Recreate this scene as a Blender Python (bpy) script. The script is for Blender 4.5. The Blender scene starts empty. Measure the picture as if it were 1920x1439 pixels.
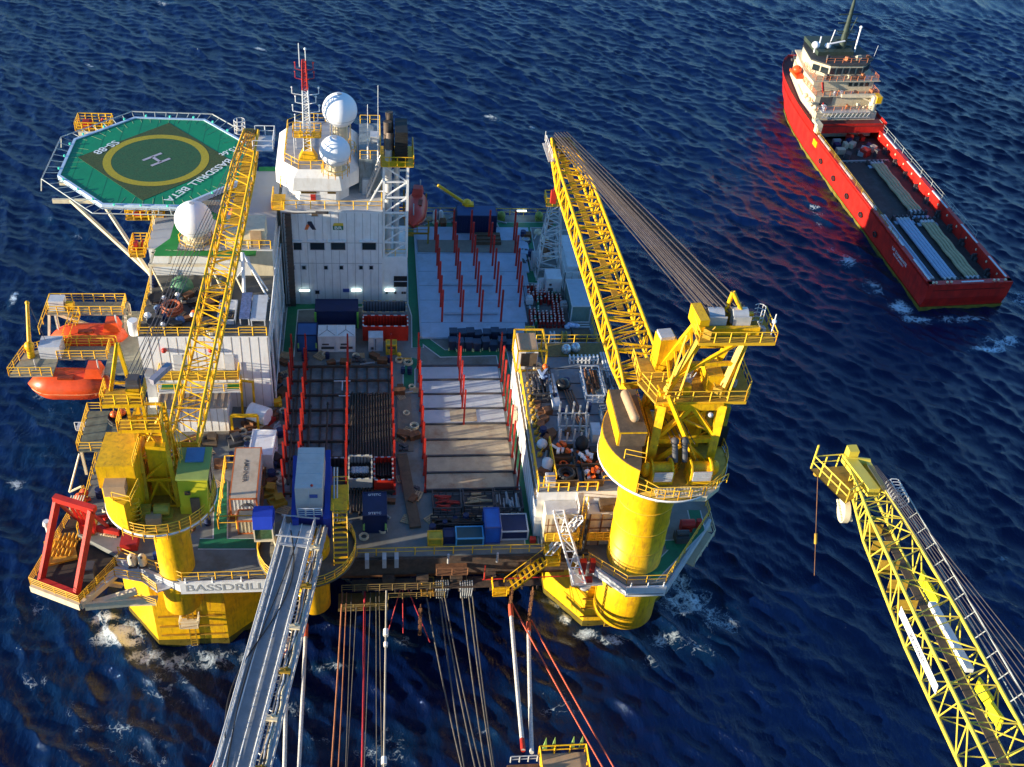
import bpy, math, random
import numpy as np
from math import sin, cos, radians, pi, sqrt, atan2
from mathutils import Vector as V3, Matrix
random.seed(7)
# ------------------------------------------------------------------ camera
PITCH, YAW, ROLL, CAMH, FOC = radians(40.0), radians(9.2), radians(5.46), 100.0, 2148.0
fw = V3((sin(YAW)*cos(PITCH), cos(YAW)*cos(PITCH), -sin(PITCH)))
rt = V3((cos(YAW), -sin(YAW), 0)); upv = rt.cross(fw)
sc = bpy.context.scene
cd = bpy.data.cameras.new("camera"); cam = bpy.data.objects.new("camera", cd)
sc.collection.objects.link(cam); sc.camera = cam
cd.sensor_width = 36; cd.lens = 36*FOC/1920; cd.clip_end = 9000; cd.clip_start = 0.5
xr = rt*cos(ROLL) + upv*sin(ROLL); yu = -rt*sin(ROLL) + upv*cos(ROLL)
mw = Matrix((xr, yu, -fw)).transposed().to_4x4(); mw.translation = V3((0, 0, CAMH)); cam.matrix_world = mw
# ------------------------------------------------------------------ light
SUN_EL, SUN_AZ = radians(8.5), radians(78.0)      # azimuth measured from -Y towards -X
sund = V3((-sin(SUN_AZ)*cos(SUN_EL), -cos(SUN_AZ)*cos(SUN_EL), sin(SUN_EL)))
w = bpy.data.worlds.new("World"); sc.world = w; w.use_nodes = True
nt = w.node_tree; bg = nt.nodes['Background']; sky = nt.nodes.new('ShaderNodeTexSky')
sky.sky_type = 'NISHITA'; sky.sun_disc = False; sky.sun_elevation = SUN_EL
sky.sun_rotation = atan2(sund.x, sund.y); sky.air_density = 1.0; sky.dust_density = 0.0; sky.ozone_density = 4.8
nt.links.new(sky.outputs[0], bg.inputs[0]); bg.inputs[1].default_value = 0.15
sl = bpy.data.lights.new("sun", 'SUN'); sl.energy = 5.0; sl.angle = radians(0.5); sl.color = (1, .87, .66)
so = bpy.data.objects.new("sun", sl); sc.collection.objects.link(so)
so.rotation_euler = sund.to_track_quat('Z', 'Y').to_euler(); so.location = sund*300
sc.view_settings.view_transform = 'Standard'; sc.view_settings.look = 'None'
sc.view_settings.exposure = 1.25; sc.view_settings.gamma = 1
# ------------------------------------------------------------------ pixel helper: the point at height z seen at (px,py)
def ray(px, py):
    dx, dy = px-960., py-720.
    return fw*FOC + rt*(dx*cos(ROLL)+dy*sin(ROLL)) + upv*(dx*sin(ROLL)-dy*cos(ROLL))
def at(px, py, z):
    d = ray(px, py); t = (z-CAMH)/d.z; return V3((0, 0, CAMH)) + d*t
def aty(px, py, y):
    d = ray(px, py); t = y/d.y; return V3((0, 0, CAMH)) + d*t
def atd(px, py, dep):
    return V3((0, 0, CAMH)) + ray(px, py)*(dep/FOC)
def zpts(ox, oy, s, pts, z): return [at(ox+x/s, oy+y/s, z) for x, y in pts]
# ------------------------------------------------------------------ materials
MATS = {}
def mat(name, col, rough=.6, metal=0., n=.14, scale=1.2, dirt=None, damt=.5, dscale=.35, streak=False, bump=.0, spec=.4, coat=0):
    if name in MATS: return MATS[name]
    m = bpy.data.materials.new(name); m.use_nodes = True; t = m.node_tree; N = t.nodes; L = t.links
    b = N['Principled BSDF']; tc = N.new('ShaderNodeTexCoord'); oi = N.new('ShaderNodeObjectInfo')
    ad = N.new('ShaderNodeVectorMath'); ad.operation = 'ADD'
    cmb = N.new('ShaderNodeCombineXYZ'); mm = N.new('ShaderNodeMath'); mm.operation = 'MULTIPLY'; mm.inputs[1].default_value = 37
    L.new(oi.outputs['Random'], mm.inputs[0]); L.new(mm.outputs[0], cmb.inputs[0]); L.new(mm.outputs[0], cmb.inputs[1])
    L.new(tc.outputs['Object'], ad.inputs[0]); L.new(cmb.outputs[0], ad.inputs[1])
    no = N.new('ShaderNodeTexNoise'); no.inputs['Scale'].default_value = scale; no.inputs['Detail'].default_value = 6; no.inputs['Roughness'].default_value = .65
    L.new(ad.outputs[0], no.inputs['Vector'])
    mr = N.new('ShaderNodeMapRange'); mr.inputs[1].default_value = .25; mr.inputs[2].default_value = .75
    mr.inputs[3].default_value = 1-n*1.6; mr.inputs[4].default_value = 1+n*.9
    L.new(no.outputs['Fac'], mr.inputs[0])
    mx = N.new('ShaderNodeMix'); mx.data_type = 'RGBA'; mx.blend_type = 'MULTIPLY'; mx.inputs[0].default_value = 1
    mx.inputs[6].default_value = (*col, 1); L.new(mr.outputs[0], mx.inputs[7])
    out = mx.outputs[2]
    if dirt:
        mp = N.new('ShaderNodeMapping'); mp.inputs['Scale'].default_value = (1, 1, .18) if streak else (1, 1, 1)
        L.new(ad.outputs[0], mp.inputs[0])
        n2 = N.new('ShaderNodeTexNoise'); n2.inputs['Scale'].default_value = dscale*(4 if streak else 1); n2.inputs['Detail'].default_value = 8; n2.inputs['Roughness'].default_value = .7
        L.new(mp.outputs[0], n2.inputs['Vector'])
        r2 = N.new('ShaderNodeMapRange'); r2.inputs[1].default_value = .5; r2.inputs[2].default_value = .68; r2.inputs[3].default_value = 0; r2.inputs[4].default_value = damt
        L.new(n2.outputs['Fac'], r2.inputs[0])
        m2 = N.new('ShaderNodeMix'); m2.data_type = 'RGBA'; L.new(r2.outputs[0], m2.inputs[0]); L.new(out, m2.inputs[6]); m2.inputs[7].default_value = (*dirt, 1)
        out = m2.outputs[2]
    L.new(out, b.inputs['Base Color'])
    b.inputs['Metallic'].default_value = metal; b.inputs['Specular IOR Level'].default_value = spec
    rr = N.new('ShaderNodeMapRange'); rr.inputs[3].default_value = max(.05, rough-.12); rr.inputs[4].default_value = min(1, rough+.12)
    L.new(no.outputs['Fac'], rr.inputs[0]); L.new(rr.outputs[0], b.inputs['Roughness'])
    if bump:
        bp = N.new('ShaderNodeBump'); bp.inputs['Strength'].default_value = bump; bp.inputs['Distance'].default_value = .05
        L.new(no.outputs['Fac'], bp.inputs['Height']); L.new(bp.outputs[0], b.inputs['Normal'])
    MATS[name] = m; return m
RUST = (.16, .06, .02)
yel = mat('yellow paint', (.88, .48, .005), .45, n=.18, dirt=(.34, .13, .02), damt=.65, dscale=.8, streak=True)
yel2 = mat('yellow rail paint', (.8, .45, .02), .5, n=.1)
ydk = mat('worn yellow grating', (.42, .25, .02), .7, n=.25, scale=3, dirt=RUST, damt=.4)
red = mat('red paint', (.52, .03, .018), .5, n=.2, dirt=(.16, .02, .01), damt=.5)
shipred = mat('ship red paint', (.56, .020, .013), .42, n=.25, scale=.6, dirt=(.26, .014, .012), damt=.8, dscale=.25, streak=True, bump=.15)
orange = mat('orange gelcoat', (.82, .13, .015), .35, n=.1, dirt=(.6, .3, .15), damt=.15)
white = mat('white paint', (.78, .78, .76), .5, n=.06, dirt=(.5, .42, .32), damt=.35, dscale=.4, streak=True)
cream = mat('cream paint', (.72, .62, .42), .5, n=.1, dirt=RUST, damt=.2, streak=True)
grey = mat('grey paint', (.36, .37, .37), .6, n=.12, dirt=(.16, .13, .1), damt=.4)
lgrey = mat('light grey paint', (.56, .58, .60), .55, n=.1, dirt=(.3, .26, .2), damt=.4)
galv = mat('galvanised steel', (.58, .58, .57), .45, metal=.35, n=.15)
dgrey = mat('dark grey steel', (.07, .07, .075), .6, n=.25, dirt=RUST, damt=.25)
black = mat('black rubber', (.018, .018, .02), .65, n=.3)
glass = mat('dark glass', (.02, .03, .035), .08, n=.05, spec=.8)
blue = mat('blue paint', (.035, .085, .32), .45, n=.15, dirt=(.1, .09, .1), damt=.3)
navy = mat('navy paint', (.012, .025, .09), .5, n=.2, dirt=(.06, .05, .06), damt=.25)
skygrey = mat('sky tinted grey panel', (.38, .47, .58), .55, n=.1, scale=.8, dirt=(.2, .2, .2), damt=.35)  # grey plates; the blue of the skylight is put into the base colour
green = mat('deck green', (.012, .17, .075), .6, n=.16, scale=2, dirt=(.02, .09, .05), damt=.5)
hgreen = mat('helideck green', (.004, .25, .10), .55, n=.1, scale=2, dirt=(.01, .14, .07), damt=.45, dscale=.25)
linew = mat('line white', (.6, .62, .6), .6, n=.15, scale=3)
deckm = mat('grey green deck', (.20, .205, .19), .75, n=.2, scale=.6, dirt=(.12, .085, .05), damt=.75, dscale=.22, bump=.1)
rustm = mat('rusty steel', (.20, .085, .035), .8, n=.35, scale=2.5, dirt=(.05, .03, .02), damt=.6, dscale=.8)
brown = mat('brown grating', (.13, .09, .055), .8, n=.25, scale=2, dirt=(.05, .04, .03), damt=.5)
pipem = mat('dark drill pipe', (.055, .048, .042), .5, metal=.4, n=.3, dirt=RUST, damt=.35, dscale=1.5)
hatch = mat('worn hatch plate', (.40, .33, .23), .65, n=.15, dirt=(.22, .10, .04), damt=.65, dscale=.4)
hatchg = mat('grey hatch plate', (.42, .45, .50), .6, n=.12, dirt=(.28, .24, .2), damt=.4, dscale=.3)
tan = mat('tan panel', (.45, .30, .17), .6, n=.15)
wood = mat('pale timber', (.5, .36, .2), .7, n=.25, scale=4)
# ------------------------------------------------------------------ mesh builder
ORG = {}
class M:
    def __init__(s): s.v = []; s.f = []; s.mi = []; s.sm = []; s.m = 0
    def add(s, vs, fs, smooth=False):
        o = len(s.v); s.v += [V3(v) for v in vs]
        for f in fs: s.f.append([o+i for i in f]); s.mi.append(s.m); s.sm.append(smooth)
    def box(s, x0, x1, y0, y1, z0, z1):
        s.add([(x0,y0,z0),(x1,y0,z0),(x1,y1,z0),(x0,y1,z0),(x0,y0,z1),(x1,y0,z1),(x1,y1,z1),(x0,y1,z1)],
              [(3,2,1,0),(4,5,6,7),(0,1,5,4),(1,2,6,5),(2,3,7,6),(3,0,4,7)]); return s
    def cb(s, c, sx, sy, sz, rz=0):    # box centred in plan, standing on c.z
        R = Matrix.Rotation(rz, 3, 'Z'); c = V3(c)
        P = [c + R @ V3((a*sx/2, b*sy/2, 0)) + V3((0, 0, z)) for z in (0, sz) for a, b in ((-1,-1),(1,-1),(1,1),(-1,1))]
        s.add(P, [(3,2,1,0),(4,5,6,7),(0,1,5,4),(1,2,6,5),(2,3,7,6),(3,0,4,7)]); return s
    def beam(s, p, q, w, h=None, up=(0,0,1)):
        p, q = V3(p), V3(q); h = h or w; d = (q-p)
        if d.length < 1e-5: return s
        d.normalize(); u = V3(up)
        if abs(d.dot(u)) > .98: u = V3((0, 1, 0))
        a = d.cross(u).normalized(); b = a.cross(d)
        P = [c + a*i*w/2 + b*j*h/2 for c in (p, q) for i, j in ((-1,-1),(1,-1),(1,1),(-1,1))]
        s.add(P, [(3,2,1,0),(4,5,6,7),(0,1,5,4),(1,2,6,5),(2,3,7,6),(3,0,4,7)]); return s
    def tube(s, p, q, r, n=6, r2=None, caps=True):
        p, q = V3(p), V3(q); r2 = r if r2 is None else r2; d = q-p
        if d.length < 1e-5: return s
        d.normalize(); u = V3((0,0,1)) if abs(d.z) < .95 else V3((1,0,0))
        a = d.cross(u).normalized(); b = d.cross(a)
        P = [p + (a*cos(2*pi*i/n)+b*sin(2*pi*i/n))*r for i in range(n)] + [q + (a*cos(2*pi*i/n)+b*sin(2*pi*i/n))*r2 for i in range(n)]
        s.add(P, [(i, i+n, (i+1)%n+n, (i+1)%n) for i in range(n)], n > 5)
        if caps: s.add(P, [tuple(range(n)), tuple(range(2*n-1, n-1, -1))])
        return s
    def path(s, pts, r, n=6):
        for a, b in zip(pts, pts[1:]): s.tube(a, b, r, n)
        return s
    def lathe(s, c, prof, n=24, caps=True, arc=2*pi, a0=0):
        c = V3(c); full = arc > 6.28; k = n if full else n+1
        P = [c + V3((r*cos(a0+arc*i/n), r*sin(a0+arc*i/n), z)) for r, z in prof for i in range(k)]
        F = []
        for j in range(len(prof)-1):
            for i in range(n): 
                i2 = (i+1) % k if full else i+1
                F.append((j*k+i, j*k+i2, (j+1)*k+i2, (j+1)*k+i))
        s.add(P, F, True)
        if caps and full:
            s.add([P[i] for i in range(k)], [tuple(range(k-1, -1, -1))]); s.add(P[-k:], [tuple(range(k))])
        return s
    def ball(s, c, r, n=20, m=12, sz=1.):
        prof = [(max(.001, r*sin(pi*j/m)), -r*sz*cos(pi*j/m)) for j in range(m+1)]
        return s.lathe(c, prof, n, False)
    def prism(s, poly, z0, z1):
        n = len(poly); P = [(p[0], p[1], z0) for p in poly] + [(p[0], p[1], z1) for p in poly]
        ar = sum(poly[i][0]*poly[(i+1)%n][1]-poly[(i+1)%n][0]*poly[i][1] for i in range(n))
        F = [tuple(range(n-1, -1, -1)), tuple(range(n, 2*n))] + [(i, (i+1)%n, (i+1)%n+n, i+n) for i in range(n)]
        if ar < 0: F = [tuple(reversed(f)) for f in F]
        s.add(P, F); return s
    def loft(s, A, B, cap=True, smooth=False):
        n = len(A); s.add(list(A)+list(B), [(i, (i+1)%n, (i+1)%n+n, i+n) for i in range(n)], smooth)
        if cap: s.add(list(A)+list(B), [tuple(range(n-1,-1,-1)), tuple(range(n,2*n))])
        return s
    def strip(s, pts, w, z=None, h=.004):   # flat ribbon along a polyline, mitred
        pts = [V3(p) for p in pts]; L = []; R = []
        for i, p in enumerate(pts):
            d1 = (pts[i]-pts[i-1]).normalized() if i else None; d2 = (pts[i+1]-pts[i]).normalized() if i < len(pts)-1 else None
            d = ((d1 or d2)+(d2 or d1)).normalized(); nn = V3((-d.y, d.x, 0)); k = 1/max(.5, nn.dot(V3((-(d1 or d2).y, (d1 or d2).x, 0))))
            L.append(p+nn*w/2*k); R.append(p-nn*w/2*k)
        for i in range(len(pts)-1):
            q = [R[i], R[i+1], L[i+1], L[i]]
            if z is not None: q = [V3((a.x, a.y, z)) for a in q]
            s.add(q, [(0,1,2,3)])
        return s
    def rail(s, pts, h=1.1, r=.04, mid=2, sp=1.6, close=False, kick=False):
        pts = [V3(p) for p in pts]
        if close: pts = pts+[pts[0]]
        for a, b in zip(pts, pts[1:]):
            for k in range(1, mid+1): s.tube(a+V3((0,0,h*k/mid)), b+V3((0,0,h*k/mid)), r*(1 if k == mid else .8), 4, caps=False)
            L = (b-a).length; n = max(1, round(L/sp))
            for i in range(n+1):
                p = a.lerp(b, i/n); s.tube(p, p+V3((0,0,h)), r, 4, caps=False)
            if kick: s.beam(a+V3((0,0,.08)), b+V3((0,0,.08)), .03, .16)
        return s
    def xf(s, m, start=0):
        for i in range(start, len(s.v)): s.v[i] = m @ s.v[i]
        return s
def O(mb, name, mats, parent=None, label=None):
    me = bpy.data.meshes.new(name); o = bpy.data.objects.new(name, me); sc.collection.objects.link(o)
    org = ORG[parent] if parent else V3((0,0,0))
    if parent is None and mb.v:
        xs = [v.x for v in mb.v]; ys = [v.y for v in mb.v]; zs = [v.z for v in mb.v]
        org = V3(((min(xs)+max(xs))/2, (min(ys)+max(ys))/2, min(zs)))
    me.from_pydata([v-org for v in mb.v], [], mb.f)
    mats = mats if isinstance(mats, (list, tuple)) else [mats]
    for m in mats: me.materials.append(m)
    me.polygons.foreach_set('material_index', [min(i, len(mats)-1) for i in mb.mi]); me.polygons.foreach_set('use_smooth', mb.sm)
    me.update(); ORG[o] = org
    if parent: o.parent = parent
    else: o.location = org
    if label: o['label'] = label
    return o
def tag(o, label, cat, group=None, kind=None):
    if label: o['label'] = label
    if cat: o['category'] = cat
    if group: o['group'] = group
    if kind: o['kind'] = kind
    return o
def T(name, label, cat, loc, group=None):
    o = bpy.data.objects.new(name, None); sc.collection.objects.link(o); o.location = V3(loc); ORG[o] = V3(loc); o.empty_display_size = .3
    return tag(o, label, cat, group)
def dup(root, loc, rz=0, label=None, group=None):
    r = root.copy(); sc.collection.objects.link(r); r.location = V3(loc); r.rotation_euler = (0, 0, rz)
    if label: r['label'] = label
    if group: r['group'] = group
    for ch in [c for c in list(root.children)]:
        c = ch.copy(); sc.collection.objects.link(c); c.parent = r
        for g in list(ch.children):
            d = g.copy(); sc.collection.objects.link(d); d.parent = c
    return r
def text(s, size, m, parent, origin, xd, yd, name='lettering', ext=.004, sx=1, align='CENTER'):
    cu = bpy.data.curves.new('t', 'FONT'); cu.body = s; cu.size = size; cu.align_x = align; cu.align_y = 'CENTER'; cu.extrude = ext; cu.offset = size*.012; cu.resolution_u = 3
    ob = bpy.data.objects.new('t', cu); me = bpy.data.meshes.new_from_object(ob)
    bpy.data.objects.remove(ob); bpy.data.curves.remove(cu)
    X = V3(xd).normalized(); Y = V3(yd).normalized(); Z = X.cross(Y).normalized(); Mx = Matrix((X, Y, Z)).transposed()
    org = ORG[parent]
    for v in me.vertices: v.co = Mx @ V3((v.co.x*sx, v.co.y, v.co.z)) + V3(origin) - org
    me.materials.clear(); me.materials.append(m); me.name = name
    o = bpy.data.objects.new(name, me); sc.collection.objects.link(o); o.parent = parent; ORG[o] = org
    return o
def stair(mb, p0, p1, w, n=8, rw=.03):
    p0, p1 = V3(p0), V3(p1); d = p1-p0; hd = V3((d.x, d.y, 0)).normalized(); sd = V3((-hd.y, hd.x, 0))*w/2
    for sgn in (-1, 1):
        mb.beam(p0+sd*sgn, p1+sd*sgn, .06, .2); mb.tube(p0+sd*sgn+V3((0,0,1)), p1+sd*sgn+V3((0,0,1)), .04, 4)
        for k in range(4):
            q = p0.lerp(p1, k/3)+sd*sgn; mb.tube(q, q+V3((0,0,1)), .035, 4)
    for i in range(n):
        c = p0.lerp(p1, (i+.5)/n); mb.beam(c-sd, c+sd, .24, .03)
def lattice(P, mat_l, parent, name, n, rc=.12, rb=.06, sub=None, mid=True):
    """P: list of stations, each 4 corner points (square order). One lacing mesh with four chord children."""
    lac = M(); seg = []
    tot = 0
    for a, b in zip(P, P[1:]): tot += (b[0]-a[0]).length
    for a, b in zip(P, P[1:]):
        k = max(1, round(n*(b[0]-a[0]).length/tot))
        for i in range(k): seg.append([a[j].lerp(b[j], i/k) for j in range(4)])
    seg.append(P[-1])
    for i, s in enumerate(seg):
        for j in range(4): lac.tube(s[j], s[(j+1)%4], rb, 5, caps=False)
        if i < len(seg)-1:
            t = seg[i+1]
            for j in range(4):
                k = (j+1) % 4; m_ = (t[j]+t[k])/2
                if mid: 
                    mm = s[j].lerp(t[j], .5) if (i+j) % 2 else s[k].lerp(t[k], .5)
                    a, b = (s[k], t[k]) if (i+j) % 2 else (s[j], t[j])
                    lac.tube(a, mm, rb, 5, caps=False); lac.tube(mm, b, rb, 5, caps=False)
                else: lac.tube(s[j] if i % 2 else s[k], t[k] if i % 2 else t[j], rb, 5, caps=False)
    lo = O(lac, name, mat_l, parent)
    for j in range(4):
        c = M()
        for a, b in zip(P, P[1:]): c.tube(a[j], b[j], rc, 8)
        O(c, 'chord', mat_l, lo)
    return lo
# ------------------------------------------------------------------ sea
def build_sea():
    def axis(a, b, st, far):
        v = list(np.arange(a, b, st)); s = st; x = b
        while x < far: v.append(x); s *= 1.25; x += s
        v.append(far); s = st; x = a-st; lo = []
        while x > -far: lo.append(x); s *= 1.25; x -= s
        lo.append(-far); return np.array(lo[::-1]+v)
    X = axis(-95, 175, .36, 5200.); Y = axis(28, 250, .36, 5200.)
    gx, gy = np.meshgrid(X, Y); h = np.zeros_like(gx); dx = np.zeros_like(gx); dy = np.zeros_like(gx)
    rng = np.random.RandomState(3); wd = radians(222)
    d = np.hypot(gx-40, gy-130); fade = np.clip(1.6-d/260., 0, 1)
    for i in range(120):
        lam = 1.5*(16/1.5)**(rng.rand()**1.45); k = 2*pi/lam; a = .0075*lam**.85*(.5+.8*rng.rand())*(1.25 if lam < 4.5 else .7 if lam < 8 else .35)
        th = wd + rng.randn()*.42; ph = rng.rand()*6.28; kx, ky = cos(th)*k, sin(th)*k
        p = kx*gx+ky*gy+ph; c = np.cos(p); s_ = np.sin(p)
        h += a*c; dx -= 1.1*a*cos(th)*s_; dy -= 1.1*a*sin(th)*s_
    gx2 = gx+dx*fade; gy2 = gy+dy*fade; h *= fade
    co = np.stack([gx2, gy2, h], -1).reshape(-1, 3); ny, nx = gx.shape
    idx = np.arange(nx*ny).reshape(ny, nx)
    q = np.stack([idx[:-1,:-1], idx[:-1,1:], idx[1:,1:], idx[1:,:-1]], -1).reshape(-1, 4)
    me = bpy.data.meshes.new('sea'); me.vertices.add(len(co)); me.vertices.foreach_set('co', co.astype('f').ravel())
    me.loops.add(q.size); me.loops.foreach_set('vertex_index', q.astype('i').ravel())
    me.polygons.add(len(q)); me.polygons.foreach_set('loop_start', (np.arange(len(q))*4).astype('i'))
    me.polygons.foreach_set('use_smooth', np.ones(len(q), bool)); me.update(calc_edges=True)
    # churned-up foam: white water where the swell breaks on the columns and round the ship
    fm = np.zeros(nx*ny); px_, py_ = co[:,0], co[:,1]
    def blob(p, rx, ry, st, rot=0):
        ux, uy = px_-p[0], py_-p[1]; a = cos(rot)*ux+sin(rot)*uy; b = -sin(rot)*ux+cos(rot)*uy
        np.maximum(fm, st*np.clip(1.25-np.sqrt((a/rx)**2+(b/ry)**2), 0, 1), out=fm)
    for px, py, rx, ry, st in FOAM: blob(at(px, py, 0), rx, ry, st)
    for i in range(12):
        p_ = (rng.uniform(-90, 170), rng.uniform(60, 245)); blob(p_, rng.uniform(.5, 1.3), rng.uniform(1.2, 4.), rng.uniform(.45, .62), wd+rng.randn()*.2)
    at_ = me.attributes.new('foam', 'FLOAT', 'POINT'); at_.data.foreach_set('value', fm.astype('f'))
    m = bpy.data.materials.new('sea water'); m.use_nodes = True; t = m.node_tree; N = t.nodes; L = t.links; b = N['Principled BSDF']
    b.inputs['Roughness'].default_value = .08; b.inputs['IOR'].default_value = 1.33; b.inputs['Specular IOR Level'].default_value = .62; b.inputs['Specular Tint'].default_value = (.52, .72, 1, 1)
    tc = N.new('ShaderNodeTexCoord'); mp = N.new('ShaderNodeMapping'); mp.inputs['Rotation'].default_value = (0, 0, -wd); mp.inputs['Scale'].default_value = (1.0, .45, 1)
    L.new(tc.outputs['Object'], mp.inputs[0])
    n1 = N.new('ShaderNodeTexNoise'); n1.inputs['Scale'].default_value = 2.3; n1.inputs['Detail'].default_value = 9; n1.inputs['Roughness'].default_value = .68; n1.inputs['Distortion'].default_value = .6
    L.new(mp.outputs[0], n1.inputs['Vector'])
    bp = N.new('ShaderNodeBump'); bp.inputs['Strength'].default_value = .8; bp.inputs['Distance'].default_value = .15
    n0 = N.new('ShaderNodeTexNoise'); n0.inputs['Scale'].default_value = 6.5; n0.inputs['Detail'].default_value = 4; L.new(mp.outputs[0], n0.inputs['Vector'])
    b0 = N.new('ShaderNodeBump'); b0.inputs['Strength'].default_value = .5; b0.inputs['Distance'].default_value = .04; L.new(n0.outputs['Fac'], b0.inputs['Height'])
    L.new(n1.outputs['Fac'], bp.inputs['Height']); L.new(b0.outputs[0], bp.inputs['Normal']); L.new(bp.outputs[0], b.inputs['Normal'])
    af = N.new('ShaderNodeAttribute'); af.attribute_name = 'foam'
    wv = N.new('ShaderNodeTexNoise'); wv.inputs['Scale'].default_value = .55; wv.inputs['Detail'].default_value = 3
    L.new(tc.outputs['Object'], wv.inputs['Vector'])
    vm = N.new('ShaderNodeVectorMath'); vm.operation = 'MULTIPLY_ADD'; vm.inputs[1].default_value = (2.6, 2.6, 2.6)
    L.new(wv.outputs['Color'], vm.inputs[0]); L.new(tc.outputs['Object'], vm.inputs[2])
    def mth(op, a, b=None, c=None):
        n_ = N.new('ShaderNodeMath'); n_.operation = op
        for i, x in enumerate((a, b, c)):
            if x is None: continue
            if isinstance(x, (int, float)): n_.inputs[i].default_value = x
            else: L.new(x, n_.inputs[i])
        return n_.outputs[0]
    def nz(scale, det, rgh=.6):
        n_ = N.new('ShaderNodeTexNoise'); n_.inputs['Scale'].default_value = scale; n_.inputs['Detail'].default_value = det; n_.inputs['Roughness'].default_value = rgh
        L.new(vm.outputs[0], n_.inputs['Vector']); return n_.outputs['Fac']
    r1 = mth('SUBTRACT', 1.0, mth('MULTIPLY', mth('ABSOLUTE', mth('SUBTRACT', nz(.45, 5), .5)), 9.0))
    r2 = mth('SUBTRACT', 1.0, mth('MULTIPLY', mth('ABSOLUTE', mth('SUBTRACT', nz(1.3, 4), .5)), 8.0))
    rid = mth('MAXIMUM', mth('MAXIMUM', r1, mth('MULTIPLY', r2, .8)), 0.0)
    br_ = nz(.25, 6, .7)
    val = mth('ADD', mth('ADD', mth('MULTIPLY', rid, .55), mth('MULTIPLY', af.outputs['Fac'], 1.0)), mth('MULTIPLY', br_, 1.1))
    g = N.new('ShaderNodeMath'); g.operation = 'GREATER_THAN'; g.inputs[1].default_value = .02; L.new(af.outputs['Fac'], g.inputs[0])
    mr = N.new('ShaderNodeMapRange'); mr.inputs[1].default_value = 1.40; mr.inputs[2].default_value = 1.85; mr.inputs[3].default_value = 0; mr.inputs[4].default_value = .9
    L.new(val, mr.inputs[0])
    gm = N.new('ShaderNodeMath'); gm.operation = 'MULTIPLY'; L.new(g.outputs[0], gm.inputs[0]); L.new(mr.outputs[0], gm.inputs[1])
    bl = N.new('ShaderNodeTexNoise'); bl.inputs['Scale'].default_value = .035; bl.inputs['Detail'].default_value = 3; L.new(tc.outputs['Object'], bl.inputs['Vector'])
    cm = N.new('ShaderNodeMix'); cm.data_type = 'RGBA'; cm.inputs[6].default_value = (.0008, .0046, .027, 1); cm.inputs[7].default_value = (.0014, .0085, .054, 1)
    L.new(bl.outputs['Fac'], cm.inputs[0])
    aer = N.new('ShaderNodeMix'); aer.data_type = 'RGBA'; aer.inputs[7].default_value = (.006, .05, .09, 1)
    am = N.new('ShaderNodeMath'); am.operation = 'MULTIPLY'; am.inputs[1].default_value = .55; L.new(af.outputs['Fac'], am.inputs[0]); L.new(am.outputs[0], aer.inputs[0]); L.new(cm.outputs[2], aer.inputs[6])
    fx = N.new('ShaderNodeMix'); fx.data_type = 'RGBA'; L.new(gm.outputs[0], fx.inputs[0]); L.new(aer.outputs[2], fx.inputs[6]); fx.inputs[7].default_value = (.80, .93, 1, 1)
    L.new(fx.outputs[2], b.inputs['Base Color'])
    ws = N.new('ShaderNodeTexNoise'); ws.inputs['Scale'].default_value = .03; ws.inputs['Detail'].default_value = 4; ws.inputs['Distortion'].default_value = 1.0; L.new(mp.outputs[0], ws.inputs['Vector'])
    wr_ = N.new('ShaderNodeMapRange'); wr_.inputs[1].default_value = .35; wr_.inputs[2].default_value = .65; wr_.inputs[3].default_value = .04; wr_.inputs[4].default_value = .12; L.new(ws.outputs['Fac'], wr_.inputs[0])
    rx_ = N.new('ShaderNodeMix'); rx_.data_type = 'FLOAT'; L.new(gm.outputs[0], rx_.inputs[0]); L.new(wr_.outputs[0], rx_.inputs[2]); rx_.inputs[3].default_value = .8; L.new(rx_.outputs[0], b.inputs['Roughness'])
    ws2 = N.new('ShaderNodeMapRange'); ws2.inputs[1].default_value = .35; ws2.inputs[2].default_value = .65; ws2.inputs[3].default_value = .7; ws2.inputs[4].default_value = 1.0; L.new(ws.outputs['Fac'], ws2.inputs[0]); L.new(ws2.outputs[0], bp.inputs['Strength'])
    me.materials.append(m); o = bpy.data.objects.new('sea', me); sc.collection.objects.link(o); o['kind'] = 'structure'
FOAM = [(222,1188,3.2,2.4,1.0),(200,1160,2.0,1.4,.95),(240,1205,2.0,1.2,1.05),(270,1235,3.5,1.6,.7),(360,1240,7,2.2,.62),(470,1240,4,2,.5),(310,1290,7,3.5,.42),(60,1170,5,5,.30),(90,1300,7,6,.33),(230,1390,9,6,.38),
    (1038,1120,.9,2.2,1.),(1060,1160,1.2,1.2,.9),(1100,1188,1.7,1.0,1.),(1150,1200,3,1.2,.6),(1290,1130,4.5,4.,.66),(1270,1090,3,2.5,.7),(1340,1160,4,4,.5),(1250,1200,4,2.2,.55),(1320,1210,4,3,.5),(1200,1240,5,2,.42),
    (620,1250,4.5,1.0,.55),(730,1400,5,3,.42),(600,1400,6,3,.36),(560,1330,4,2,.38),(900,1380,6,3,.36),(1030,1320,7,4,.34),(760,1200,4,2,.35),
    (1690,575,2.2,2.6,.98),(1720,600,4,1.6,.68),(1800,600,7,1.6,.55),(1890,640,6,2.,.6),(1590,490,3,5,.55),(1640,540,3,4,.6),(1560,470,3,3,.4),(1850,655,5,1.2,.75),(1915,560,5,4,.6),(1530,400,2,8,.34),
    (25,563,.8,2.2,.8),(28,553,.5,.8,1.),(95,740,3,1.6,.5),(120,770,5,3,.36),(75,850,4,3,.36),(30,910,1.5,1.5,.5),(310,6,4,2,.5),(140,450,4,4,.3),(1880,1050,3,2,.32),(1380,330,4,3,.3),(1840,30,5,3,.3)]
build_sea()
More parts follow.
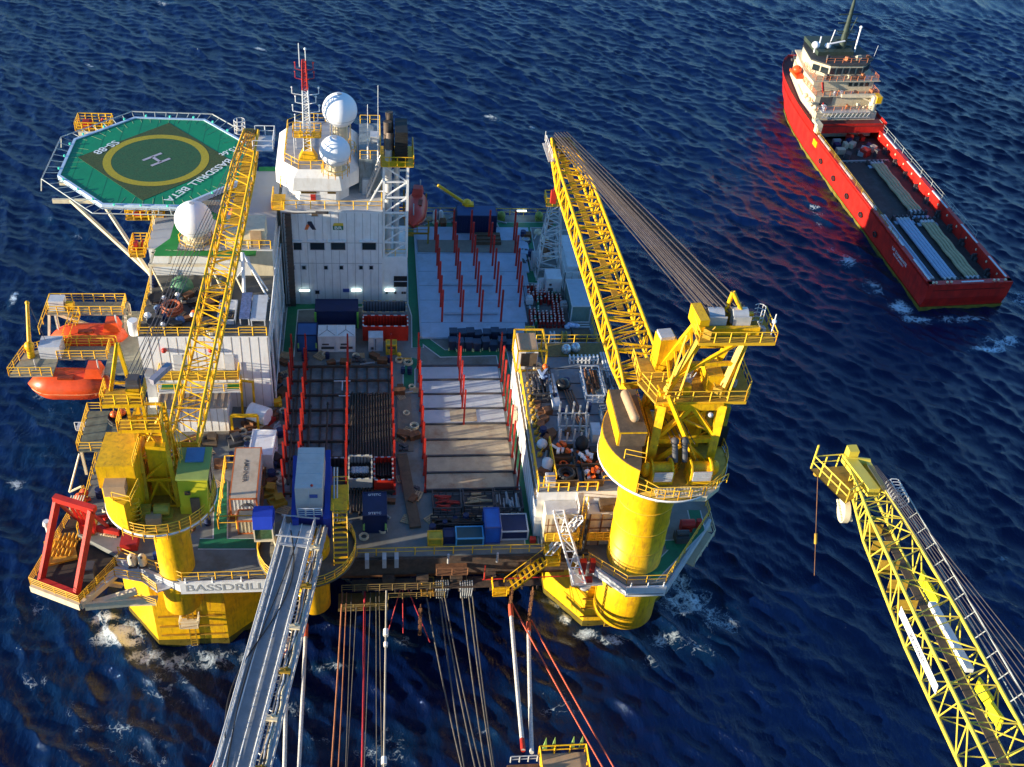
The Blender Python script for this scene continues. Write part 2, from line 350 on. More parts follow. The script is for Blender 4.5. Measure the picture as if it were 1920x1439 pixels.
# ================================================================== platform hull
D = 13.0
hull = T('platform_hull', 'yellow legged floating drilling platform hull with grey green main deck and rusty front edge', 'platform hull', (2, 105, 0))
outline = [(-9.5,76),(20.3,76),(24.9,71.6),(28.9,71.6),(35.4,80.3),(35.4,88),(28,96),(28,139.6),(-24.5,139.6),(-24.5,100),(-28.8,95),(-28.8,80),(-24.5,77.2),(-18,73.6),(-10.2,73.6)]
m = M(); m.prism(outline, 12.35, D); O(m, 'main_deck', deckm, hull)
m = M(); ins = [(-9,77.8),(20,77.8),(20,82),(32,84),(32,90),(26,96),(26,137),(-22,137),(-22,100),(-25,92),(-25,83),(-9.5,82)]
m.prism(ins, 7.8, 12.35); O(m, 'deck_box', rustm, hull)
def octo(p, z0, z1, z2=None, dx=0):
    m = M(); m.prism(p, z0, z1); return m
colL = [(-22,76.2),(-14.9,76.2),(-9.8,80.8),(-9.8,91),(-14.9,95),(-22,95),(-25.7,91),(-25.7,80.8)]
colR = [(22.7,76.8),(28.5,76.8),(33.2,81.2),(33.2,91.5),(28.6,95.5),(22.7,95.5),(19.0,91.5),(19.0,81.5)]
for c in (colL, colR):
    O(octo(c, -9, 12.35), 'column', yel, hull)
    O(octo([(x*.82+(0 if x<0 else 1), y+38) for x, y in c], -9, 12.3), 'column', yel, hull)
# sheerwater: pedestal sponsons are part of the cranes; deck markings
G1 = [(769,430),(774,508),(775,570),(782,593),(783,653)]
G = [G1, [(789,634),(830,664),(940,661),(963,780),(991,946),(997,1022)], [(782,675),(767,692),(767,731)], [(800,427),(812,423),(1042,423)], [(985,424),(995,481),(987,491),(995,526),(1062,530)],
     [(545,577),(762,567)], [(549,577),(540,670)], [(414,905),(413,1018)], [(373,1021),(480,1021)], [(1219,1084),(1309,992),(1301,958)], [(1247,1024),(1280,1023)], [(1050,500),(1056,530)]]
for gi,g in enumerate(G): O(M().strip([at(x, y, D) for x, y in g], 1.25, D+.04+gi*.003), 'walkway_marking', green, hull)
for gi,g in enumerate(G): O(M().strip([at(x, y, D) for x, y in g], 1.5, D+.004+gi*.003), 'marking_border', linew, hull)
# front edge walkway, fenders and ragged underside gear
m = M(); m.rail([(-1.5,76.15,D),(17.6,76.15,D)], 1.1, .06, 2, 1.9); m.rail([(17.6,76.15,D),(20.2,76.1,D)], 1.1,.05)
m.rail([(20.5,75.8,D),(24.9,71.7,D),(28.9,71.7,D),(35.3,80.4,D),(35.3,88,D)], 1.1, .05)
m.rail([(-24.4,77.2,D),(-18,73.7,D),(-10.2,73.7,D)], 1.1, .05); m.rail([(-28.7,80,D),(-28.7,95,D)], 1.1, .05)
m.rail([(27.9,96,D),(27.9,139.5,D),(4,139.5,D)], 1.1, .05, 2, 2.0)
O(m, 'handrail', yel2, hull)
m = M(); m.box(-9.4, 20.2, 75.7, 75.99, 10.6, 12.9); m.box(-2, 17, 74.3, 75.7, 9.9, 10.0)
for i in range(12): m.box(-1+i*1.6, -.85+i*1.6, 74.4, 76, 9.2, 9.85)
for i in range(5): m.box(1+i*3.4, 2.2+i*3.4, 75.0, 75.6, 10.02, 10.8)
O(m, 'edge_girder', mat('dark rusty girder',(.085,.06,.045),.8,n=.35,scale=2,dirt=(.2,.1,.05),damt=.5,dscale=.7), hull)
m = M(); m.rail([(-3,74.2,10),(7,74.2,10)], 1.0, .05, 3, 1.3); m.rail([(-3,73.2,8.3),(1.5,73.2,8.3)], .9, .05, 3, 1.2)
m.box(-3.4, 1.6, 73.2, 75.4, 8.2, 8.3); m.rail([(1.6,73.9,9),(7.2,73.9,9)], .9, .05, 3, 1.4)
O(m, 'lower_walkway', mat('dull catwalk',(.20,.14,.04),.8,n=.3,dirt=RUST,damt=.6,dscale=.8), hull)
# name board on the left column corner
m = M(); m.box(-18.2, -9.8, 73.15, 73.35, 11.65, 13.3); nb = O(m, 'name_board', white, hull)
text('BASSDRILL', 1.35, grey, hull, (-14.0, 73.14, 12.45), (1,0,0), (0,0,1), 'lettering', .01, 1.18)
m = M(); m.box(24.8, 28.8, 70.9, 71.15, 11.9, 13.25); O(m, 'name_board', white, hull)
O(M().box(25.0,28.6,70.86,70.9,12.2,12.35),'board_stripe',grey,hull)
for x in (-17.6, -15.1, -12.4, 25.2, 26.9, 28.5):
    m = M(); m.tube((x, 73.2 if x < 0 else 71, 13.2), (x, 73.2 if x < 0 else 71, 13.9), .1, 6, .05); O(m, 'light_fitting', white, hull)
for a_,b_ in (((20.3,75.9,12.3),(24.9,71.3,12.3)),((28.9,71.3,12.3),(35.5,80.2,12.3)),((-24.6,77,12.3),(-18.1,73.4,12.3))): O(M().beam(a_,b_,.3,1.0),'edge_plate',lgrey,hull)
for x in (-.5, 1.2, 2.4): O(M().box(x-.2, x+.2, 75.2, 76.2, 12.2, 13.5),'hose_cradle',galv,hull)
for x in (7.5, 12.4): O(M().tube((x,75.3,12.6),(x,75.3,13.9),.12),'guide_post',galv,hull)
m = M()
for i in range(11): m.tube((8.4,75.3,12.6),(8.4,75.3,12.6),.1)
m.box(6.3,9.4,74.2,75.7,12.0,12.1); m.rail([(6.3,74.2,12.1),(9.4,74.2,12.1)],1,.05); O(m,'work_platform',rustm,hull)
# ================================================================== racks
def post(x, y, h=5.3, w=.19): 
    m = M(); m.box(x-w/2, x+w/2, y-w/2, y+w/2, D, D+h); m.box(x-w*.8, x+w*.8, y-w*.8, y+w*.8, D, D+.25); return m
rA = T('pipe_rack', 'bare pipe deck of worn cream and grey hatch plates fenced by red posts', 'pipe rack', (10.4, 95.8, D))
rowsA = [84.8+2.57*i for i in range(9)]
m = M(); m2 = M()
for i in range(9):
    y0 = rowsA[i]-2.45 if i else 83.0
for i in range(8):
    mm = m if i < 4 else m2
    for (xa, xb) in ((5.75, 10.35),(10.5, 15.1)) if i > 3 else ((5.75, 15.1),): mm.box(xa, xb, rowsA[i]+.14, rowsA[i+1]-.14, D+.02, D+.26+random.random()*.04)
m.box(8.9,11.9,95.2+2.57-2.3,95.2+2.4-.1,D+.3,D+.34)
O(m, 'hatch_plate', hatch, rA); O(m2, 'hatch_plate', hatchg, rA, 'pale grey hatch plates')
m = M()
for y in rowsA: m.box(5.5, 15.3, y-.09, y+.09, D+.005, D+.42)
O(m, 'cross_beam', dgrey, rA)
for i, y in enumerate(rowsA):
    O(post(5.6, y), 'post', red, rA); O(post(15.35, y), 'post', red, rA)
    if i > 3: O(post(10.35, y), 'post', red, rA)
rB = T('pipe_rack', 'cluttered rusty pipe rack left of the central walkway with a drill pipe bundle', 'pipe rack', (-3.2, 95.8, D))
m = M()
rowsB = [84.6+2.57*i for i in range(9)]
for y in rowsB: m.box(-9.0, 2.5, y-.1, y+.1, D+.3, D+.62)
for x in (-8.3,-6.9,-5.6,-4.3,-3.0,-1.6,-.4,.9,2.1): m.box(x-.1, x+.1, 84.4, 105.4, D+.005, D+.3)
O(m, 'cross_beam', mat('dark rack beam',(.07,.055,.045),.7,n=.3,dirt=RUST,damt=.4,dscale=1), rB)
m = M(); m.box(-9.2, 2.7, 84.2, 105.8, D+.012, D+.03); O(m, 'floor_plate', mat('rack floor',(.20,.21,.21),.7,n=.3,dirt=(.10,.08,.06),damt=.5,dscale=.7), rB)
for y in rowsB:
    for x in (-9.0, -7.4, -2.6, 2.4): O(post(x, y), 'post', red, rB)
m = M()
for (xa,ya) in ((-4.2,102.1),(.6,93.8),(-3.6,99.5)): m.box(xa,xa+1.9,ya,ya+.12,D+.7,D+.8); m.box(xa+.9,xa+1.05,ya-1.6,ya,D+.7,D+.8)
O(m,'spacer_bar',lgrey,rB)
rC = T('pipe_rack', 'empty back pipe rack of sky-tinted grey plates with five rows of tall red posts', 'pipe rack', (13.5, 123.5, D))
m = M(); rowsC = [114.1+3.08*i for i in range(7)]
ys = [110.8,113.9,118.6,121.8,125,129.2,132.5,135.9]
for i in range(len(ys)-1): m.box(6.3, 19.2+(.13*(ys[i]-110)), ys[i]+.04, ys[i+1]-.04, D+.02, D+.3)
O(m, 'hatch_plate', skygrey, rC)
m = M()
for y in (115.5, 121.8): m.tube((9.2,y,D+.45),(16,y,D+.45),.16,8)
for x in (6.2,20.3): m.box(x-.12,x+.12,110.8,136,D+.01,D+.5)
O(m, 'guide_pipe', mat('pale pipe',(.34,.40,.47),.5,n=.1), rC)
m = M(); m.box(6.5, 20.3, 129.5, 132.4, D+.31, D+.40); O(m, 'brown_plate', mat('brown plate',(.23,.21,.17),.7,n=.15), rC)
for y in rowsC:
    for x in (8.9, 11.4, 13.8, 16.3): O(post(x, y, 5.1, .24), 'post', red, rC)
for y in rowsC[1:]: O(post(19.0+.05*(y-117), y, 5.1, .24), 'post', red, rC)
# drill pipes: bundles of individual pipes
pp = M(); pp.tube((0,0,0),(0,13,0),.11,6); pp.tube((0,-.25,0),(0,.15,0),.15,6); pp.tube((0,12.9,0),(0,13.2,0),.15,6)
p0 = O(pp, 'drill_pipe', pipem)
tag(p0, 'dark drill pipe in the bundle on the left rack', 'drill pipe', 'drill pipes stacked on the left rack')
k = 0
for lay in range(2):
    for i in range(15):
        o = p0 if k == 0 else p0.copy()
        if k: sc.collection.objects.link(o)
        o.location = (-2.2+i*.30+lay*.15, 92.6+random.random()*.5, D+.75+lay*.24); k += 1
for i in range(8):
    o = p0.copy(); sc.collection.objects.link(o); o.location = (-2.1+i*.3, 87.3+random.random()*.7+(i%3)*.3, D+.74)
for i in range(3):
    o = p0.copy(); sc.collection.objects.link(o); o.location = (-8.6+i*1.9, 91.0+random.random()*1.2, D+.74); o['label']='rusty pipe lying apart on the beams of the left rack'; o['group']='loose pipes on the left rack'

# fenders, anodes and ladders on the columns
for cx,y in ((-18.4,76.1),(25.4,76.7)):
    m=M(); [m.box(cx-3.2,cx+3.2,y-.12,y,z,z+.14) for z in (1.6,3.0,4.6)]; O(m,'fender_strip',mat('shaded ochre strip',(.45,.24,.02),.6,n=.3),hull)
    m=M(); m.box(cx-.9,cx+.9,y-1.3,y,4.2,4.3); m.rail([(cx-.9,y,4.3),(cx-.9,y-1.3,4.3),(cx+.9,y-1.3,4.3),(cx+.9,y,4.3)],1,.05); O(m,'boat_landing',cream,hull)
    m=M(); [m.box(x-.05,x+.05,y-.2,y-.1,0,12) for x in (cx-.3,cx+.3)]; [m.box(cx-.3,cx+.3,y-.2,y-.15,.4*i,.4*i+.06) for i in range(30)]; O(m,'ladder',ydk,hull)
for c in (colL,colR):
    m=M(); pr=[(x+(.03 if x>sum(a for a,b in c)/8 else -.03),y+(.03 if y>sum(b for a,b in c)/8 else -.03)) for x,y in c]; m.prism(pr,-1,.75); O(m,'wet_band',mat('wet algae band',(.16,.12,.02),.3,n=.4,scale=2,dirt=(.03,.04,.01),damt=.7,dscale=1),hull)
# ================================================================== accommodation block
def seams_y(m, x0, x1, y, z0, z1, st=.95):   # vertical panel seams on a wall facing -Y
    x = x0+st
    while x < x1: m.box(x-.03, x+.03, y-.02, y+.02, z0, z1); x += st
def seams_x(m, y0, y1, x, z0, z1, st=.95):
    y = y0+st
    while y < y1: m.box(x-.02, x+.02, y-.03, y+.03, z0, z1); y += st
seamm = mat('panel seam grey', (.42,.42,.42), .7)
HY = 118.1
acc = T('accommodation_block', 'large white panelled accommodation block facing the racks with two emblems and rows of dark windows', 'accommodation block', (-4.4, 126, D))
m = M(); m.box(-10.4, 1.55, HY, 136, D, 26.7); O(m, 'wall', white, acc)
m = M(); seams_y(m, -10.3, 1.5, HY, D+.1, 26.4); m.box(-10.4,1.55,HY-.03,HY,22.2,22.26); m.box(-10.4,1.55,HY-.03,HY,19.2,19.26); O(m, 'panel_seam', seamm, acc)
m = M(); m.box(-10.4, 1.6, HY-.06, 136, 26.7, 26.85); O(m, 'roof', lgrey, acc)
def wy(px, py, y=HY): return aty(px, py, y)
def window(px, py, w, h, par, y=HY, g=glass, z=None):
    c = wy(px, py, y); m = M(); m.box(c.x-w/2-.1, c.x+w/2+.1, y-.09, y-.03, c.z-h/2-.1, c.z+h/2+.1); o = O(m, 'window_frame', lgrey, par)
    m = M(); m.box(c.x-w/2, c.x+w/2, y-.11, y-.092, c.z-h/2, c.z+h/2); O(m, 'pane', g, o)
    return c
for px, w in ((558,.95),(595,1.7),(634,1.7),(692,1.65)):
    c = window(px, 462, w, 1.0, acc)
    m = M(); m.box(c.x-w/2-.35, c.x+w/2+.15, HY-.35, HY, c.z+.75, c.z+.84); O(m, 'window_hood', white, acc)
for px in (549,570,611,640,677,696): window(px, 502, .42, .5, acc)
for px, py in ((549,548),(595,548)): window(px, py, .5, .5, acc)
window(590, 403, .7, .35, acc, g=brown)
m = M(); c = wy(573,556); m.box(c.x-.7, c.x+.7, HY-.07, HY-.02, D, D+2.4); O(m, 'door', lgrey, acc)
m = M(); c = wy(649,545); m.box(c.x-.4, c.x+.4, HY-.07, HY-.02, c.z-.25, c.z+.25); O(m, 'notice_plate', blue, acc)
lampm = bpy.data.materials.new('lit tube'); lampm.use_nodes = True; lampm.node_tree.nodes['Principled BSDF'].inputs['Emission Color'].default_value = (.75,1,.95,1); lampm.node_tree.nodes['Principled BSDF'].inputs['Emission Strength'].default_value = 2.5
for px in (571,668): 
    m = M(); c = wy(px,544); m.box(c.x-.6, c.x+.6, HY-.25, HY-.12, c.z-.07, c.z+.07); O(m, 'strip_lamp', lampm, acc)
m = M(); m.box(-9.9,-9.2,HY-.5,HY-.04,D,26.3); 
for i in range(24): m.box(-9.95+.0,-9.15,HY-.54,HY-.5,D+.3+i*.54,D+.42+i*.54)
O(m, 'cable_duct', mat('duct brown',(.10,.075,.06),.7,n=.3), acc)
m = M(); m.tube((-10.2,HY-.3,D),(-10.2,HY-.3,26.5),.07); m.tube((-10.25,HY-.3,26.5),(-4.9,HY-.15,26.55),.07); m.box(-6.3,-4.8,HY-.3,HY,26.45,26.7); O(m, 'pipe', dgrey, acc)
# emblem 1: orange and dark slanted bars
c = wy(581,424); m = M()
def poly_y(m, pts, y):
    m.add([(p[0], y, p[1]) for p in pts]+[(p[0], y+.03, p[1]) for p in pts], [tuple(range(len(pts))), tuple(range(2*len(pts)-1, len(pts)-1, -1))]+[(i,(i+1)%len(pts)+0,(i+1)%len(pts)+len(pts),i+len(pts)) for i in range(len(pts))])
cx, cz = c.x, c.z
poly_y(m, [(cx-.65,cz-.55),(cx-.28,cz-.55),(cx+.02,cz+.18),(cx-.15,cz+.30),(cx-.42,cz+.1)], HY-.06); O(m, 'emblem', mat('emblem orange',(.75,.18,.05),.5), acc, 'orange half of the slanted emblem')
m = M(); poly_y(m, [(cx+.28,cz-.55),(cx+.72,cz-.55),(cx+.22,cz+.62),(cx-.2,cz+.62),(cx-.3,cz+.4)], HY-.062); O(m, 'emblem', mat('emblem dark',(.03,.035,.06),.5), acc, 'dark half of the slanted emblem')
c = wy(634,427); m = M(); poly_y(m, [(c.x-.62,c.z-.35),(c.x+.62,c.z-.35),(c.x+.62,c.z+.22),(c.x-.62,c.z+.22)], HY-.06); O(m, 'emblem', mat('emblem green',(.01,.15,.07),.5), acc, 'green plate of the square emblem')
m = M(); poly_y(m, [(c.x-.62,c.z+.24),(c.x+.62,c.z+.24),(c.x+.6,c.z+.6),(c.x-.5,c.z+.6)], HY-.061); O(m, 'emblem', mat('emblem yellow',(.7,.5,.06),.5), acc, 'yellow bar of the square emblem')
text('BR', .62, white, acc, (c.x, HY-.075, c.z-.07), (1,0,0), (0,0,1), sx=1.3)
m = M(); m.rail([(-10.2,HY+.2,26.85),(1.5,HY+.2,26.85),(1.5,HY+6,26.85)], 1.1, .055, 2, 1.7); O(m, 'handrail', yel2, acc)
an = T('annex_building', 'low white annex against the right side of the large accommodation block with a black louvre', 'annex', (3.1,121.5,D))
m = M(); m.box(1.56, 4.65, 118.75, 126, D, 19.7); O(m, 'wall', white, an)
m = M(); m.box(3.0,4.66,118.66,118.75,15.3,16.9); O(m,'louvre',black,an)
m = M(); m.box(2.9,4.7,118.62,118.66,16.1,16.2); O(m,'louvre_bar',lgrey,an)
m = M(); m.box(1.9,3.1,118.5,118.62,14.75,14.9); O(m,'strip_lamp',lampm,an)
for x in (2.1,3.2,4.1,4.4): window_c=V3((x,0,14.3)); m=M(); m.box(x-.12,x+.15,118.66,118.74,14.2,14.5); O(m,'socket_box',dgrey,an)
m = M(); m.rail([(1.7,118.9,19.7),(4.6,118.9,19.7),(4.6,126,19.7)],1.1,.05); O(m,'handrail',yel2,an)
# ---------------- bridge house on the roof
br = T('control_house', 'white octagonal control house with flared walls on the accommodation roof', 'control house', (-6, 124, 26.85))
def oc(x0,x1,y0,y1,c): return [(x0+c,y0),(x1-c,y0),(x1,y0+c),(x1,y1-c),(x1-c,y1),(x0+c,y1),(x0,y1-c),(x0,y0+c)]
m = M(); m.prism(oc(-9.6,-2.4,119.9,131,1.5), 26.85, 28.9); O(m, 'lower_wall', white, br)
a = [V3((x,y,28.9)) for x,y in oc(-10.9,-1.2,119.0,132,2.0)]; b = [V3((x,y,30.6)) for x,y in oc(-10.9,-1.2,118.9,132,2.2)]; c_ = [V3((x,y,31.4)) for x,y in oc(-9.9,-2.1,119.6,131.4,1.7)]
lo_ = [V3((x,y,28.3)) for x,y in oc(-9.7,-2.3,119.8,131.1,1.5)]
m = M(); m.loft(lo_,a,False); m.loft(a, b, False); m.loft(b, c_, False); O(m, 'upper_wall', white, br)
m = M(); m.prism([(v.x,v.y) for v in c_], 31.32, 31.42); O(m, 'roof', mat('worn roof',(.36,.36,.37),.7,n=.15,dirt=(.3,.22,.12),damt=.5), br)
for x0,x1 in ((-8.0,-6.2),(-4.9,-3.9)):
    m = M(); m.box(x0,x1,119.82,119.9,28.0,28.28); O(m,'window',mat('brown glass',(.09,.06,.02),.2),br)
m = M(); m.box(-6.9,-6.3,119.78,119.88,27.1,27.9); O(m,'life_ring_box',red,br)
text('BASSDRILL BETA', .34, dgrey, br, (-6.6, 119.1, 29.6), (1,0,0), (0,.25,1))
for pts in ([(-9.7,121),(-9.7,129.7)],[(-2.3,121),(-2.3,129.7)]):
    pass
m = M(); m.rail([(p[0]*1., p[1], 31.42) for p in oc(-9.8,-2.2,119.7,131.3,1.7)], 1.1, .05, 2, 1.3, close=True); O(m, 'handrail', yel2, br)
m = M(); m.rail([(-10.3,119.6,29.0),(-10.3,128,29.0)],1,.05); m.box(-11.3,-9.9,117.5,121,27.1,27.2); m.rail([(-11.3,121,27.2),(-11.3,117.6,27.2),(-9.9,117.6,27.2)],1,.06); O(m,'side_platform',yel,br)
for y in (123,126.5):
    m=M(); m.tube((-8.6,y-2,31.42),(-8.6,y-2,35.5),.04,5); O(m,'whip_aerial',white,br)
# radomes
def radome(c, r, zb, lab, leg=True, rr=None):
    t = T('radome', lab, 'radome', (c.x, c.y, zb), None)
    m = M(); m.ball(c, r, 32, 20); O(m, 'dome', mat('radome white',(.82,.82,.82),.55,n=.02,scale=.5,spec=.25), t)
    m = M(); m.lathe((c.x,c.y,0), [(r*1.004*sin(1.2), c.z-r*cos(1.2)*1.004),(r*1.004*sin(1.24), c.z-r*cos(1.24)*1.004)], 32, False); m.lathe((c.x,c.y,0),[(.3,c.z+r*.985),(.3,c.z+r*1.01)],12); O(m,'dome_seam',seamm,t)
    m = M()
    if leg: m.lathe((c.x,c.y,0), [(r*.45, zb),(r*.45, c.z-r*.85)], 16)
    for i in range(8):
        a = i*pi/4; m.tube((c.x+cos(a)*r*.62,c.y+sin(a)*r*.62,zb),(c.x+cos(a)*r*.55,c.y+sin(a)*r*.55,c.z-r*.72),.05,5)
    m.lathe((c.x,c.y,0), [(r*.7, zb+.5),(r*.7, zb+.62)], 20); O(m, 'stand', cream, t)
    m = M(); ring=[(c.x+cos(i*pi/6)*r*.9,c.y+sin(i*pi/6)*r*.9,zb) for i in range(12)]; m.rail(ring,1.0,.04,2,2,close=True); O(m,'handrail',yel2,t)
radome(at(628,284,34.3), 1.78, 31.42, 'smaller white radome at the front corner of the control house roof')
radome(at(637,207,37.0), 2.03, 31.42, 'large white radome raised on a stand above the smaller roof radome')
radome(at(363,412,29.8), 2.08, 26.75, 'white radome standing alone on the grey deck beside the helideck')
# lattice mast
mb_ = at(578,297,31.42); ytop = mb_.y
mast = T('lattice_mast', 'tall lattice radio mast with red top and crossarms on the control house roof', 'mast', (mb_.x, mb_.y, 31.42))
x, y = mb_.x, mb_.y
m = M(); m.beam((x,y,31.42),(x,y,34.6),.75,.75); 
m.loft([V3((x+a*1.1,y+b*.8,31.42)) for a,b in ((-1,-1),(1,-1),(1,1),(-1,1))],[V3((x+a*.35,y+b*.35,33)) for a,b in ((-1,-1),(1,-1),(1,1),(-1,1))]); O(m, 'mast_foot', yel, mast)
z1, z2, z3 = 34.6, 40.2, aty(569,95,y).z
S = lambda z, s: [V3((x+a*s, y+b*s, z)) for a, b in ((-1,-1),(1,-1),(1,1),(-1,1))]
lattice([S(z1-2,.45), S(z2,.3)], white, mast, 'mast_lattice', 11, .06, .035)
lattice([S(z2,.3), S(z3-1.2,.2)], red, mast, 'mast_top', 6, .07, .04)
for i,(zz,ww) in enumerate(((36,1.3),(37.2,1.5),(38.3,1.15),(39.4,1.5),(41.3,1.05),(42.4,1.0))):
    m = M(); m.tube((x-ww,y,zz+.25),(x,y,zz),.05,5); m.tube((x+ww,y,zz+.25),(x,y,zz),.05,5); m.tube((x-ww,y,zz+.25),(x-ww,y,zz+.95),.05,5); m.tube((x+ww,y,zz+.25),(x+ww,y,zz+.95),.05,5)
    m.ball((x+ww,y,zz+1.0),.13,8,5); m.ball((x-ww,y,zz+1.0),.1,8,5)
    O(m,'crossarm',red if i > 3 else white,mast)
m = M(); m.tube((x-.5,y,z3-2),(x-.5,y,z3+.8),.05,5); m.tube((x+.2,y,z3-1.5),(x+.2,y,z3+.1),.05,5); m.ball((x+.2,y,z3+.15),.16,8,6); O(m,'top_aerial',white,mast)
m = M(); m.box(x-1.6,x+1.6,y-.7,y+.9,34.4,34.5); m.rail([(x-1.6,y-.7,34.5),(x+1.6,y-.7,34.5),(x+1.6,y+.9,34.5),(x-1.6,y+.9,34.5)],1,.05,2,.8,close=True); O(m,'mast_platform',yel,mast)
for px,py,h,nm in ((690,298,7,'thin whip aerial'),(709,300,9.5,'taller thin whip aerial')):
    p = at(px,py,31.5); m=M(); m.tube(p,p+V3((0,0,2.5)),.12,6); m.tube(p,p+V3((0,0,h)),.035,5); tag(O(m,'whip_aerial',white),nm+' behind the grey casing beside the control house','aerial')
# engine casing
cs = T('engine_casing', 'grey weathered engine casing right of the control house', 'casing', (-.1,124,26.85))
m = M(); m.box(-1.15,1.5,122.0,131,26.85,31.5); O(m,'casing_wall',mat('weathered casing',(.25,.30,.32),.6,n=.25,dirt=(.10,.08,.06),damt=.6,dscale=.6,streak=True),cs)
O(M().box(-.8,.2,121.7,122,26.85,28.9),'locker',lgrey,cs); O(M().box(.2,1.3,126,127.5,31.5,32.3),'vent_box',lgrey,cs)
m = M(); m.rail([(-1,122.1,31.5),(1.4,122.1,31.5),(1.4,131,31.5)],1.1,.05); m.rail([(-1,131,31.5),(1.4,131,31.5)],1.1,.05); O(m,'handrail',yel2,cs)
m = M(); stair(m,(-.3,121.2,26.9),(1.4,121.2,31.4),.7,10); O(m,'stair',galv,cs)
# exhaust tower
tw = T('exhaust_tower', 'white lattice tower carrying silver exhaust pipes right of the accommodation block', 'tower', (3,120,19.7))
Z0, Z1 = 19.7, 32.4; X0,X1,Y0,Y1 = 1.75,4.55,118.9,121.6
for (a,b) in ((X0,Y0),(X1,Y0),(X1,Y1),(X0,Y1)): m=M(); m.box(a-.13,a+.13,b-.13,b+.13,Z0,Z1); O(m,'tower_leg',white,tw)
m = M(); zs=[Z0+ (Z1-Z0)*i/6 for i in range(7)]
for i in range(7):
    z=zs[i]
    for p,q in (((X0,Y0),(X1,Y0)),((X1,Y0),(X1,Y1)),((X0,Y1),(X1,Y1)),((X0,Y0),(X0,Y1))): m.beam((*p,z),(*q,z),.18,.18)
    if i<6:
        for p,q in (((X0,Y0),(X1,Y0)),((X1,Y0),(X1,Y1)),((X0,Y1),(X0,Y0))):
            a,b=(p,q) if i==5 else (q,p)
            m.beam((*a,zs[i+1]),(*b,z),.15,.15) if i!=5 else m.beam((*p,zs[6]),(*q,zs[5]),.15,.15)
m.beam((X0,Y0,30.8),(-.2,Y0,26.9),.16,.16); m.beam((X0,Y0,29.0),(.6,Y0,29.0),.12,.12); O(m,'bracing',white,tw)
m = M(); m.tube((2.3,120.2,Z0),(2.3,120.2,33.9),.42,16); m.tube((3.3,120.8,Z0),(3.3,120.8,32),.35,14); O(m,'exhaust_pipe',galv,tw)
m = M(); m.tube((2.3,120.2,33.9),(2.5,120.9,35.6),.5,14); m.tube((2.3,121.4,32.5),(2.2,121.8,36.6),.5,14); m.tube((2.6,122.6,32.5),(2.4,123,37.2),.45,14); O(m,'exhaust_elbow',mat('sooty steel',(.12,.09,.07),.6,metal=.4,n=.4),tw)
m = M(); m.box(3.1,4.5,119.9,123.4,32.5,36.2)
for i in range(9): m.box(3.0,4.55,119.82,119.9,32.7+i*.38,32.85+i*.38)
O(m,'silencer',mat('soot black',(.02,.02,.02),.6,n=.4),tw)
m = M(); m.box(1.4,5.2,118.6,123.5,Z1,Z1+.1); m.rail([(1.4,118.6,Z1+.1),(5.2,118.6,Z1+.1),(5.2,123.5,Z1+.1)],1.2,.06,2,.9); m.rail([(1.4,118.6,Z1+.1),(1.4,123.5,Z1+.1)],1.2,.06); O(m,'top_platform',yel,tw)
# ================================================================== helideck
HZ = 28.5; hc = at(288,303,HZ)
corners = [at(*p,HZ) for p in ((104,331),(189,384),(318,384),(443,318),(461,275),(400,235),(248,227),(143,281))]
cc = sum(corners, V3())/8
heli = T('helideck', 'green octagonal helideck with a yellow circle and white letter H', 'helideck', (cc.x, cc.y, 26.5))
# regular octagon about cc
R8 = 11.35; rot8 = radians(-67.5-1.5)
def oct8(r): return [(cc.x+.15+r*cos(rot8+i*pi/4), cc.y+.2+r*sin(rot8+i*pi/4)) for i in range(8)]
m = M(); m.prism(oct8(R8), HZ-.45, HZ); O(m, 'deck_plate', hgreen, heli)
m = M(); po = oct8(R8+.12); pi_ = oct8(R8-.22)
for i in range(8):
    a,b,c2,d2 = po[i],po[(i+1)%8],pi_[(i+1)%8],pi_[i]
    m.add([(*a,HZ+.12),(*b,HZ+.12),(*c2,HZ+.12),(*d2,HZ+.12),(*a,HZ-.5),(*b,HZ-.5),(*d2,HZ),(*c2,HZ)],[(0,1,2,3),(0,4,5,1),(3,2,7,6)])
O(m, 'edge_gutter', mat('pale blue edge',(.45,.58,.72),.5), heli)
C = V3((cc.x+.15, cc.y+.2, 0))
NR = 8.7; na = radians(-2)
net = [(C.x+NR*cos(na+i*pi/2)*1.06, C.y+NR*sin(na+i*pi/2)*1.08) for i in range(4)]
m = M(); m.prism(net, HZ+.005, HZ+.03); O(m, 'landing_net', mat('rope net',(.055,.095,.03),.85,n=.45,scale=6,dirt=(.09,.07,.02),damt=.6,dscale=1.5,bump=.4), heli)
m = M()
n = 64; ro, ri = 6.2, 5.25
m.add([(C.x+r*cos(2*pi*i/n),C.y+r*sin(2*pi*i/n),HZ+.042) for r in (ri,ro) for i in range(n)],[(i,i+n,(i+1)%n+n,(i+1)%n) for i in range(n)])
O(m, 'aiming_circle', mat('faded yellow ring',(.42,.33,.02),.7,n=.2,scale=5), heli)
m = M(); m.add([(C.x+ri*cos(2*pi*i/n),C.y+ri*sin(2*pi*i/n),HZ+.036) for i in range(n)],[tuple(range(n))]); O(m,'circle_fill',mat('netted green',(.03,.115,.045),.8,n=.4,scale=6,dirt=(.08,.09,.03),damt=.4,dscale=1.5),heli)
hd = V3((-.73,-.68,0)).normalized(); hp = V3((-hd.y,hd.x,0))   # H: strokes run diagonally
lw = mat('faded letter white',(.45,.42,.47),.7,n=.15)
m = M(); c0 = V3((C.x,C.y,0))
def hb(a, b, w):
    nn = (b-a).normalized(); pr = V3((-nn.y,nn.x,0))*w/2
    m.add([(*(a-pr).xy,HZ+.06),(*(b-pr).xy,HZ+.06),(*(b+pr).xy,HZ+.06),(*(a+pr).xy,HZ+.06)],[(0,1,2,3)])
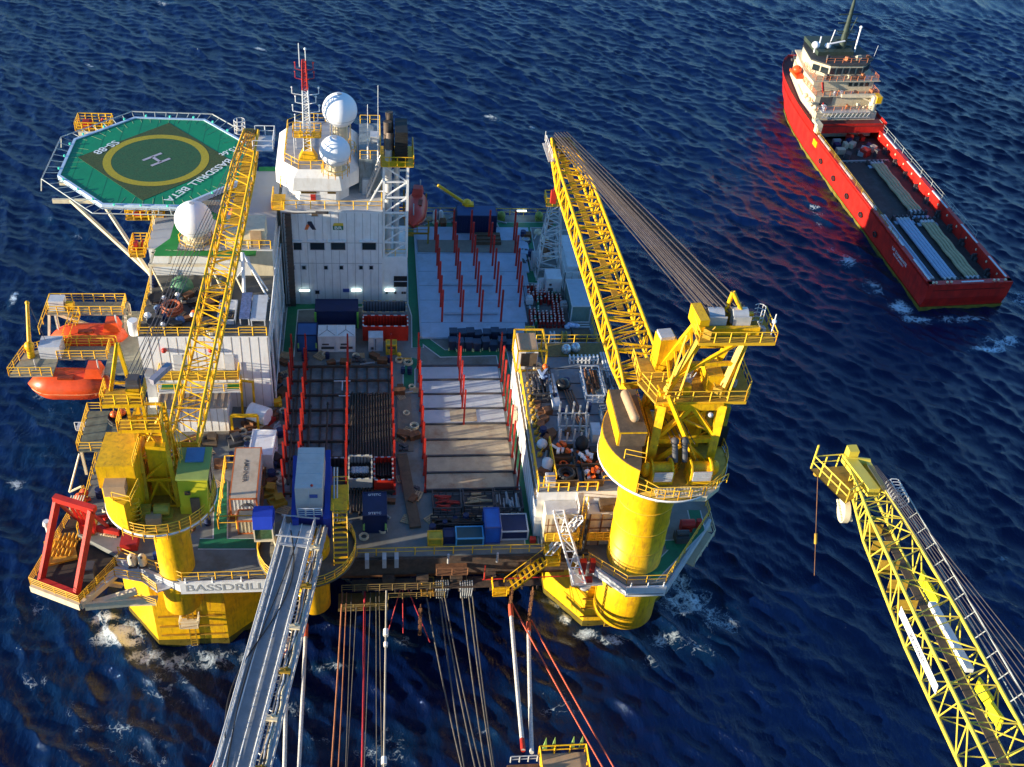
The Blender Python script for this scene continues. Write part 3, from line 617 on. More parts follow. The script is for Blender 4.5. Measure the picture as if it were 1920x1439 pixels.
for s_ in (-1,1): hb(c0+hp*s_*.85-hd*1.35, c0+hp*s_*.85+hd*1.35, .38)
hb(c0-hp*.85, c0+hp*.85, .38); O(m,'letter',lw,heli)
tl=mat('tie line',(.30,.42,.22),.6,n=.2)
m=M(); o8=oct8(R8-.3)
for i in range(8):
    for k in range(7):
        a=V3((*o8[i],HZ+.01)).lerp(V3((*o8[(i+1)%8],HZ+.01)),(k+.5)/7); dr=V3((C.x-a.x,C.y-a.y,0)).normalized(); L_=.9+.5*((k*i)%3); m.tube(a,a+dr*L_,.016,4)
O(m,'tie_line',tl,heli)
m=M()
for i in range(10):
    a=V3((C.x-9+i*2,C.y-10.6,HZ+.006)); b=V3((C.x-9+i*2,C.y+10.6,HZ+.006)); 
    k=max(0,abs(a.x-C.x)-4.6); a.y+=k; b.y-=k; m.strip([a,b],.05)
O(m,'plate_seam',mat('seam green',(.01,.13,.06),.6),heli)
wt = mat('letter white',(.75,.78,.76),.6,n=.08)
def along(s, p, q, size, flip=1, sx=1.0):
    a = at(*p,HZ+.03); b = at(*q,HZ+.03); d = (b-a).normalized()*flip
    text(s, size, wt, heli, V3(((a.x+b.x)/2,(a.y+b.y)/2,HZ+.06)), d, (-d.y,d.x,0), sx=sx)
along('BASSDRILL BETA', (432,300),(312,378), 1.42, 1, 1.12)
along('SS-88', (222,265),(176,290), 1.5, 1, 1.1)
along('15.6t', (446,277),(414,292), 1.35, -1 if False else 1, 1.0)
m = M()
for i in range(8):     # safety net frame
    a=V3((*oct8(R8+.1)[i],HZ-.3)); b=V3((*oct8(R8+.1)[(i+1)%8],HZ-.3)); a2=V3((*oct8(R8+1.9)[i],HZ-.05)); b2=V3((*oct8(R8+1.9)[(i+1)%8],HZ-.05))
    if i in (0,1): continue
    m.tube(a2,b2,.07,5)
    for k in range(8): m.tube(a.lerp(b,k/7),a2.lerp(b2,k/7),.045,5)
    m.tube(a.lerp(b,0),a.lerp(b,1),.06,5)
for a,b in ((oct8(R8+1.9)[5],oct8(R8+2.2)[5]),(oct8(R8+1.9)[6],oct8(R8+2.2)[6])): m.path([V3((*a,HZ-.05)),V3((*b,HZ-1.6))],.06,5)
O(m,'safety_net_frame',mat('net frame grey',(.45,.47,.43),.6),heli)
tr = []
m = M()
for i in range(8):
    for k in range(3):
        p=V3((*oct8(R8+.25)[i],HZ+.1)).lerp(V3((*oct8(R8+.25)[(i+1)%8],HZ+.1)),(k+.5)/3); m.tube(p,p+V3((0,0,.22)),.13,8)
O(m,'perimeter_light',mat('green lamp',(.1,.75,.5),.3),heli)
m = M()
for (p,q) in ((( -34,118,HZ-.6),(-24.4,112,21)),((-30,116.8,HZ-.6),(-24.4,110.5,22)),((-24.5,116,HZ-.7),(-24.4,110.5,22)),((-34,126,HZ-.6),(-24.4,126,18)),((-26,133,HZ-.6),(-22,127,18))): m.beam(p,q,.35,.35)
for yy in (118,122,126,130,134): m.beam((-36,yy,HZ-.75),(-17,yy,HZ-.75),.3,.5)
O(m,'support_truss',cream,heli)
# small landings on the helideck side
for (px,py,w,d,z,lab) in ((178,240,4.2,2.6,HZ-1.6,'yellow stair landing on the far left side of the helideck'),(275,405,4.2,2.2,HZ-2.2,'yellow landing with fire monitors below the near edge of the helideck'),(262,470,1.6,3.0,25.4,'small yellow cage landing beside the grey radome deck')):
    c=at(px,py,z); t=T('access_platform',lab,'platform',c); m=M(); m.cb(c,w,d,.12); O(m,'grating',ydk,t)
    m=M(); m.rail([c+V3((a*w/2,b*d/2,.1)) for a,b in ((-1,-1),(1,-1),(1,1),(-1,1))],1.2,.07,3,.8,close=True); O(m,'handrail',yel,t)
    O(M().cb(c+V3((-w*.2,0,.1)),w*.25,d*.3,.9),'valve_box',red,t); O(M().tube(c+V3((w*.1,0,.1)),c+V3((w*.25,.4,1.1)),.12),'fire_monitor',red,t)
# ================================================================== left deckhouse
dh = T('deckhouse', 'long white deckhouse on the left side with equipment stacked on its roof', 'deckhouse', (-17.6,106,D))
m = M(); m.prism([(-24.4,98.7),(-10.85,98.7),(-10.85,110),(-24.4,110)], D, 23); O(m,'wall',white,dh)
m = M(); m.box(-24.4,-10.85,110,127,D,26.6); O(m,'rear_wall',white,dh)
m = M(); seams_y(m,-24.3,-10.9,98.7,D+.1,22.9); seams_x(m,98.9,110,-10.85,D+.1,22.9,1.2); seams_x(m,110,118,-10.85,D+.1,26.5,1.2); O(m,'panel_seam',mat('seam brown',(.45,.40,.33),.7),dh)
m = M(); m.box(-24.5,-10.8,109.9,127.1,26.6,26.75); O(m,'radome_deck',mat('pale deck',(.40,.41,.42),.7,n=.12,scale=.4,dirt=(.30,.24,.16),damt=.45,dscale=.2),dh)
for gi,g in enumerate(([(290,476),(480,476)],[(322,470),(345,388),(352,370)],[(296,472),(330,448)],[(385,398),(440,424)],[(340,372),(440,358)],[(485,318),(530,318)])): O(M().strip([at(x,y,26.76) for x,y in g],1.1,26.765+gi*.004),'green_marking',mat('bright deck green',(.02,.22,.04),.6),dh)
m = M(); m.box(-24.4,-10.86,98.75,110,23,23.05); O(m,'roof_deck',mat('dirty roof deck',(.13,.13,.12),.8,n=.35,dirt=(.05,.04,.03),damt=.7,dscale=.6),dh)
m = M(); m.rail([(-24.3,98.85,23.05),(-17.5,98.85,23.05)],1.1,.06,3,1.3); m.rail([(-13.9,98.85,23.05),(-11,98.85,23.05)],1.1,.06,3,1.3); m.rail([(-24.3,98.85,23.05),(-24.3,112,23.05)],1.1,.06,3,1.3); m.rail([(-17.5,98.85,23.05),(-13.9,98.85,23.05)],.9,.05,2); m.rail([(-24.4,110,26.75),(-24.4,117,26.75)],1.1,.05); O(m,'handrail',yel2,dh)
m = M()    # open frame in front of the radome deck
for xx in (-23.8,-21.8,-19.6,-17.4,-15.2): m.beam((xx,109.8,26.5),(xx,107.0,26.5),.22,.3)
m.beam((-24,107,26.5),(-15,107,26.5),.25,.3); m.beam((-24,109.2,26.5),(-15,109.2,26.5),.25,.3)
for xx in (-23.8,-17.4,-15.2): m.beam((xx,107,26.5),(xx-.3,106.6,23.05),.2,.2); m.beam((xx,107,26.5),(xx+1.2,106.4,23.05),.14,.14)
O(m,'roof_frame',cream,dh)
m = M(); m.box(-22.6,-14.2,97.1,98.65,18.3,18.4); O(m,'balcony',ydk,dh)
m = M(); m.rail([(-22.6,97.1,18.4),(-14.2,97.1,18.4),(-14.2,98.6,18.4)],1.1,.06,3,1.3); m.rail([(-22.6,98.6,18.4),(-22.6,97.1,18.4)],1.1,.05); O(m,'balcony_rail',yel2,dh)
for xx in (-20.6,-15.2): m=M(); m.box(xx-.5,xx+.5,98.6,98.68,18.4,20.6); O(m,'door',lgrey,dh)
for xx in (-21.9,-17.0): m=M(); m.ball((xx,98.5,21.3),.3,10,6); O(m,'bell_lamp',red,dh)
# side of the block facing the racks : ducts and dark doorway strip
m = M(); m.box(-10.84,-10.7,99.5,104,D+.2,20); O(m,'side_recess',dgrey,dh)
m = M()
for yy in (99.4,104.5,111,116.5): m.tube((-10.6,yy,D),(-10.6,yy,22.5),.13,7)
for zz in (15,22.4,24.9): m.tube((-10.55,99,zz),(-10.55,117.5,zz),.09,6)
O(m,'side_pipe',lgrey,dh)
m = M(); m.box(-13.4,-10.9,110-.06,110,23.05,26.4); O(m,'inner_wall',cream,dh)
# roof items right half: white covers, blue solar-like cover, pit
def item(name,lab,cat,mats,fn,grp=None,kids=()):
    m=M(); fn(m); o=O(m,name,mats); tag(o,lab,cat,grp)
    for kn,km,kf in kids:
        m=M(); kf(m); O(m,kn,km,o)
    return o
item('hatch_cover','long translucent blue cover on the deckhouse roof','cover',mat('blue cover',(.12,.17,.33),.2,n=.4,scale=4),lambda m:m.box(-14.0,-12.9,100.6,105.3,23.9,24.05),None,
     (('cover_leg',lgrey,lambda m:[m.box(a-.06,a+.06,b-.06,b+.06,23.05,23.88) for a in (-13.9,-13.0) for b in (100.7,102.9,105.2)]),))
item('flat_cover','plain pale grey cover plate right of the blue cover on the deckhouse roof','cover',lgrey,lambda m:m.box(-12.8,-11.2,100.4,105.0,23.8,23.95),None,
     (('cover_leg',lgrey,lambda m:[m.box(a-.06,a+.06,b-.06,b+.06,23.05,23.78) for a in (-12.7,-11.3) for b in (100.5,104.9)]),))
item('roof_hatch','dark square hatch opening with pale coaming on the deckhouse roof','hatch',lgrey,lambda m:[m.box(-16.3,-14.5,y0,y0+.15,23.05,23.6) for y0 in (100.8,104.4)]+[m.box(x0,x0+.15,100.8,104.5,23.05,23.6) for x0 in (-16.4,-14.6)]+[m.box(-16.2,-14.6,103,104.4,23.05,23.5)],None,
     (('opening',brown,lambda m:m.box(-16.2,-14.65,100.96,102.9,23.06,23.1)),))
item('strut_frame','white tubular tripod strut over the deckhouse roof','strut',white,lambda m:[m.tube((-14,108.5,27.2),(-11.2,105.3,23.1),.12),m.tube((-14,108.5,27.2),(-11.4,107,23.1),.1),m.tube((-14,108.5,27.2),(-13.9,105.8,23.1),.2),m.tube((-14,108.5,25),(-16.2,106.5,23.1),.08)])
item('cream_cabin','cream cabin with a brown door behind the tripod strut','cabin',cream,lambda m:m.box(-15.9,-11.6,110.3,113.4,26.76,29.0),None,(('door',tan,lambda m:m.box(-13.2,-12,110.2,110.29,26.8,28.9)),('handrail',yel2,lambda m:m.rail([(-15.9,109.9,26.76),(-11.0,109.9,26.76)],1.1,.06,2,1.2))))
item('orange_capsule','orange capsule behind the left crane boom on the upper deck','capsule',orange,lambda m:m.ball((-14.9,114.6,27.9),1.15,16,10,1.1),None,(('skirt',dgrey,lambda m:m.lathe((-14.9,114.6,0),[(1,26.76),(1.1,27.3)],14)),))
# scattered gear on the left roof
def coil(m, c, R, r, n=4, seg=16):
    for k in range(n):
        rr=R-(k%2)*r*1.2; pts=[V3((c[0]+rr*cos(2*pi*i/seg),c[1]+rr*sin(2*pi*i/seg),c[2]+r+k*r*1.3)) for i in range(seg+1)]; m.path(pts,r,5)
item('hose_coil','orange hose coil lying on the deckhouse roof','hose coil',mat('orange rope',(.45,.12,.05),.7,n=.3),lambda m:coil(m,(-21.4,103.2,23.06),1.05,.16,4))
def tarp(m,c,r,h):
    for i in range(3): pass
    prof=[(r,0),(r*.95,h*.4),(r*.6,h*.85),(.05,h)]
    m.lathe(c,[(a,b) for a,b in prof],9)
item('tarpaulin','green tarpaulin heap on the deckhouse roof','tarpaulin',mat('green tarp',(.10,.26,.13),.6,n=.4,scale=3,bump=.5),lambda m:tarp(m,(-20.9,107.6,23.06),1.35,1.3))
item('timber_pallet','stack of pale planks lying on the deckhouse roof','planks',wood,lambda m:[m.cb((-17.0+.05*i,107.8-i*.42,23.06+.15*(i%2)),2.2,.22,.2,.12) for i in range(5)])
R_ = random.Random(5)
drums=[(-23.2,104.9,.75,.9),(-22.8,100.3,1.0,.6),(-20.7,100.2,.9,.55),(-19.2,104.4,.8,.7),(-18.0,103.0,.95,.5),(-17.6,100.5,.9,.6),(-18.3,106.0,.9,.9),(-22.0,106.0,.8,1.),(-17.2,104.9,.8,.6)]
rl = None
for i,(x,y,r,h) in enumerate(drums):
    if rl is None:
        rl = T('hose_reel','black hose reel among the clutter on the deckhouse roof','reel',(0,0,0),'black reels cluttering the deckhouse roof')
        m=M(); m.lathe((0,0,0),[(.9,0),(.9,.08),(.5,.1),(.5,.55),(.9,.57),(.9,.65)],16); O(m,'reel_body',black,rl)
        m=M(); coil(m,(0,0,.1),.7,.12,3,14); O(m,'hose',mat('dirty hose',(.07,.05,.045),.7,n=.4),rl); rl.location=(x,y,23.06); rl.rotation_euler=(0,0,.4)
    else:
        o=dup(rl,(x,y,23.06),i*.7); o.scale=(r,r,r*1.1); o.rotation_euler=(R_.uniform(-.3,.3),R_.uniform(-.3,.3),i)
gear=[('white_bollard','white','short white ventilator cap',(-23.6,101.2)),('x','w','',(-21.0,105.3)),('x','w','',(-19.0,101.6)),('x','w','',(-21.9,99.9)),('x','w','',(-22.4,104.7))]
v0=T('ventilator','white mushroom ventilator on the left part of the deckhouse roof','ventilator',(0,0,0),'white ventilators on the deckhouse roof')
m=M(); m.lathe((0,0,0),[(.2,0),(.2,.8)],10); O(m,'stem',white,v0); m=M(); m.lathe((0,0,0),[(.34,.75),(.42,.95),(.3,1.15),(.02,1.25)],12); O(m,'cap',white,v0)
for i,g in enumerate(gear):
    if i==0: v0.location=(*g[3],23.06)
    else: dup(v0,(*g[3],23.06),i).scale=(.7,.7,.75)
item('orange_float','bright orange float among the reels on the deckhouse roof','float',orange,lambda m:(m.ball((-18.9,102.2,23.5),.4,10,7),m.ball((-18.4,102.7,23.4),.34,10,7)))
item('blue_sack','crumpled blue sack on the deckhouse roof','sack',mat('blue sack',(.12,.2,.35),.7,n=.3),lambda m:(m.ball((-20.3,101.3,23.3),.6,9,6,.5),m.ball((-22.9,103.5,23.3),.5,9,6,.5)))
item('white_bin','white drum at the left end of the deckhouse roof','drum',white,lambda m:m.lathe((-25.0,100.2,0),[(.55,22.3),(.6,22.6),(.6,23.9),(.5,24.1)],14))
# lower white house in front of the deckhouse
lh = T('low_deckhouse','low white deckhouse with a tan ribbed roof in front of the long deckhouse','deckhouse',(-18.5,96,D))
m=M(); m.box(-22.6,-15.4,94.7,98.6,D,16.4); O(m,'wall',white,lh)
m=M(); seams_y(m,-22.5,-15.5,94.7,D+.1,16.3,.75); O(m,'panel_seam',MATS['seam brown'],lh)
m=M(); m.box(-22.7,-15.3,94.6,97.0,16.4,16.5); [m.box(-22.6+i*.75,-22.54+i*.75,94.58,97,16.5,16.56) for i in range(10)]; O(m,'roof',mat('tan roof',(.36,.28,.2),.7,n=.15),lh)
m=M(); m.box(-22.8,-14.1,97.0,98.6,16.6,16.75); O(m,'upper_walkway',lgrey,lh)
m=M(); m.strip([(-22.6,97.9,16.76),(-20,97.9,16.76)],1,16.76); m.strip([(-15.6,97.9,16.76),(-14.3,97.9,16.76)],1,16.76); O(m,'green_marking',MATS['bright deck green'],lh)
m=M(); m.rail([(-22.8,97.0,16.75),(-14.1,97.0,16.75),(-14.1,98.5,16.75)],1.1,.05); O(m,'handrail',yel2,lh)
# ================================================================== containers and deck cargo
def container(lab, x0,x1,y0,y1,z0,z1, body, frame, name='container', cat='container', grp=None, roof=None, ribs=True, rot=0):
    cx,cy=(x0+x1)/2,(y0+y1)/2; t=T(name,lab,cat,(cx,cy,z0),grp); 
    m=M(); m.box(x0+.05,x1-.05,y0+.05,y1-.05,z0+.1,z1-.06); O(m,'shell',body,t)
    m=M()
    for a in (x0,x1):
        for b in (y0,y1): m.box(a-.07,a+.07,b-.07,b+.07,z0,z1)
        for z in (z0+.08,z1-.06): m.beam((a,y0,z),(a,y1,z),.13,.13)
    for b in (y0,y1):
        for z in (z0+.08,z1-.06): m.beam((x0,b,z),(x1,b,z),.13,.13)
    O(m,'frame',frame,t)
    m=M()
    if ribs:
        n=int((y1-y0)/.35)
        for i in range(1,n):
            y=y0+i*(y1-y0)/n
            for a in (x0,x1): m.box(a-.03,a+.03,y-.06,y+.06,z0+.15,z1-.13)
        n=int((x1-x0)/.35)
        for i in range(1,n):
            x=x0+i*(x1-x0)/n; m.box(x-.06,x+.06,y0-.02,y0+.04,z0+.15,z1-.13)
        O(m,'corrugation',body,t)
    if roof: m=M(); m.box(x0+.08,x1-.08,y0+.08,y1-.08,z1-.05,z1+.01); O(m,'roof',roof,t)
    if rot: t.rotation_euler=(0,0,rot)
    return t
orf = mat('orange frame',(.6,.16,.04),.5)
c1=container('long cream service container lettered on its roof behind the blue cab',-13.95,-11.35,81.1,88.4,14.0,16.4,white,orf,roof=mat('beige roof',(.55,.45,.33),.7,n=.12,dirt=(.3,.2,.12),damt=.5))
text('AMDINER', .62, dgrey, c1, (-12.7,85,16.43), (0,-1,0), (1,0,0), sx=1.2)
m=M(); pts=[V3((-12.35+cos(a)*.65,81.0,15.2+sin(a)*.55)) for a in [i*pi/8 for i in range(9)]]; m.path(pts,.06,5); m.path([p+(V3((-12.35,81,15.2))-p)*.35 for p in pts],.05,5); O(m,'logo_arc',dgrey,c1)
c1b=container('cream container below and in front of the long service container',-13.2,-11.0,79.5,81.0,13,14.9,cream,orf)
item('steel_cradle','brown steel frame under the long cream container','frame',rustm,lambda m:[m.beam((x,81,13.6),(x,88.5,13.6),.2,.3) for x in (-14.3,-12.7,-11.1)]+[m.beam((-14.3,y,13.3),(-11.1,y,13.3),.2,.5) for y in (81.5,85,88)])
container('pale white container half hidden behind the long cream container',-12.6,-10.2,88.2,92.0,13,15.6,white,white,ribs=False,rot=-.06)
item('scaffold_rail','yellow handrail enclosure round the long cream container','handrail',yel2,lambda m:m.rail([(-11.6,80.2,13),(-15.2,80.2,13),(-15.2,88.8,13),(-13,88.8,13)],1.9,.07,2,2))
c=container('dark navy container with SITETC lettering at the front of the left deck',-.85,1.45,79.2,82.4,13,15.6,navy,navy,ribs=False)
text('SITETC', .42, white, c, (.3,79.45,15.62), (1,0,0), (0,1,0)); text('SITETC', .42, white, c, (.3,82.0,15.62), (1,0,0), (0,1,0))
m=M(); [m.box(a-.1,a+.1,79.1,79.25,13.5,14.4) for a in (-.8,1.4)]; O(m,'reflective_stripe',mat('lime stripe',(.35,.6,.15),.5),c)
# boxes at the house front
c=container('long dark navy container with lime corner posts below the accommodation wall',-6.6,-1.5,113.2,115.6,13,15.6,navy,navy,ribs=False)
m=M(); [m.box(a-.12,a+.12,112.95,113.12,13.1,15.5) for a in (-6.6,-1.5)]; O(m,'lime_post',mat('lime post',(.2,.55,.08),.5),c)
def skip(lab,x0,x1,y0,y1,z0,z1,m1,m2,rimm,fill=None):
    t=T('open_container',lab,'open container',((x0+x1)/2,(y0+y1)/2,z0)); w=.12
    m=M(); m.box(x0,x1,y0,y1,z0,z0+.15); m.box(x0,x1,y0,y0+w,z0+.15,z1); m.box(x0,x1,y1-w,y1,z0+.15,z1); m.box(x0,x0+w,y0+w,y1-w,z0+.15,z1); m.box(x1-w,x1,y0+w,y1-w,z0+.15,z1); O(m,'shell',m1,t)
    m=M(); n=int((x1-x0)/.35)
    for i in range(n): m.box(x0+(i+.3)*(x1-x0)/n,x0+(i+.6)*(x1-x0)/n,y1-w-.05,y1-w,z0+.15,z1-.1)
    O(m,'inner_rib',m2,t)
    m=M(); n=max(3,int((x1-x0)/.8))
    for y in (y0+w/2,y1-w/2):
        for i in range(n): m.box(x0+(i+.1)*(x1-x0)/n,x0+(i+.6)*(x1-x0)/n,y-.09,y+.09,z1,z1+.03)
    for x in (x0+w/2,x1-w/2):
        for i in range(max(2,int((y1-y0)/.7))): q=max(2,int((y1-y0)/.7)); m.box(x-.09,x+.09,y0+(i+.2)*(y1-y0)/q,y0+(i+.6)*(y1-y0)/q,z1,z1+.03)
    O(m,'rim_stripe',rimm,t)
    if fill: m=M(); m.box(x0+w,x1-w,y0+w,y1-w,z0+.15,z0+fill[0]); O(m,'contents',fill[1],t)
    return t
skip('open grey blue container with ochre rim below the annex',-.95,4.5,113.2,115.6,13,15.4,mat('blue grey shell',(.16,.2,.24),.6,n=.2,dirt=(.28,.2,.1),damt=.4),dgrey,mat('ochre rim',(.4,.3,.15),.6))
skip('open bright red container with white dashed rim beside the white tanks',-.9,4.6,110.6,112.9,13,15.2,mat('bright red',(.55,.03,.015),.45,n=.15),mat('dark red',(.2,.015,.01),.6),linew)
c=container('blue cube container left of the two white tank frames',-8.6,-6.3,108.6,111.0,13,15.5,mat('mid blue',(.03,.12,.32),.5,n=.15),navy,ribs=False)
m=M(); [m.box(a-.09,a+.09,108.45,108.6,13.6,14.3) for a in (-8.5,-6.4)]; O(m,'reflective_stripe',MATS['lime stripe'],c)
for i,(x,lab) in enumerate(((-6.1,'dirty white tank frame beside the blue cube container'),(-3.9,'cleaner white tank frame between the dirty one and the red container'))):
    t=container(lab,x,x+2.05,108.5,110.6,13,15.4,white,white,'tank_container','tank',ribs=False)
    m=M(); m.tube((x+.1,108.6,15.45),(x+1.0,109.6,15.5),.03,4); m.tube((x+1.95,108.6,15.45),(x+1.0,109.6,15.5),.03,4); m.tube((x+1,110.5,15.45),(x+1,109.6,15.5),.03,4); O(m,'sling',dgrey,t)
    m=M(); m.box(x+.3,x+1.8,108.4,108.49,13.5,13.8); m.box(x+.4,x+1.2,108.4,108.49,14.1,14.25); O(m,'label_plate',dgrey,t)
c=container('narrow pale locker standing before the red container',-.15,1.45,108.6,109.8,13,15.1,lgrey,lgrey,'locker','locker',ribs=False)
m=M(); m.box(.6,.66,108.5,108.6,13.2,14.8); m.box(.1,.4,108.5,108.6,13.3,13.6); O(m,'door_gap',dgrey,c)
c=container('small yellow tool box before the red container',1.9,3.1,107.9,108.9,13,14.5,mat('ochre box',(.42,.32,.05),.6,n=.2),yel2,'tool_box','tool box',ribs=False)
m=M(); m.box(2.1,2.9,107.82,107.9,13.9,14.15); O(m,'label_plate',dgrey,c)
item('valve_rack','yellow pipe valve stand at the corner of the central walkway','valve',yel2,lambda m:[m.tube((3.2+i*.3,107.2,13),(3.4+i*.35,106.2,13.8),.07) for i in range(5)]+[m.ball((3.4,107.3,13.5),.3,8,6)])
# container under the gangway head side & skips near left rack front
skip('grey open basket with pale sacks in it at the front of the left rack',-2.4,.1,84.7,88.3,13.4,15.2,grey,dgrey,mat('cream rim',(.6,.55,.4),.6),(.5,dgrey))
item('sacks','pile of pale plastic sacks inside the grey open basket','sacks',mat('plastic sack',(.5,.55,.6),.5,n=.2),lambda m:[m.ball((-1.9+.35*(i%5),87.3-.45*(i//5),14.15),.32,9,6,.7) for i in range(10)])
skip('red ended open basket right of the grey basket',.25,2.3,84.8,88.3,13.4,14.9,mat('bright red',(.5,.03,.02),.5),mat('dark red',(.2,.01,.01),.5),grey)
skip('black open basket between the gangway house and the grey basket',-4.6,-2.6,85.3,88.3,13.4,14.9,dgrey,black,grey)
item('gangplank','long worn steel plank lying along the central walkway','plank',brown,lambda m:m.beam((3.3,90.3,13.25),(4.4,79.6,13.25),1.15,.28))
item('gangplank','dark wide cable tray strip running down between the racks','cable tray',mat('walk plate',(.2,.17,.13),.8,n=.2),lambda m:m.box(2.95,4.6,91,101.5,13.01,13.1))
# front right corner: baskets, blue boxes
def basket(x0,x1,y0,y1,z0,z1,mt,lab,n=5,fill=None,fm=None,grp=None,cat='cargo basket'):
    t=T('cargo_basket',lab,cat,((x0+x1)/2,(y0+y1)/2,z0),grp); m=M()
    m.box(x0,x1,y0,y1,z0,z0+.1)
    for z in (z0+.1,(z0+z1)/2,z1):
        for p,q in (((x0,y0),(x1,y0)),((x1,y0),(x1,y1)),((x1,y1),(x0,y1)),((x0,y1),(x0,y0))): m.beam((*p,z),(*q,z),.1,.1)
    for i in range(n+1):
        for yy in (y0,y1): m.beam((x0+(x1-x0)*i/n,yy,z0),(x0+(x1-x0)*i/n,yy,z1),.09,.09)
    k=max(2,int((y1-y0)/(x1-x0)*n))
    for i in range(k+1):
        for xx in (x0,x1): m.beam((xx,y0+(y1-y0)*i/k,z0),(xx,y0+(y1-y0)*i/k,z1),.09,.09)
    O(m,'basket_frame',mt,t)
    if fill:
        m=M(); rr=random.Random(int(x0*10+y0))
        L='y' if (y1-y0)>(x1-x0) else 'x'
        for i in range(fill):
            r=rr.uniform(.06,.16)
            if L=='x': yy=rr.uniform(y0+.2,y1-.2); a=rr.uniform(x0+.1,(x0+x1)/2); m.tube((a,yy,z0+.3+rr.random()*(z1-z0)*.5),(min(x1-.1,a+rr.uniform(.8,(x1-x0)*.7)),yy+rr.uniform(-.15,.15),z0+.3+rr.random()*(z1-z0)*.5),r,7)
            else: xx=rr.uniform(x0+.2,x1-.2); a=rr.uniform(y0+.1,(y0+y1)/2); m.tube((xx,a,z0+.3+rr.random()*(z1-z0)*.5),(xx+rr.uniform(-.1,.1),min(y1-.1,a+rr.uniform(.8,(y1-y0)*.7)),z0+.3+rr.random()*(z1-z0)*.5),r,7)
        O(m,'contents',fm or pipem,t)
    return t
basket(6.3,9.2,81.4,84.1,13,14.1,dgrey,'dark basket of red fittings in front of the cream hatch plates',4,12,red)
basket(9.5,12.6,81.6,84.1,13,14.1,dgrey,'dark basket of pale tubes beside the red fittings',4,12,wood)
basket(12.8,15.6,81.2,84.2,13,14.1,dgrey,'dark basket of tangled grey fittings near the green walkway',4,16,grey)
basket(6.0,12.2,79.3,80.6,13,13.9,black,'long low black basket of pipes near the front edge',8,16,pipem)
c=container('pale framed blue open tote at the front right corner',13.0,15.7,77.8,80.2,13,14.3,navy,lgrey,ribs=False)
c=container('upright blue cargo box beside the framed tote',11.3,12.8,77.4,80.1,13,15.4,mat('bright blue',(.02,.13,.5),.45,n=.15),blue,ribs=False)
c=container('low teal and light blue unit at the front edge',8.4,11.1,77.1,78.7,13,14.2,mat('teal dark',(.03,.08,.09),.5),mat('sky blue',(.1,.4,.65),.5),ribs=False)
c=container('small dark blue box between the yellow box and the teal unit',7.2,8.2,77.5,78.6,13,14.1,navy,navy,ribs=False)
c=container('small yellow box at the front edge rail',5.6,7.0,77.3,78.4,13,14.0,mat('ochre box2',(.5,.4,.04),.6,n=.2),yel2,ribs=False)
item('fire_box','small red box by the front rail at the end of the green walkway','fire box',red,lambda m:m.box(15.9,16.5,77.2,77.7,13,13.6))
# row of dark bins
b0=T('waste_bin','black and blue waste bin in the double row behind the right hatch deck','bin',(0,0,0),'dark bins in a double row behind the right hatch deck')
m=M(); m.box(-.45,.45,-.5,.5,.15,1.35); O(m,'bin_body',mat('bin navy',(.015,.03,.07),.5,n=.4,dirt=(.1,.03,.03),damt=.3,dscale=2),b0)
m=M(); m.box(-.5,.5,-.55,.5,1.35,1.5); O(m,'lid',mat('bin lid',(.03,.05,.09),.5,n=.3),b0)
m=M(); [m.box(a-.06,a+.06,-.56,-.5,.1,.5) for a in (-.42,.42)]; O(m,'corner_plate',mat('pale yellow plate',(.5,.55,.3),.6),b0)
k=0
rr=random.Random(2)
for j,y in enumerate((108.9,110.6)):
    for i in range(8):
        p=(9.8+i*1.02+(.3 if j else 0)+rr.uniform(-.08,.08),y+rr.uniform(-.15,.15),13)
        if k==0: b0.location=p
        else: o=dup(b0,p,rr.uniform(-.12,.12)); o.scale=(1,1,rr.uniform(.75,1.15))
        k+=1
# gas cylinders
g0=T('gas_cylinder','red gas cylinder with white cap in the packed block left of the green container','gas cylinder',(0,0,0),'red gas cylinders in the packed block')
m=M(); m.lathe((0,0,0),[(.19,0),(.19,.75),(.13,.95)],8); O(m,'cylinder_body',mat('cylinder red',(.36,.025,.02),.5,n=.3,dirt=(.05,.02,.02),damt=.4),g0)
m=M(); m.lathe((0,0,0),[(.11,.93),(.11,1.08)],7); O(m,'cap',mat('cap white',(.7,.55,.5),.5,n=.2),g0)
gg=T('gas_cylinder','green gas cylinder inside the block of red ones','gas cylinder',(0,0,0),'green gas cylinders in the packed block')
m=M(); m.lathe((0,0,0),[(.19,0),(.19,.75),(.13,.95)],8); O(m,'cylinder_body',mat('cylinder green',(.02,.14,.07),.5,n=.3),gg)
m=M(); m.lathe((0,0,0),[(.11,.93),(.11,1.08)],7); O(m,'cap',mat('cap pale',(.35,.5,.4),.5,n=.2),gg)
k=kg=0
for i in range(9):
    for j in range(16):
        if 3<=i<=5 and 5<=j<=8: continue
        if i<2 and 6<=j<=10 : continue
        if rr.random()<.06: continue
        p=(20.1+i*.5+j*.03+rr.uniform(-.06,.06),113.2+j*.52+rr.uniform(-.06,.06),13)
        gr = (i>=6 and j>11) or (i in(2,3) and 5<=j<=8) or rr.random()<.08
        src=gg if gr else g0
        if (gr and kg==0) or (not gr and k==0): src.location=p
        else: dup(src,p,rr.random()*6)
        if gr: kg+=1
        else: k+=1
item('cylinder_rack','dark steel frame round the block of gas cylinders','rack',dgrey,lambda m:[m.beam((19.8+.06*i,113+i*4.2,13.5),(25,113+i*4.2,13.5),.08,.08) for i in range(3)]+[m.beam((19.8,113,13.5),(19.9,121.5,13.5),.08,.08)])
container('pale green ribbed container right of the gas cylinders',25.2,27.6,114.2,120.0,13,15.6,mat('pale green shell',(.16,.27,.25),.6,n=.15,dirt=(.2,.12,.06),damt=.3),lgrey,roof=mat('pale blue roof',(.35,.42,.48),.6,n=.1))
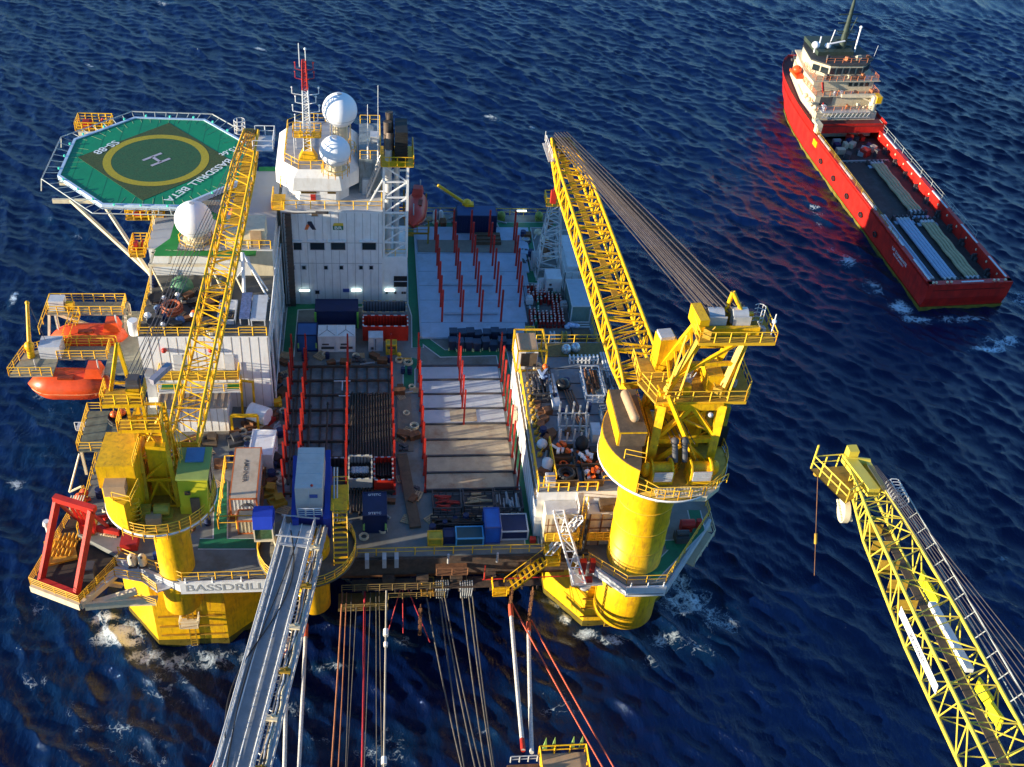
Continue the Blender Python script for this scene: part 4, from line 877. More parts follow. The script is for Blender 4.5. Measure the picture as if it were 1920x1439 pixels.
for (x,y,lab,mt) in ((20.3,117.8,'small white switch box standing among the gas cylinders',lgrey),(24.6,116.6,'grey machine beside the green container',grey)):
    item('equipment_box',lab,'equipment',mt,lambda m:(m.cb((x,y,13),.9,.9,1.2),m.cb((x,y,14.2),.6,.6,.3)))
item('plastic_wrap','crumpled pale blue plastic wrap near the green container','plastic wrap',mat('pale wrap',(.5,.6,.8),.5,n=.1),lambda m:[m.ball((24.6+.3*i,112.8+.25*(i%2),13.4+.12*(i%3)),.42,7,5,.7) for i in range(5)])
item('wheel_frame','pale steel frame beside the plastic wrap','frame',lgrey,lambda m:[m.beam((25.8,112+i*.5,13.6),(27.4,112+i*.5,13.6),.1,.1) for i in range(4)])
# row of upright hose reels
h0=T('cable_drum','yellow upright cable drum','cable drum',(0,0,0),'upright drums in front of the gas cylinders')
def drum(m,x): m.tube((x-.3,0,.75),(x-.18,0,.75),.75,16); m.tube((x+.18,0,.75),(x+.3,0,.75),.75,16); m.tube((x-.18,0,.75),(x+.18,0,.75),.5,12)
for i,(x,lab,mt) in enumerate(((20.7,'yellow upright cable drum left of the pale one',mat('drum yellow',(.35,.28,.08),.6,n=.2)),(22.3,'pale grey upright cable drum between two yellow ones',lgrey),(23.8,'yellow upright cable drum right of the pale one',MATS['drum yellow']))):
    t=T('cable_drum',lab,'cable drum',(x,110.3,13),'upright drums in front of the gas cylinders'); m=M(); drum(m,0); [v for v in m.v]; m.xf(Matrix.Translation((x,110.3,13))); O(m,'flange',mt,t)
    m=M(); m.tube((x-.6,110.3,13.75),(x+.6,110.3,13.75),.08,6); m.cb((x,110.3,13),1.0,.5,.15); O(m,'axle',dgrey,t)
bpy.data.objects.remove(h0)
container('yellow tank frame left of the upright cable drums',19.0,20.1,109.6,111.2,13,14.7,MATS['drum yellow'],yel2,'small_tank','tank',ribs=False)
container('dark box of pallets right of the upright drums',24.9,27.0,109.5,111.2,13,14.4,brown,dgrey,'pallet_box','box',ribs=True)
# big blue container & rear deck
c=container('large dark blue container at the rear of the back rack',12.0,17.4,134.2,136.8,13.4,16.2,navy,navy,roof=mat('deep blue roof',(.02,.06,.17),.5,n=.15))
item('steel_rail_stack','stack of brown steel beams right behind the back rack posts','beam stack',brown,lambda m:[m.box(14.4,17.9,131.2+.5*i,131.6+.5*i,13.3,13.9+.15*(i%2)) for i in range(5)])
for i,x in enumerate((9.2,10.0)):
    item('white_tank','white upright tank at the rear rail, '+('left of the pair' if i==0 else 'right of the pair'),'tank',white,lambda m:(m.lathe((x,138,0),[(.33,13),(.33,14.3),(.2,14.6)],12)))
for px,py in ((955,425),(765,425),(1012,425)): pass
item('oil_stain_mat','ochre mat at the left rear corner of the walkway','mat',ydk,lambda m:m.cb((6.9,134.3,13.01),3.2,1.1,.05))
item('oil_stain_mat','ochre mat at the rear of the green walkway near the right rail','mat',ydk,lambda m:m.cb((20.8,134.4,13.01),3.2,1.1,.05))
for x in (18.6,24.0):
    item('rear_winch','round green winch at the rear rail, '+('left one' if x<20 else 'right one'),'winch',mat('winch green',(.2,.26,.05),.6,n=.2),lambda m:(m.ball((x,138.4,13.7),.6,12,8),m.cb((x,138.4,13),1,1,.3)))
item('strip_lamp','lit tube lamp on the rear rail','lamp',lampm,lambda m:m.box(20.8,22.2,138.9,139.05,14,14.15))
# yellow deck crane at the rear
yc=T('small_deck_crane','small yellow deck crane with a slim jib at the rear rail','crane',(13.6,137,13))
m=M(); m.tube((13.4,137.2,13),(13.4,137.2,16),.5,14); O(m,'crane_post',yel,yc)
m=M(); m.tube((13.4,137.2,16.2),(9.6,140.5,17.2),.22,8); m.tube((12,138.4,16.6),(9.6,140.5,17.2),.12,6); O(m,'jib',yel,yc)
m=M(); m.ball((13.5,137.1,16.3),.7,10,7); m.box(13.2,14.4,136.4,137.4,15.7,16.5); O(m,'crane_head',yel,yc)
# lattice derrick right rear with white cabin
lt=T('lattice_tower','grey lattice tower with a yellow top landing beside the right crane boom','lattice tower',(23.5,123.5,13))
S2=lambda z,s,dx=0,dy=0:[V3((23.6+dx+a*s,125+dy+b*s,z)) for a,b in ((-1,-1),(1,-1),(1,1),(-1,1))]
lattice([S2(13,1.7),S2(24,.6)],galv,lt,'tower_lattice',6,.1,.06)
m=M(); m.box(22.3,24.6,124,126,24,24.1); m.rail([(22.3,124,24.1),(24.6,124,24.1),(24.6,126,24.1),(22.3,126,24.1)],1.1,.07,2,.8,close=True); O(m,'top_landing',yel,lt)
mc=T('pump_unit','white boxy pump unit with hoses in front of the grey lattice tower','pump unit',(23,121,13))
m=M(); m.box(22.6,24.6,119.6,121.9,13,15.9); O(m,'cabinet',lgrey,mc)
m=M(); [m.tube((21.6+.3*i,119.6+.3*i,13.2),(21.8+.25*i,120.8,15.2),.2,8) for i in range(3)]; m.box(21.4,22.5,119.8,121.6,13,13.8); O(m,'pump_pipes',lgrey,mc)
m=M(); m.box(23,23.3,119.52,119.6,14.9,15.2); m.box(22.9,23.5,119.52,119.6,13.6,14.5); O(m,'control_panel',dgrey,mc)
item('winch_drum','round grey hose winch behind the white pump unit','winch',grey,lambda m:(m.tube((21.6,126.5,14.2),(22.9,126.5,14.2),1.2,18),m.cb((22.2,126.5,13),1.6,2,.4)))
basket(25.2,28,121,131,13,16,galv,'open grey lattice enclosure right of the grey lattice tower',3)
item('pipe_basket_roof','long pale roof plate seen through the right crane boom','roof plate',lgrey,lambda m:m.box(25.6,27.4,122,129.5,16.1,16.2))
# hull side furniture left of racks
skid=random.Random(9)
for i in range(8):
    x=-9.9+skid.uniform(-.2,.3); y=88.5+i*2.1
    item('valve_manifold' ,['small dark pump skid','coil of rope','red valve cluster','grey locker','brown crate','yellow gas bottle pair','black hose bundle','rusty shackle box'][i]+' along the left edge of the left rack','deck gear',[dgrey,brown,red,grey,rustm,yel2,black,rustm][i],lambda m:(m.cb((x-.6,y,13),.7,.9,.5+.1*(i%3),i),m.tube((x-.9,y,13.3),(x-.3,y+.4,13.9),.12),m.ball((x-.3,y-.4,13.25),.25,8,5)))
# cylinders tank near deckhouse corner
tk=T('mud_tank','white horizontal tank at the foot of the deckhouse corner','tank',(-12.2,95.3,13))
m=M(); m.tube((-13.2,96.4,14.4),(-11.2,95.4,14.4),1.0,18); O(m,'tank_shell',white,tk)
m=M(); m.tube((-13.3,96.45,14.4),(-13.2,96.4,14.4),.4,12); O(m,'tank_hatch',black,tk)
m=M(); m.cb((-12.3,96,13),1.8,1,.6); O(m,'saddle',yel2,tk)
item('pipe_gantry','yellow pipe gantry with white brace beside the low deckhouse','gantry',yel,lambda m:[m.beam((-15,94.3,15.6),(-12.2,94.3,15.6),.3,.3),m.beam((-15,94.3,13),(-15,94.3,15.6),.25,.25),m.beam((-12.2,94.3,13),(-12.2,94.3,15.6),.25,.25)])
item('pipe_arch','tall yellow pipe arch behind the yellow pipe gantry','pipe',yel,lambda m:[m.tube((-14.2,97.5,13),(-14.0,97.5,18),.15),m.tube((-12.9,97.8,13),(-12.8,97.8,17.5),.15),m.tube((-14,97.6,17.8),(-12.8,97.8,17.4),.15)])
for i,(px,py,lab,mt) in enumerate(((395,830,'pallet of brown crates before the low deckhouse',brown),(440,830,'stack of dark frames before the low deckhouse',dgrey),(470,800,'rusty pump near the yellow pipe gantry',rustm),(500,790,'red valve assembly near the white horizontal tank',red),(360,835,'brown reel beside the left crane cab',rustm),(515,870,'black rectangular crate right of the pale container',black),(505,925,'ochre tank pair between the containers',ydk),(520,945,'second ochre tank near the gangway house',ydk))):
    c=at(px,py,13); item('deck_crate',lab,'deck gear',mt,lambda m:(m.cb(c,1.5,1.6,.5,i*.3),m.cb(c+V3((.2,.1,.5)),.9,.9,.5,i*.5),m.tube(c+V3((-.7,0,.6)),c+V3((.5,.5,.9)),.14)))

# loose gear scattered along the deck edges
R7=random.Random(21)
def proto(name,lab,cat,grp,mats,fn):
    m=M(); fn(m); o=O(m,name,mats); tag(o,lab,cat,grp); return o
protos=[proto('shackle_heap','dark heap of shackles and rope on the deck plating','deck gear','dark heaps of shackles and rope on the deck',dgrey,lambda m:[m.cb((R7.uniform(-.4,.4),R7.uniform(-.4,.4),R7.uniform(0,.15)),.35,.25,.2,i) for i in range(6)]),
 proto('wooden_pallet','weathered wooden pallet lying on the deck plating','pallet','weathered wooden pallets on the deck',wood,lambda m:[m.box(-.55,.55,-.5+i*.22,-.36+i*.22,.1,.14) for i in range(5)]+[m.box(x,x+.1,-.5,.52,0,.1) for x in (-.55,-.05,.45)]),
 proto('oil_drum','small drum standing on the deck plating','drum','small drums on the deck',[navy],lambda m:(m.lathe((0,0,0),[(.29,0),(.29,.28),(.31,.3),(.29,.32),(.29,.58),(.31,.6),(.29,.62),(.29,.9)],12))),
 proto('gear_box','rusty tool chest on the deck plating','chest','rusty tool chests on the deck',[rustm],lambda m:(m.box(-.5,.5,-.3,.3,0,.5),m.box(-.53,.53,-.33,.33,.5,.57),m.box(-.1,.1,-.36,-.33,.35,.45))),
 proto('rope_coil','pale coil of rope on the deck plating','rope coil','pale rope coils on the deck',[cream],lambda m:coil(m,(0,0,0),.42,.07,3,12)),
 proto('short_pipe','short grey pipe offcut on the deck plating','pipe','short grey pipe offcuts on the deck',[grey],lambda m:m.tube((-.9,0,.12),(.9,.1,.12),.12,8))]
zones=[(-10.4,-9.4,85,108,D),(3.0,5.0,84,107,D),(-9.5,4.5,78.5,83.5,D),(5.5,15.5,79,81.2,D),(-23,-15.5,80,92,D),(-15,-10.5,88,96,D),(-27.5,-23.5,79.5,93,D),(20.5,27.5,104,111,D),(20.5,26.5,127,137,D),(6,19,136.3,138.8,D),(-8,4,105.9,108,D),(16.9,26.5,79,98,19.56),(-24,-15,99.3,108,23.06)]
used=set(); cnt=0
for zi,(x0,x1,y0,y1,z) in enumerate(zones):
    for k in range(int(9+((x1-x0)*(y1-y0))**.5*1.7)):
        pi_=R7.randrange(len(protos)); p=(R7.uniform(x0,x1),R7.uniform(y0,y1),z+.01)
        o=protos[pi_]
        if pi_ in used: o=o.copy(); sc.collection.objects.link(o)
        used.add(pi_); o.location=p; o.rotation_euler=(0,0,R7.uniform(0,6.28)); s=R7.uniform(.8,1.35); o.scale=(s,s,s); cnt+=1
# ================================================================== right raised deck
RZ = 19.5
rd = T('equipment_house','long white walled deckhouse under the right crane with junk stored on its grey roof','deckhouse',(21.6,89,D))
m=M(); m.box(16.3,27.6,78.2,101.8,D,RZ); O(m,'wall',white,rd)
m=M(); m.box(16.2,27.7,78.1,101.9,RZ,RZ+.06); O(m,'roof_deck',mat('grey roof deck',(.20,.23,.26),.7,n=.2,dirt=(.15,.11,.08),damt=.5,dscale=.3),rd)
m=M(); seams_x(m,78.4,101.6,16.3,D+.1,RZ-.1,1.2); O(m,'panel_seam',MATS['seam brown'],rd)
m=M(); 
for zz in (19.0,18.4): m.tube((16.15,78.3,zz),(16.15,101.5,zz),.07,6)
O(m,'side_pipe',brown,rd)
m=M(); m.rail([(16.3,78.2,RZ+.06),(16.3,96.5,RZ+.06)],1.15,.07,2,1.8); m.rail([(18.8,101.8,RZ+.06),(27.6,101.8,RZ+.06),(27.6,82,RZ+.06)],1.1,.06); m.rail([(16.3,78.2,RZ+.06),(19.3,78.2,RZ+.06)],1.15,.08,2,.9); m.rail([(20.2,78.2,RZ+.06),(22.2,78.2,RZ+.06)],1.15,.08,2,.8); m.rail([(22.9,79,RZ+.06),(25,79,RZ+.06)],1.15,.07); O(m,'handrail',yel2,rd)
m=M(); m.box(18.8,27.5,99.2,101.6,RZ+.07,RZ+.14); O(m,'oily_pan',mat('oily ochre pan',(.17,.13,.03),.4,n=.4,scale=3),rd)
m=M()
for i in range(7): m.box(19,27.4,81.5+i*2.6,81.6+i*2.6,RZ+.07,RZ+.13)
O(m,'deck_seam',dgrey,rd)
m=M(); m.box(17.0,20.2,76.4,78.15,D,18.2); m.box(21.3,25,76.9,78.15,D,17.6); O(m,'front_annex',cream,rd)
m=M(); m.box(17.0,20.2,76.3,78.1,18.2,18.3); m.rail([(20.2,76.3,18.3),(20.2,78.1,18.3)],1,.06); m.rail([(21.3,76.9,17.7),(21.3,78.1,17.7)],1,.05); m.box(21.3,25,76.8,78.1,17.6,17.68); O(m,'front_landing',lgrey,rd)
m=M(); m.rail([(20.9,74.5,D),(20.9,78,D)],1.1,.06); m.box(17.2,18.8,75.6,76.3,13,13.8); O(m,'front_rail',yel2,rd)
m=M()
for x in (17.3,18.3,19.4,21.6,22.8,24.2): m.tube((x,76.25 if x<20.5 else 76.8,D),(x,76.25 if x<20.5 else 76.8,17.6),.07,6)
for z in (14.2,15.6,16.8): m.tube((17.0,76.2,z),(20.2,76.2,z),.05,5); m.tube((21.3,76.75,z),(25,76.75,z),.06,5)
O(m,'front_pipework',rustm,rd)
m=M(); [m.box(x,x+w_,y-.06,y,z,z+h) for x,w_,y,z,h in ((17.5,.9,76.38,D,2.1),(19.0,.7,76.38,14.4,.8),(22.0,.9,76.88,D,2.1),(23.6,.8,76.88,14.6,.9))]; O(m,'front_door',tan,rd)
m=M(); m.rail([(17.0,75.2,15.6),(20.3,75.2,15.6),(20.3,76.3,15.6)],1.1,.06,3,.8); m.box(17.0,20.3,75.2,76.35,15.45,15.58); m.rail([(21.4,75.8,14.9),(25.2,75.8,14.9)],1.1,.06,3,.8); m.box(21.4,25.2,75.8,76.85,14.78,14.88)
for x in (20.6,21.0): m.tube((x,76.5,D),(x,76.5,20.5),.05,5)
for i in range(17): m.tube((20.6,76.5,D+.4*i),(21.0,76.5,D+.4*i),.035,4)
O(m,'front_scaffold',yel2,rd)
O(M().box(22.5,26.2,77.0,78.0,17.7,18.6),'vent_casing',brown,rd)
q = lambda x,y,z=RZ+.06: at(960+x/7.194,630+y/7.194,z)
t=T('control_cabin','white and beige cabin in a yellow cage on the right deckhouse corner','cabin',(17.2,98.5,RZ))
m=M(); m.box(16.1,18.3,97.0,100.2,RZ+.1,RZ+2.7); O(m,'cabin_wall',white,t); m=M(); m.box(16.25,18.2,97.1,100.1,RZ+2.7,RZ+2.8); O(m,'cabin_roof',tan,t)
m=M(); m.box(16.4,18.2,96.9,96.99,RZ+.6,RZ+2.4); O(m,'cabin_window',brown,t)
m=M(); 
for a in (16.0,19.2):
    for b in (96.7,100.5): m.beam((a,b,RZ),(a,b,RZ+3),.16,.16)
for z in (RZ+.15,RZ+2.95):
    for p,qq in (((16,96.7),(19.2,96.7)),((19.2,96.7),(19.2,100.5)),((16,100.5),(19.2,100.5)),((16,96.7),(16,100.5))): m.beam((*p,z),(*qq,z),.16,.16)
O(m,'cabin_frame',yel,t)
basket(17.0,19.5,91.4,96.0,RZ+.06,RZ+1.3,dgrey,'dark long basket of tangled scrap beside the yellow rail',4,26,mat('scrap mix',(.2,.17,.15),.6,n=.6,scale=4))
item('scrap_sheets','blue white sheets and an orange bag on the dark basket of scrap','scrap',mat('pale sheet',(.4,.5,.65),.5,n=.2),lambda m:(m.cb((18.4,94.6,RZ+1.35),.3,1.6,.1,.2),m.cb((18.8,94.9,RZ+1.4),.25,1.6,.1,-.5),m.cb((18.6,94.2,RZ+1.3),.9,.2,.12,.1)))
item('orange_bag','small orange bag lying on the basket of scrap','bag',orange,lambda m:m.ball((19.0,95.7,RZ+1.55),.32,9,6))
item('steel_beam','long grey box beam lying beside the dark basket of scrap','beam',lgrey,lambda m:m.beam(q(500,540,RZ+.5),q(610,980,RZ+.5),.85,.6))
p0=T('brown_pipe','long brown pipe of the row on the right deckhouse roof','pipe',(0,0,0),'row of brown pipes on the right deckhouse roof')
a=q(700,740,RZ+.4); b=q(900,1210,RZ+.4); m=M(); m.tube((0,0,0),b-a,.1,8); O(m,'pipe_body',mat('brown pipe paint',(.22,.10,.05),.5,n=.2),p0); m=M(); m.tube((0,0,0),(b-a)*.02,.13,8); m.tube((b-a)*.98,b-a,.13,8); O(m,'pipe_collar',dgrey,p0); p0.location=a
for i in range(1,4): dup(p0,a+V3((.28*i,0,.02*(i%2))))
item('black_bag','glossy black bag at the rear end of the brown pipes','bag',mat('black bag',(.02,.02,.02),.3),lambda m:m.ball(q(690,660,RZ+.6),.85,14,9,.8))
basket(*[v for v in (23.0,25.0,91.2,96.2)],RZ+.06,RZ+1.2,lgrey,'pale framed basket holding rusty brown chain',3,14,rustm)
basket(25.3,26.8,91.8,96,RZ+.06,RZ+1.0,grey,'grey basket right of the chain basket',3,8,dgrey)
basket(24.2,26.2,85,89.8,RZ+.06,RZ+1.0,grey,'grey basket of rusty offcuts beside the crane housing',3,12,rustm)
item('silver_bags','pair of shiny silver bags on the rear edge of the right deckhouse','bags',mat('foil',(.5,.6,.65),.2,metal=.6,n=.3,scale=5,bump=.8),lambda m:(m.ball((22.0,99.9,RZ+.6),.6,10,7,1.1),m.ball((23.1,100.2,RZ+.6),.6,10,7,1.1)))
item('white_rack','white slotted pipe rack in front of the silver bags','rack',white,lambda m:[m.box(22.1,25.3,98.5+.0,98.6,RZ+.5,RZ+.6),m.box(22.1,25.3,97.9,98.0,RZ+.5,RZ+.6)]+[m.box(22.1+i*.45,22.25+i*.45,97.9,98.6,RZ+.07,RZ+.9) for i in range(8)])
item('grey_pipes','long grey pipes along the right edge of the right deckhouse','pipes',lgrey,lambda m:[m.tube((26.0+i*.3,90,RZ+.4),(25.9+i*.3,99.5,RZ+.4),.13,7) for i in range(4)])
t=T('steel_racking','grey steel racking of upright posts in the middle of the right deckhouse roof','racking',(20.8,86,RZ))
m=M()
for y in (84.4,86.6,88.6):
    for i in range(5): x=19.6+i*.72-(88-y)*.12; m.beam((x,y,RZ),(x,y,RZ+2.6-(i%2)*.5),.16,.16)
    m.beam((19.4-(88-y)*.12,y,RZ+1.0),(22.7-(88-y)*.12,y,RZ+1.0),.12,.12)
for z in (.3,1.0): m.beam((19.2,84.4,RZ+z),(19.6,88.6,RZ+z),.12,.12); m.beam((22.0,84.4,RZ+z),(22.5,88.6,RZ+z),.12,.12)
O(m,'rack_frame',galv,t)
item('brown_crates','heap of brown crates and pipes left of the steel racking','crates',rustm,lambda m:[m.cb((17.6+.5*(i%3),84.2+1.1*i,RZ+.07),.8,.9,.5+.2*(i%2),i) for i in range(7)])
item('yellow_fittings','row of yellow valve fittings along the left rail of the right deckhouse','valves',ydk,lambda m:[(m.ball((17.0,83+i*1.1,RZ+.5),.3,8,5),m.tube((16.8,83+i*1.1,RZ+.1),(17.3,83.3+i*1.1,RZ+1.1),.08,5)) for i in range(11)])
item('grey_locker','tall grey locker near the crane housing on the right deckhouse','locker',lgrey,lambda m:(m.cb((23.2,86.0,RZ+.06),1.0,1.9,1.1),m.cb((23.2,85.05,RZ+.3),.25,.05,.3)))
for i,(x,y,w,d,fm,lab,n_) in enumerate(((19.3,83.0,2.4,1.9,wood,'open bin of white and orange bags behind the orange gear bins',0),(19.2,79.6,2.3,1.8,dgrey,'open brown bin holding a black tyre ring',0),(21.9,79.6,1.9,1.8,dgrey,'open brown bin of orange gear at the front rail',0),(21.9,81.9,1.9,1.8,dgrey,'open brown bin of orange gear second from the front rail',0),(19.2,81.5,2.2,1.2,dgrey,'open brown bin with an orange hose behind the tyre ring bin',0))):
    t=T('open_bin',lab,'bin',(x,y,RZ+.06)); m=M(); h=1.0
    m.box(x-w/2,x+w/2,y-d/2,y-d/2+.08,RZ+.06,RZ+h); m.box(x-w/2,x+w/2,y+d/2-.08,y+d/2,RZ+.06,RZ+h); m.box(x-w/2,x-w/2+.08,y-d/2+.08,y+d/2-.08,RZ+.06,RZ+h); m.box(x+w/2-.08,x+w/2,y-d/2+.08,y+d/2-.08,RZ+.06,RZ+h); m.box(x-w/2+.1,x+w/2-.1,y-d/2+.1,y+d/2-.1,RZ+.07,RZ+.2); O(m,'bin_wall',brown,t)
R3=random.Random(11)
def gear_pile(lab,c,cols,n,s=.35):
    t=T('gear_pile',lab,'gear',c)
    for mi,mt in enumerate(cols):
        m=M()
        for i in range(n):
            p=c+V3((R3.uniform(-.8,.8),R3.uniform(-.7,.7),.3+R3.uniform(0,.5)))
            a=R3.random()*3; d=V3((cos(a),sin(a),R3.uniform(-.2,.4)))*R3.uniform(.3,.8); m.beam(p,p+d,R3.uniform(.2,.35),R3.uniform(.12,.3))
        O(m,'bag' if mi==0 else 'pale_bag',mt,t)
gear_pile('orange and white gear bags piled in the front bin',V3((21.9,79.6,RZ+.3)),(orange,white),7)
gear_pile('orange and white gear bags piled in the second bin from the rail',V3((21.9,81.9,RZ+.3)),(orange,white),7)
gear_pile('white bags with orange straps heaped in the rear bin',V3((19.3,83.2,RZ+.4)),(white,orange),5)
item('tyre_ring','black tyre ring with an orange core lying in a brown bin','tyre',black,lambda m:coil(m,(19.2,79.6,RZ+.4),.75,.2,3),None,(('core',orange,lambda m:m.lathe((19.2,79.6,0),[(.3,RZ+.45),(.3,RZ+.7)],10)),))
item('orange_hose','orange hose loop in the bin behind the tyre ring','hose',orange,lambda m:coil(m,(19.2,81.5,RZ+.5),.4,.07,2))
item('black_buoy','tall black rubber buoy beside the grey locker','buoy',black,lambda m:m.ball((21.4,84,RZ+1.0),.7,12,9,1.3))
item('black_tray','low black tray of tools in front of the grey locker','tray',dgrey,lambda m:(m.box(22.3,24.2,83.0,84.2,RZ+.07,RZ+.4),m.tube((22.6,83.4,RZ+.45),(23.9,83.8,RZ+.45),.06)))
t=T('pump_skid','pale tank and pump skid in a yellow cage on the right deckhouse','pump skid',(17.4,81.5,RZ))
m=M(); m.ball((17.3,84.0,RZ+1),.55,12,8); m.lathe((17.5,81.2,0),[(.55,RZ+.1),(.55,RZ+1.3),(.2,RZ+1.6)],14); m.cb((17.6,79.3,RZ+.07),.9,1.2,.9); O(m,'tank',lgrey,t)
m=M(); m.rail([(16.9,78.9,RZ+.06),(18.1,78.9,RZ+.06),(18.1,84.6,RZ+.06)],1.4,.07,2,1.5); O(m,'cage',yel,t)
for px,py,lab,mt in ((985,905,'small pale equipment box on the green walkway side',lgrey),(983,860,'small orange ring post beside the right walkway',red)): pass
item('wall_box','small beige box fixed beside the right walkway near the deckhouse wall','box',cream,lambda m:m.box(15.7,16.2,94.0,95.6,14.2,15.6))
# ---- foot corner of the right deck: reel, red winch
item('red_winch','red winch on the corner deck right of the big pedestal','winch',red,lambda m:(m.cb((32.4,78.6,13),1.2,.9,.6),m.tube((31.8,78.6,13.9),(33.2,78.6,13.9),.5,12),m.cb((33.8,78.9,13),.5,.5,1.1)))
item('dark_machine','dark anchor machine behind the red winch','machine',dgrey,lambda m:(m.cb((31.6,77.2,13),1.4,1.2,.9),m.tube((31,77.2,14.1),(32.3,77.2,14.1),.3,10)))
item('side_basket','grey hanging walkway outside the right corner of the deck','walkway',cream,lambda m:(m.beam((35.6,80.5,10.5),(35.8,87,10.5),1.2,.15),m.rail([(36.2,79.8,10.5),(36.4,87,10.5)],1,.06),m.rail([(33.5,76.6,9.5),(36.2,79.8,10.5)],1,.06),m.beam((33,77,9.4),(35.8,80.4,10.4),1.1,.15)))
# white lattice tower with red machine at the front
t=T('lattice_tower','leaning white lattice stair tower with a red machine in front of the right deckhouse','lattice tower',(19.8,75.3,D))
P4=lambda x,y,z,s:[V3((x+a*s,y+b*s,z)) for a,b in ((-1,-1),(1,-1),(1,1),(-1,1))]
lattice([P4(18.2,76.0,18.6,.5),P4(20.6,73.6,11.6,.6)],white,t,'tower_lattice',4,.09,.06,mid=False)
lattice([P4(17.6,75.9,13.0,.3),P4(20.2,75.6,18.4,.3)],white,t,'tower_lattice',3,.08,.05,mid=False)
m=M(); m.box(20.6,21.2,73.8,74.4,12.0,13.8); m.box(21.6,22.1,73.8,74.4,12.2,13.8); m.tube((21,73.5,11.6),(21.9,73.5,11.6),.35,10); O(m,'red_machine',red,t)
m=M(); m.tube((20.9,75,14.3),(21.3,76.5,17.2),.16,8); m.cb((20.8,74.9,13.9),1.2,.5,.4); O(m,'black_arm',black,t)
m=M(); m.box(19.8,23,73.0,75.2,11.2,11.3); m.lathe((21.2,73.2,0),[(.6,10.9),(.6,11.15)],14); O(m,'tower_base',galv,t)
t=T('gangway_stair','yellow stair slanting down from the right front corner of the main deck','stair',(15.5,74.5,9.5)); m=M(); stair(m,(17.3,75.2,12.8),(13.4,74.2,9.6),1.3,9); m.box(12.0,13.4,73.4,74.9,9.5,9.6); m.rail([(12,73.4,9.6),(13.4,73.4,9.6)],1.1,.06,2,1.2); m.rail([(12,74.9,9.6),(12,73.4,9.6)],1.1,.06); m.box(17.3,18.6,74.4,75.9,12.7,12.8); m.rail([(17.3,74.4,12.8),(18.6,74.4,12.8),(18.6,75.8,12.8)],1,.06); O(m,'stair_frame',yel,t)
item('red_fire_pipe','thin red pipe along the underside of the front edge','pipe',red,lambda m:(m.tube((11,74.9,10.4),(20.5,74.9,10.6),.07),m.tube((11.2,74.9,10.4),(11.2,74.9,12.6),.07)))
# ================================================================== cranes
# ---- right crane
cr=T('pedestal_crane','big yellow pedestal crane on the right front corner with its boom over the rear deck','crane',(26.3,75.4,4.4))
m=M(); m.lathe((26.3,75.4,0),[(.6,4.2),(2.2,4.3),(3.15,4.9),(3.2,12.9),(2.75,13.0),(2.7,25.4),(3.6,26.3)],64); O(m,'pedestal',yel,cr)
for z in (15.8,18.6,21.6,24.2): O(M().lathe((26.3,75.4,0),[(2.72,z),(2.80,z),(2.80,z+.12),(2.72,z+.12)],48,False),'weld_band',yel2,cr)
RC=(27.0,75.3)
m=M(); m.lathe((*RC,0),[(3.4,26.2),(5.9,26.9),(6.05,26.9),(6.05,27.15),(.2,27.15)],48); O(m,'slew_platform',ydk,cr)
m=M(); m.lathe((*RC,0),[(6.06,26.95),(6.1,26.95),(6.1,27.18),(6.06,27.18)],48,False); O(m,'platform_rim',white,cr)
ring=[(RC[0]+5.95*cos(a),RC[1]+5.95*sin(a),27.15) for a in [radians(200+i*12) for i in range(18)]]
m=M(); m.rail(ring,1.15,.05,2,1.4); m.rail([(23.5,71.0,27.6),(25.4,69.8,27.2),(29.8,69.8,27.2),(32.2,71.4,27.2)],1.15,.05,2,1.4); O(m,'handrail',yel2,cr)
m=M(); m.prism([(25.3,69.7),(30,69.7),(31.5,71),(25.3,71)],26.6,27.2); [m.box(25.5+i*.32,25.65+i*.32,69.9,70.9,27.2,27.25) for i in range(14)]; O(m,'front_step',cream,cr)
# curved housing (left)
m=M()
A0,A1=radians(112),radians(235); n_=18
arc=[(RC[0]+6.0*cos(A0+(A1-A0)*i/n_),RC[1]+6.0*sin(A0+(A1-A0)*i/n_)) for i in range(n_+1)]
poly=arc+[(23.8,71.2),(24.6,75),(24.9,80.5)]
m.prism(poly,27.15,29.9); O(m,'curved_housing',yel,cr)
m=M(); m.prism([(x*.985+.4,y*.985+1.1) for x,y in poly],29.9,29.95); O(m,'housing_roof',brown,cr)
m=M(); m.box(22.0,24.6,73.6,79.6,29.95,31.5); O(m,'engine_box',yel,cr); m=M(); m.box(22.1,24.55,73.7,79.5,31.5,31.6); m.box(22.2,24.5,73.5,73.6,29.95,31.4); O(m,'engine_cover',brown,cr)
m=M(); m.tube((23.6,75.0,32.1),(23.3,78.2,32.1),.45,14); m.ball((23.6,75,32.1),.45,14,8); m.ball((23.3,78.2,32.1),.45,14,8); O(m,'silencer',tan,cr)
m=M(); m.rail([(22.4,72.0,29.95),(24.2,71.4,29.95),(24.9,74,29.95),(24.9,80,29.95)],1.1,.05); m.rail([(24.6,79.6,27.15),(23,81.2,27.15)],1.1,.05); O(m,'housing_rail',yel2,cr)
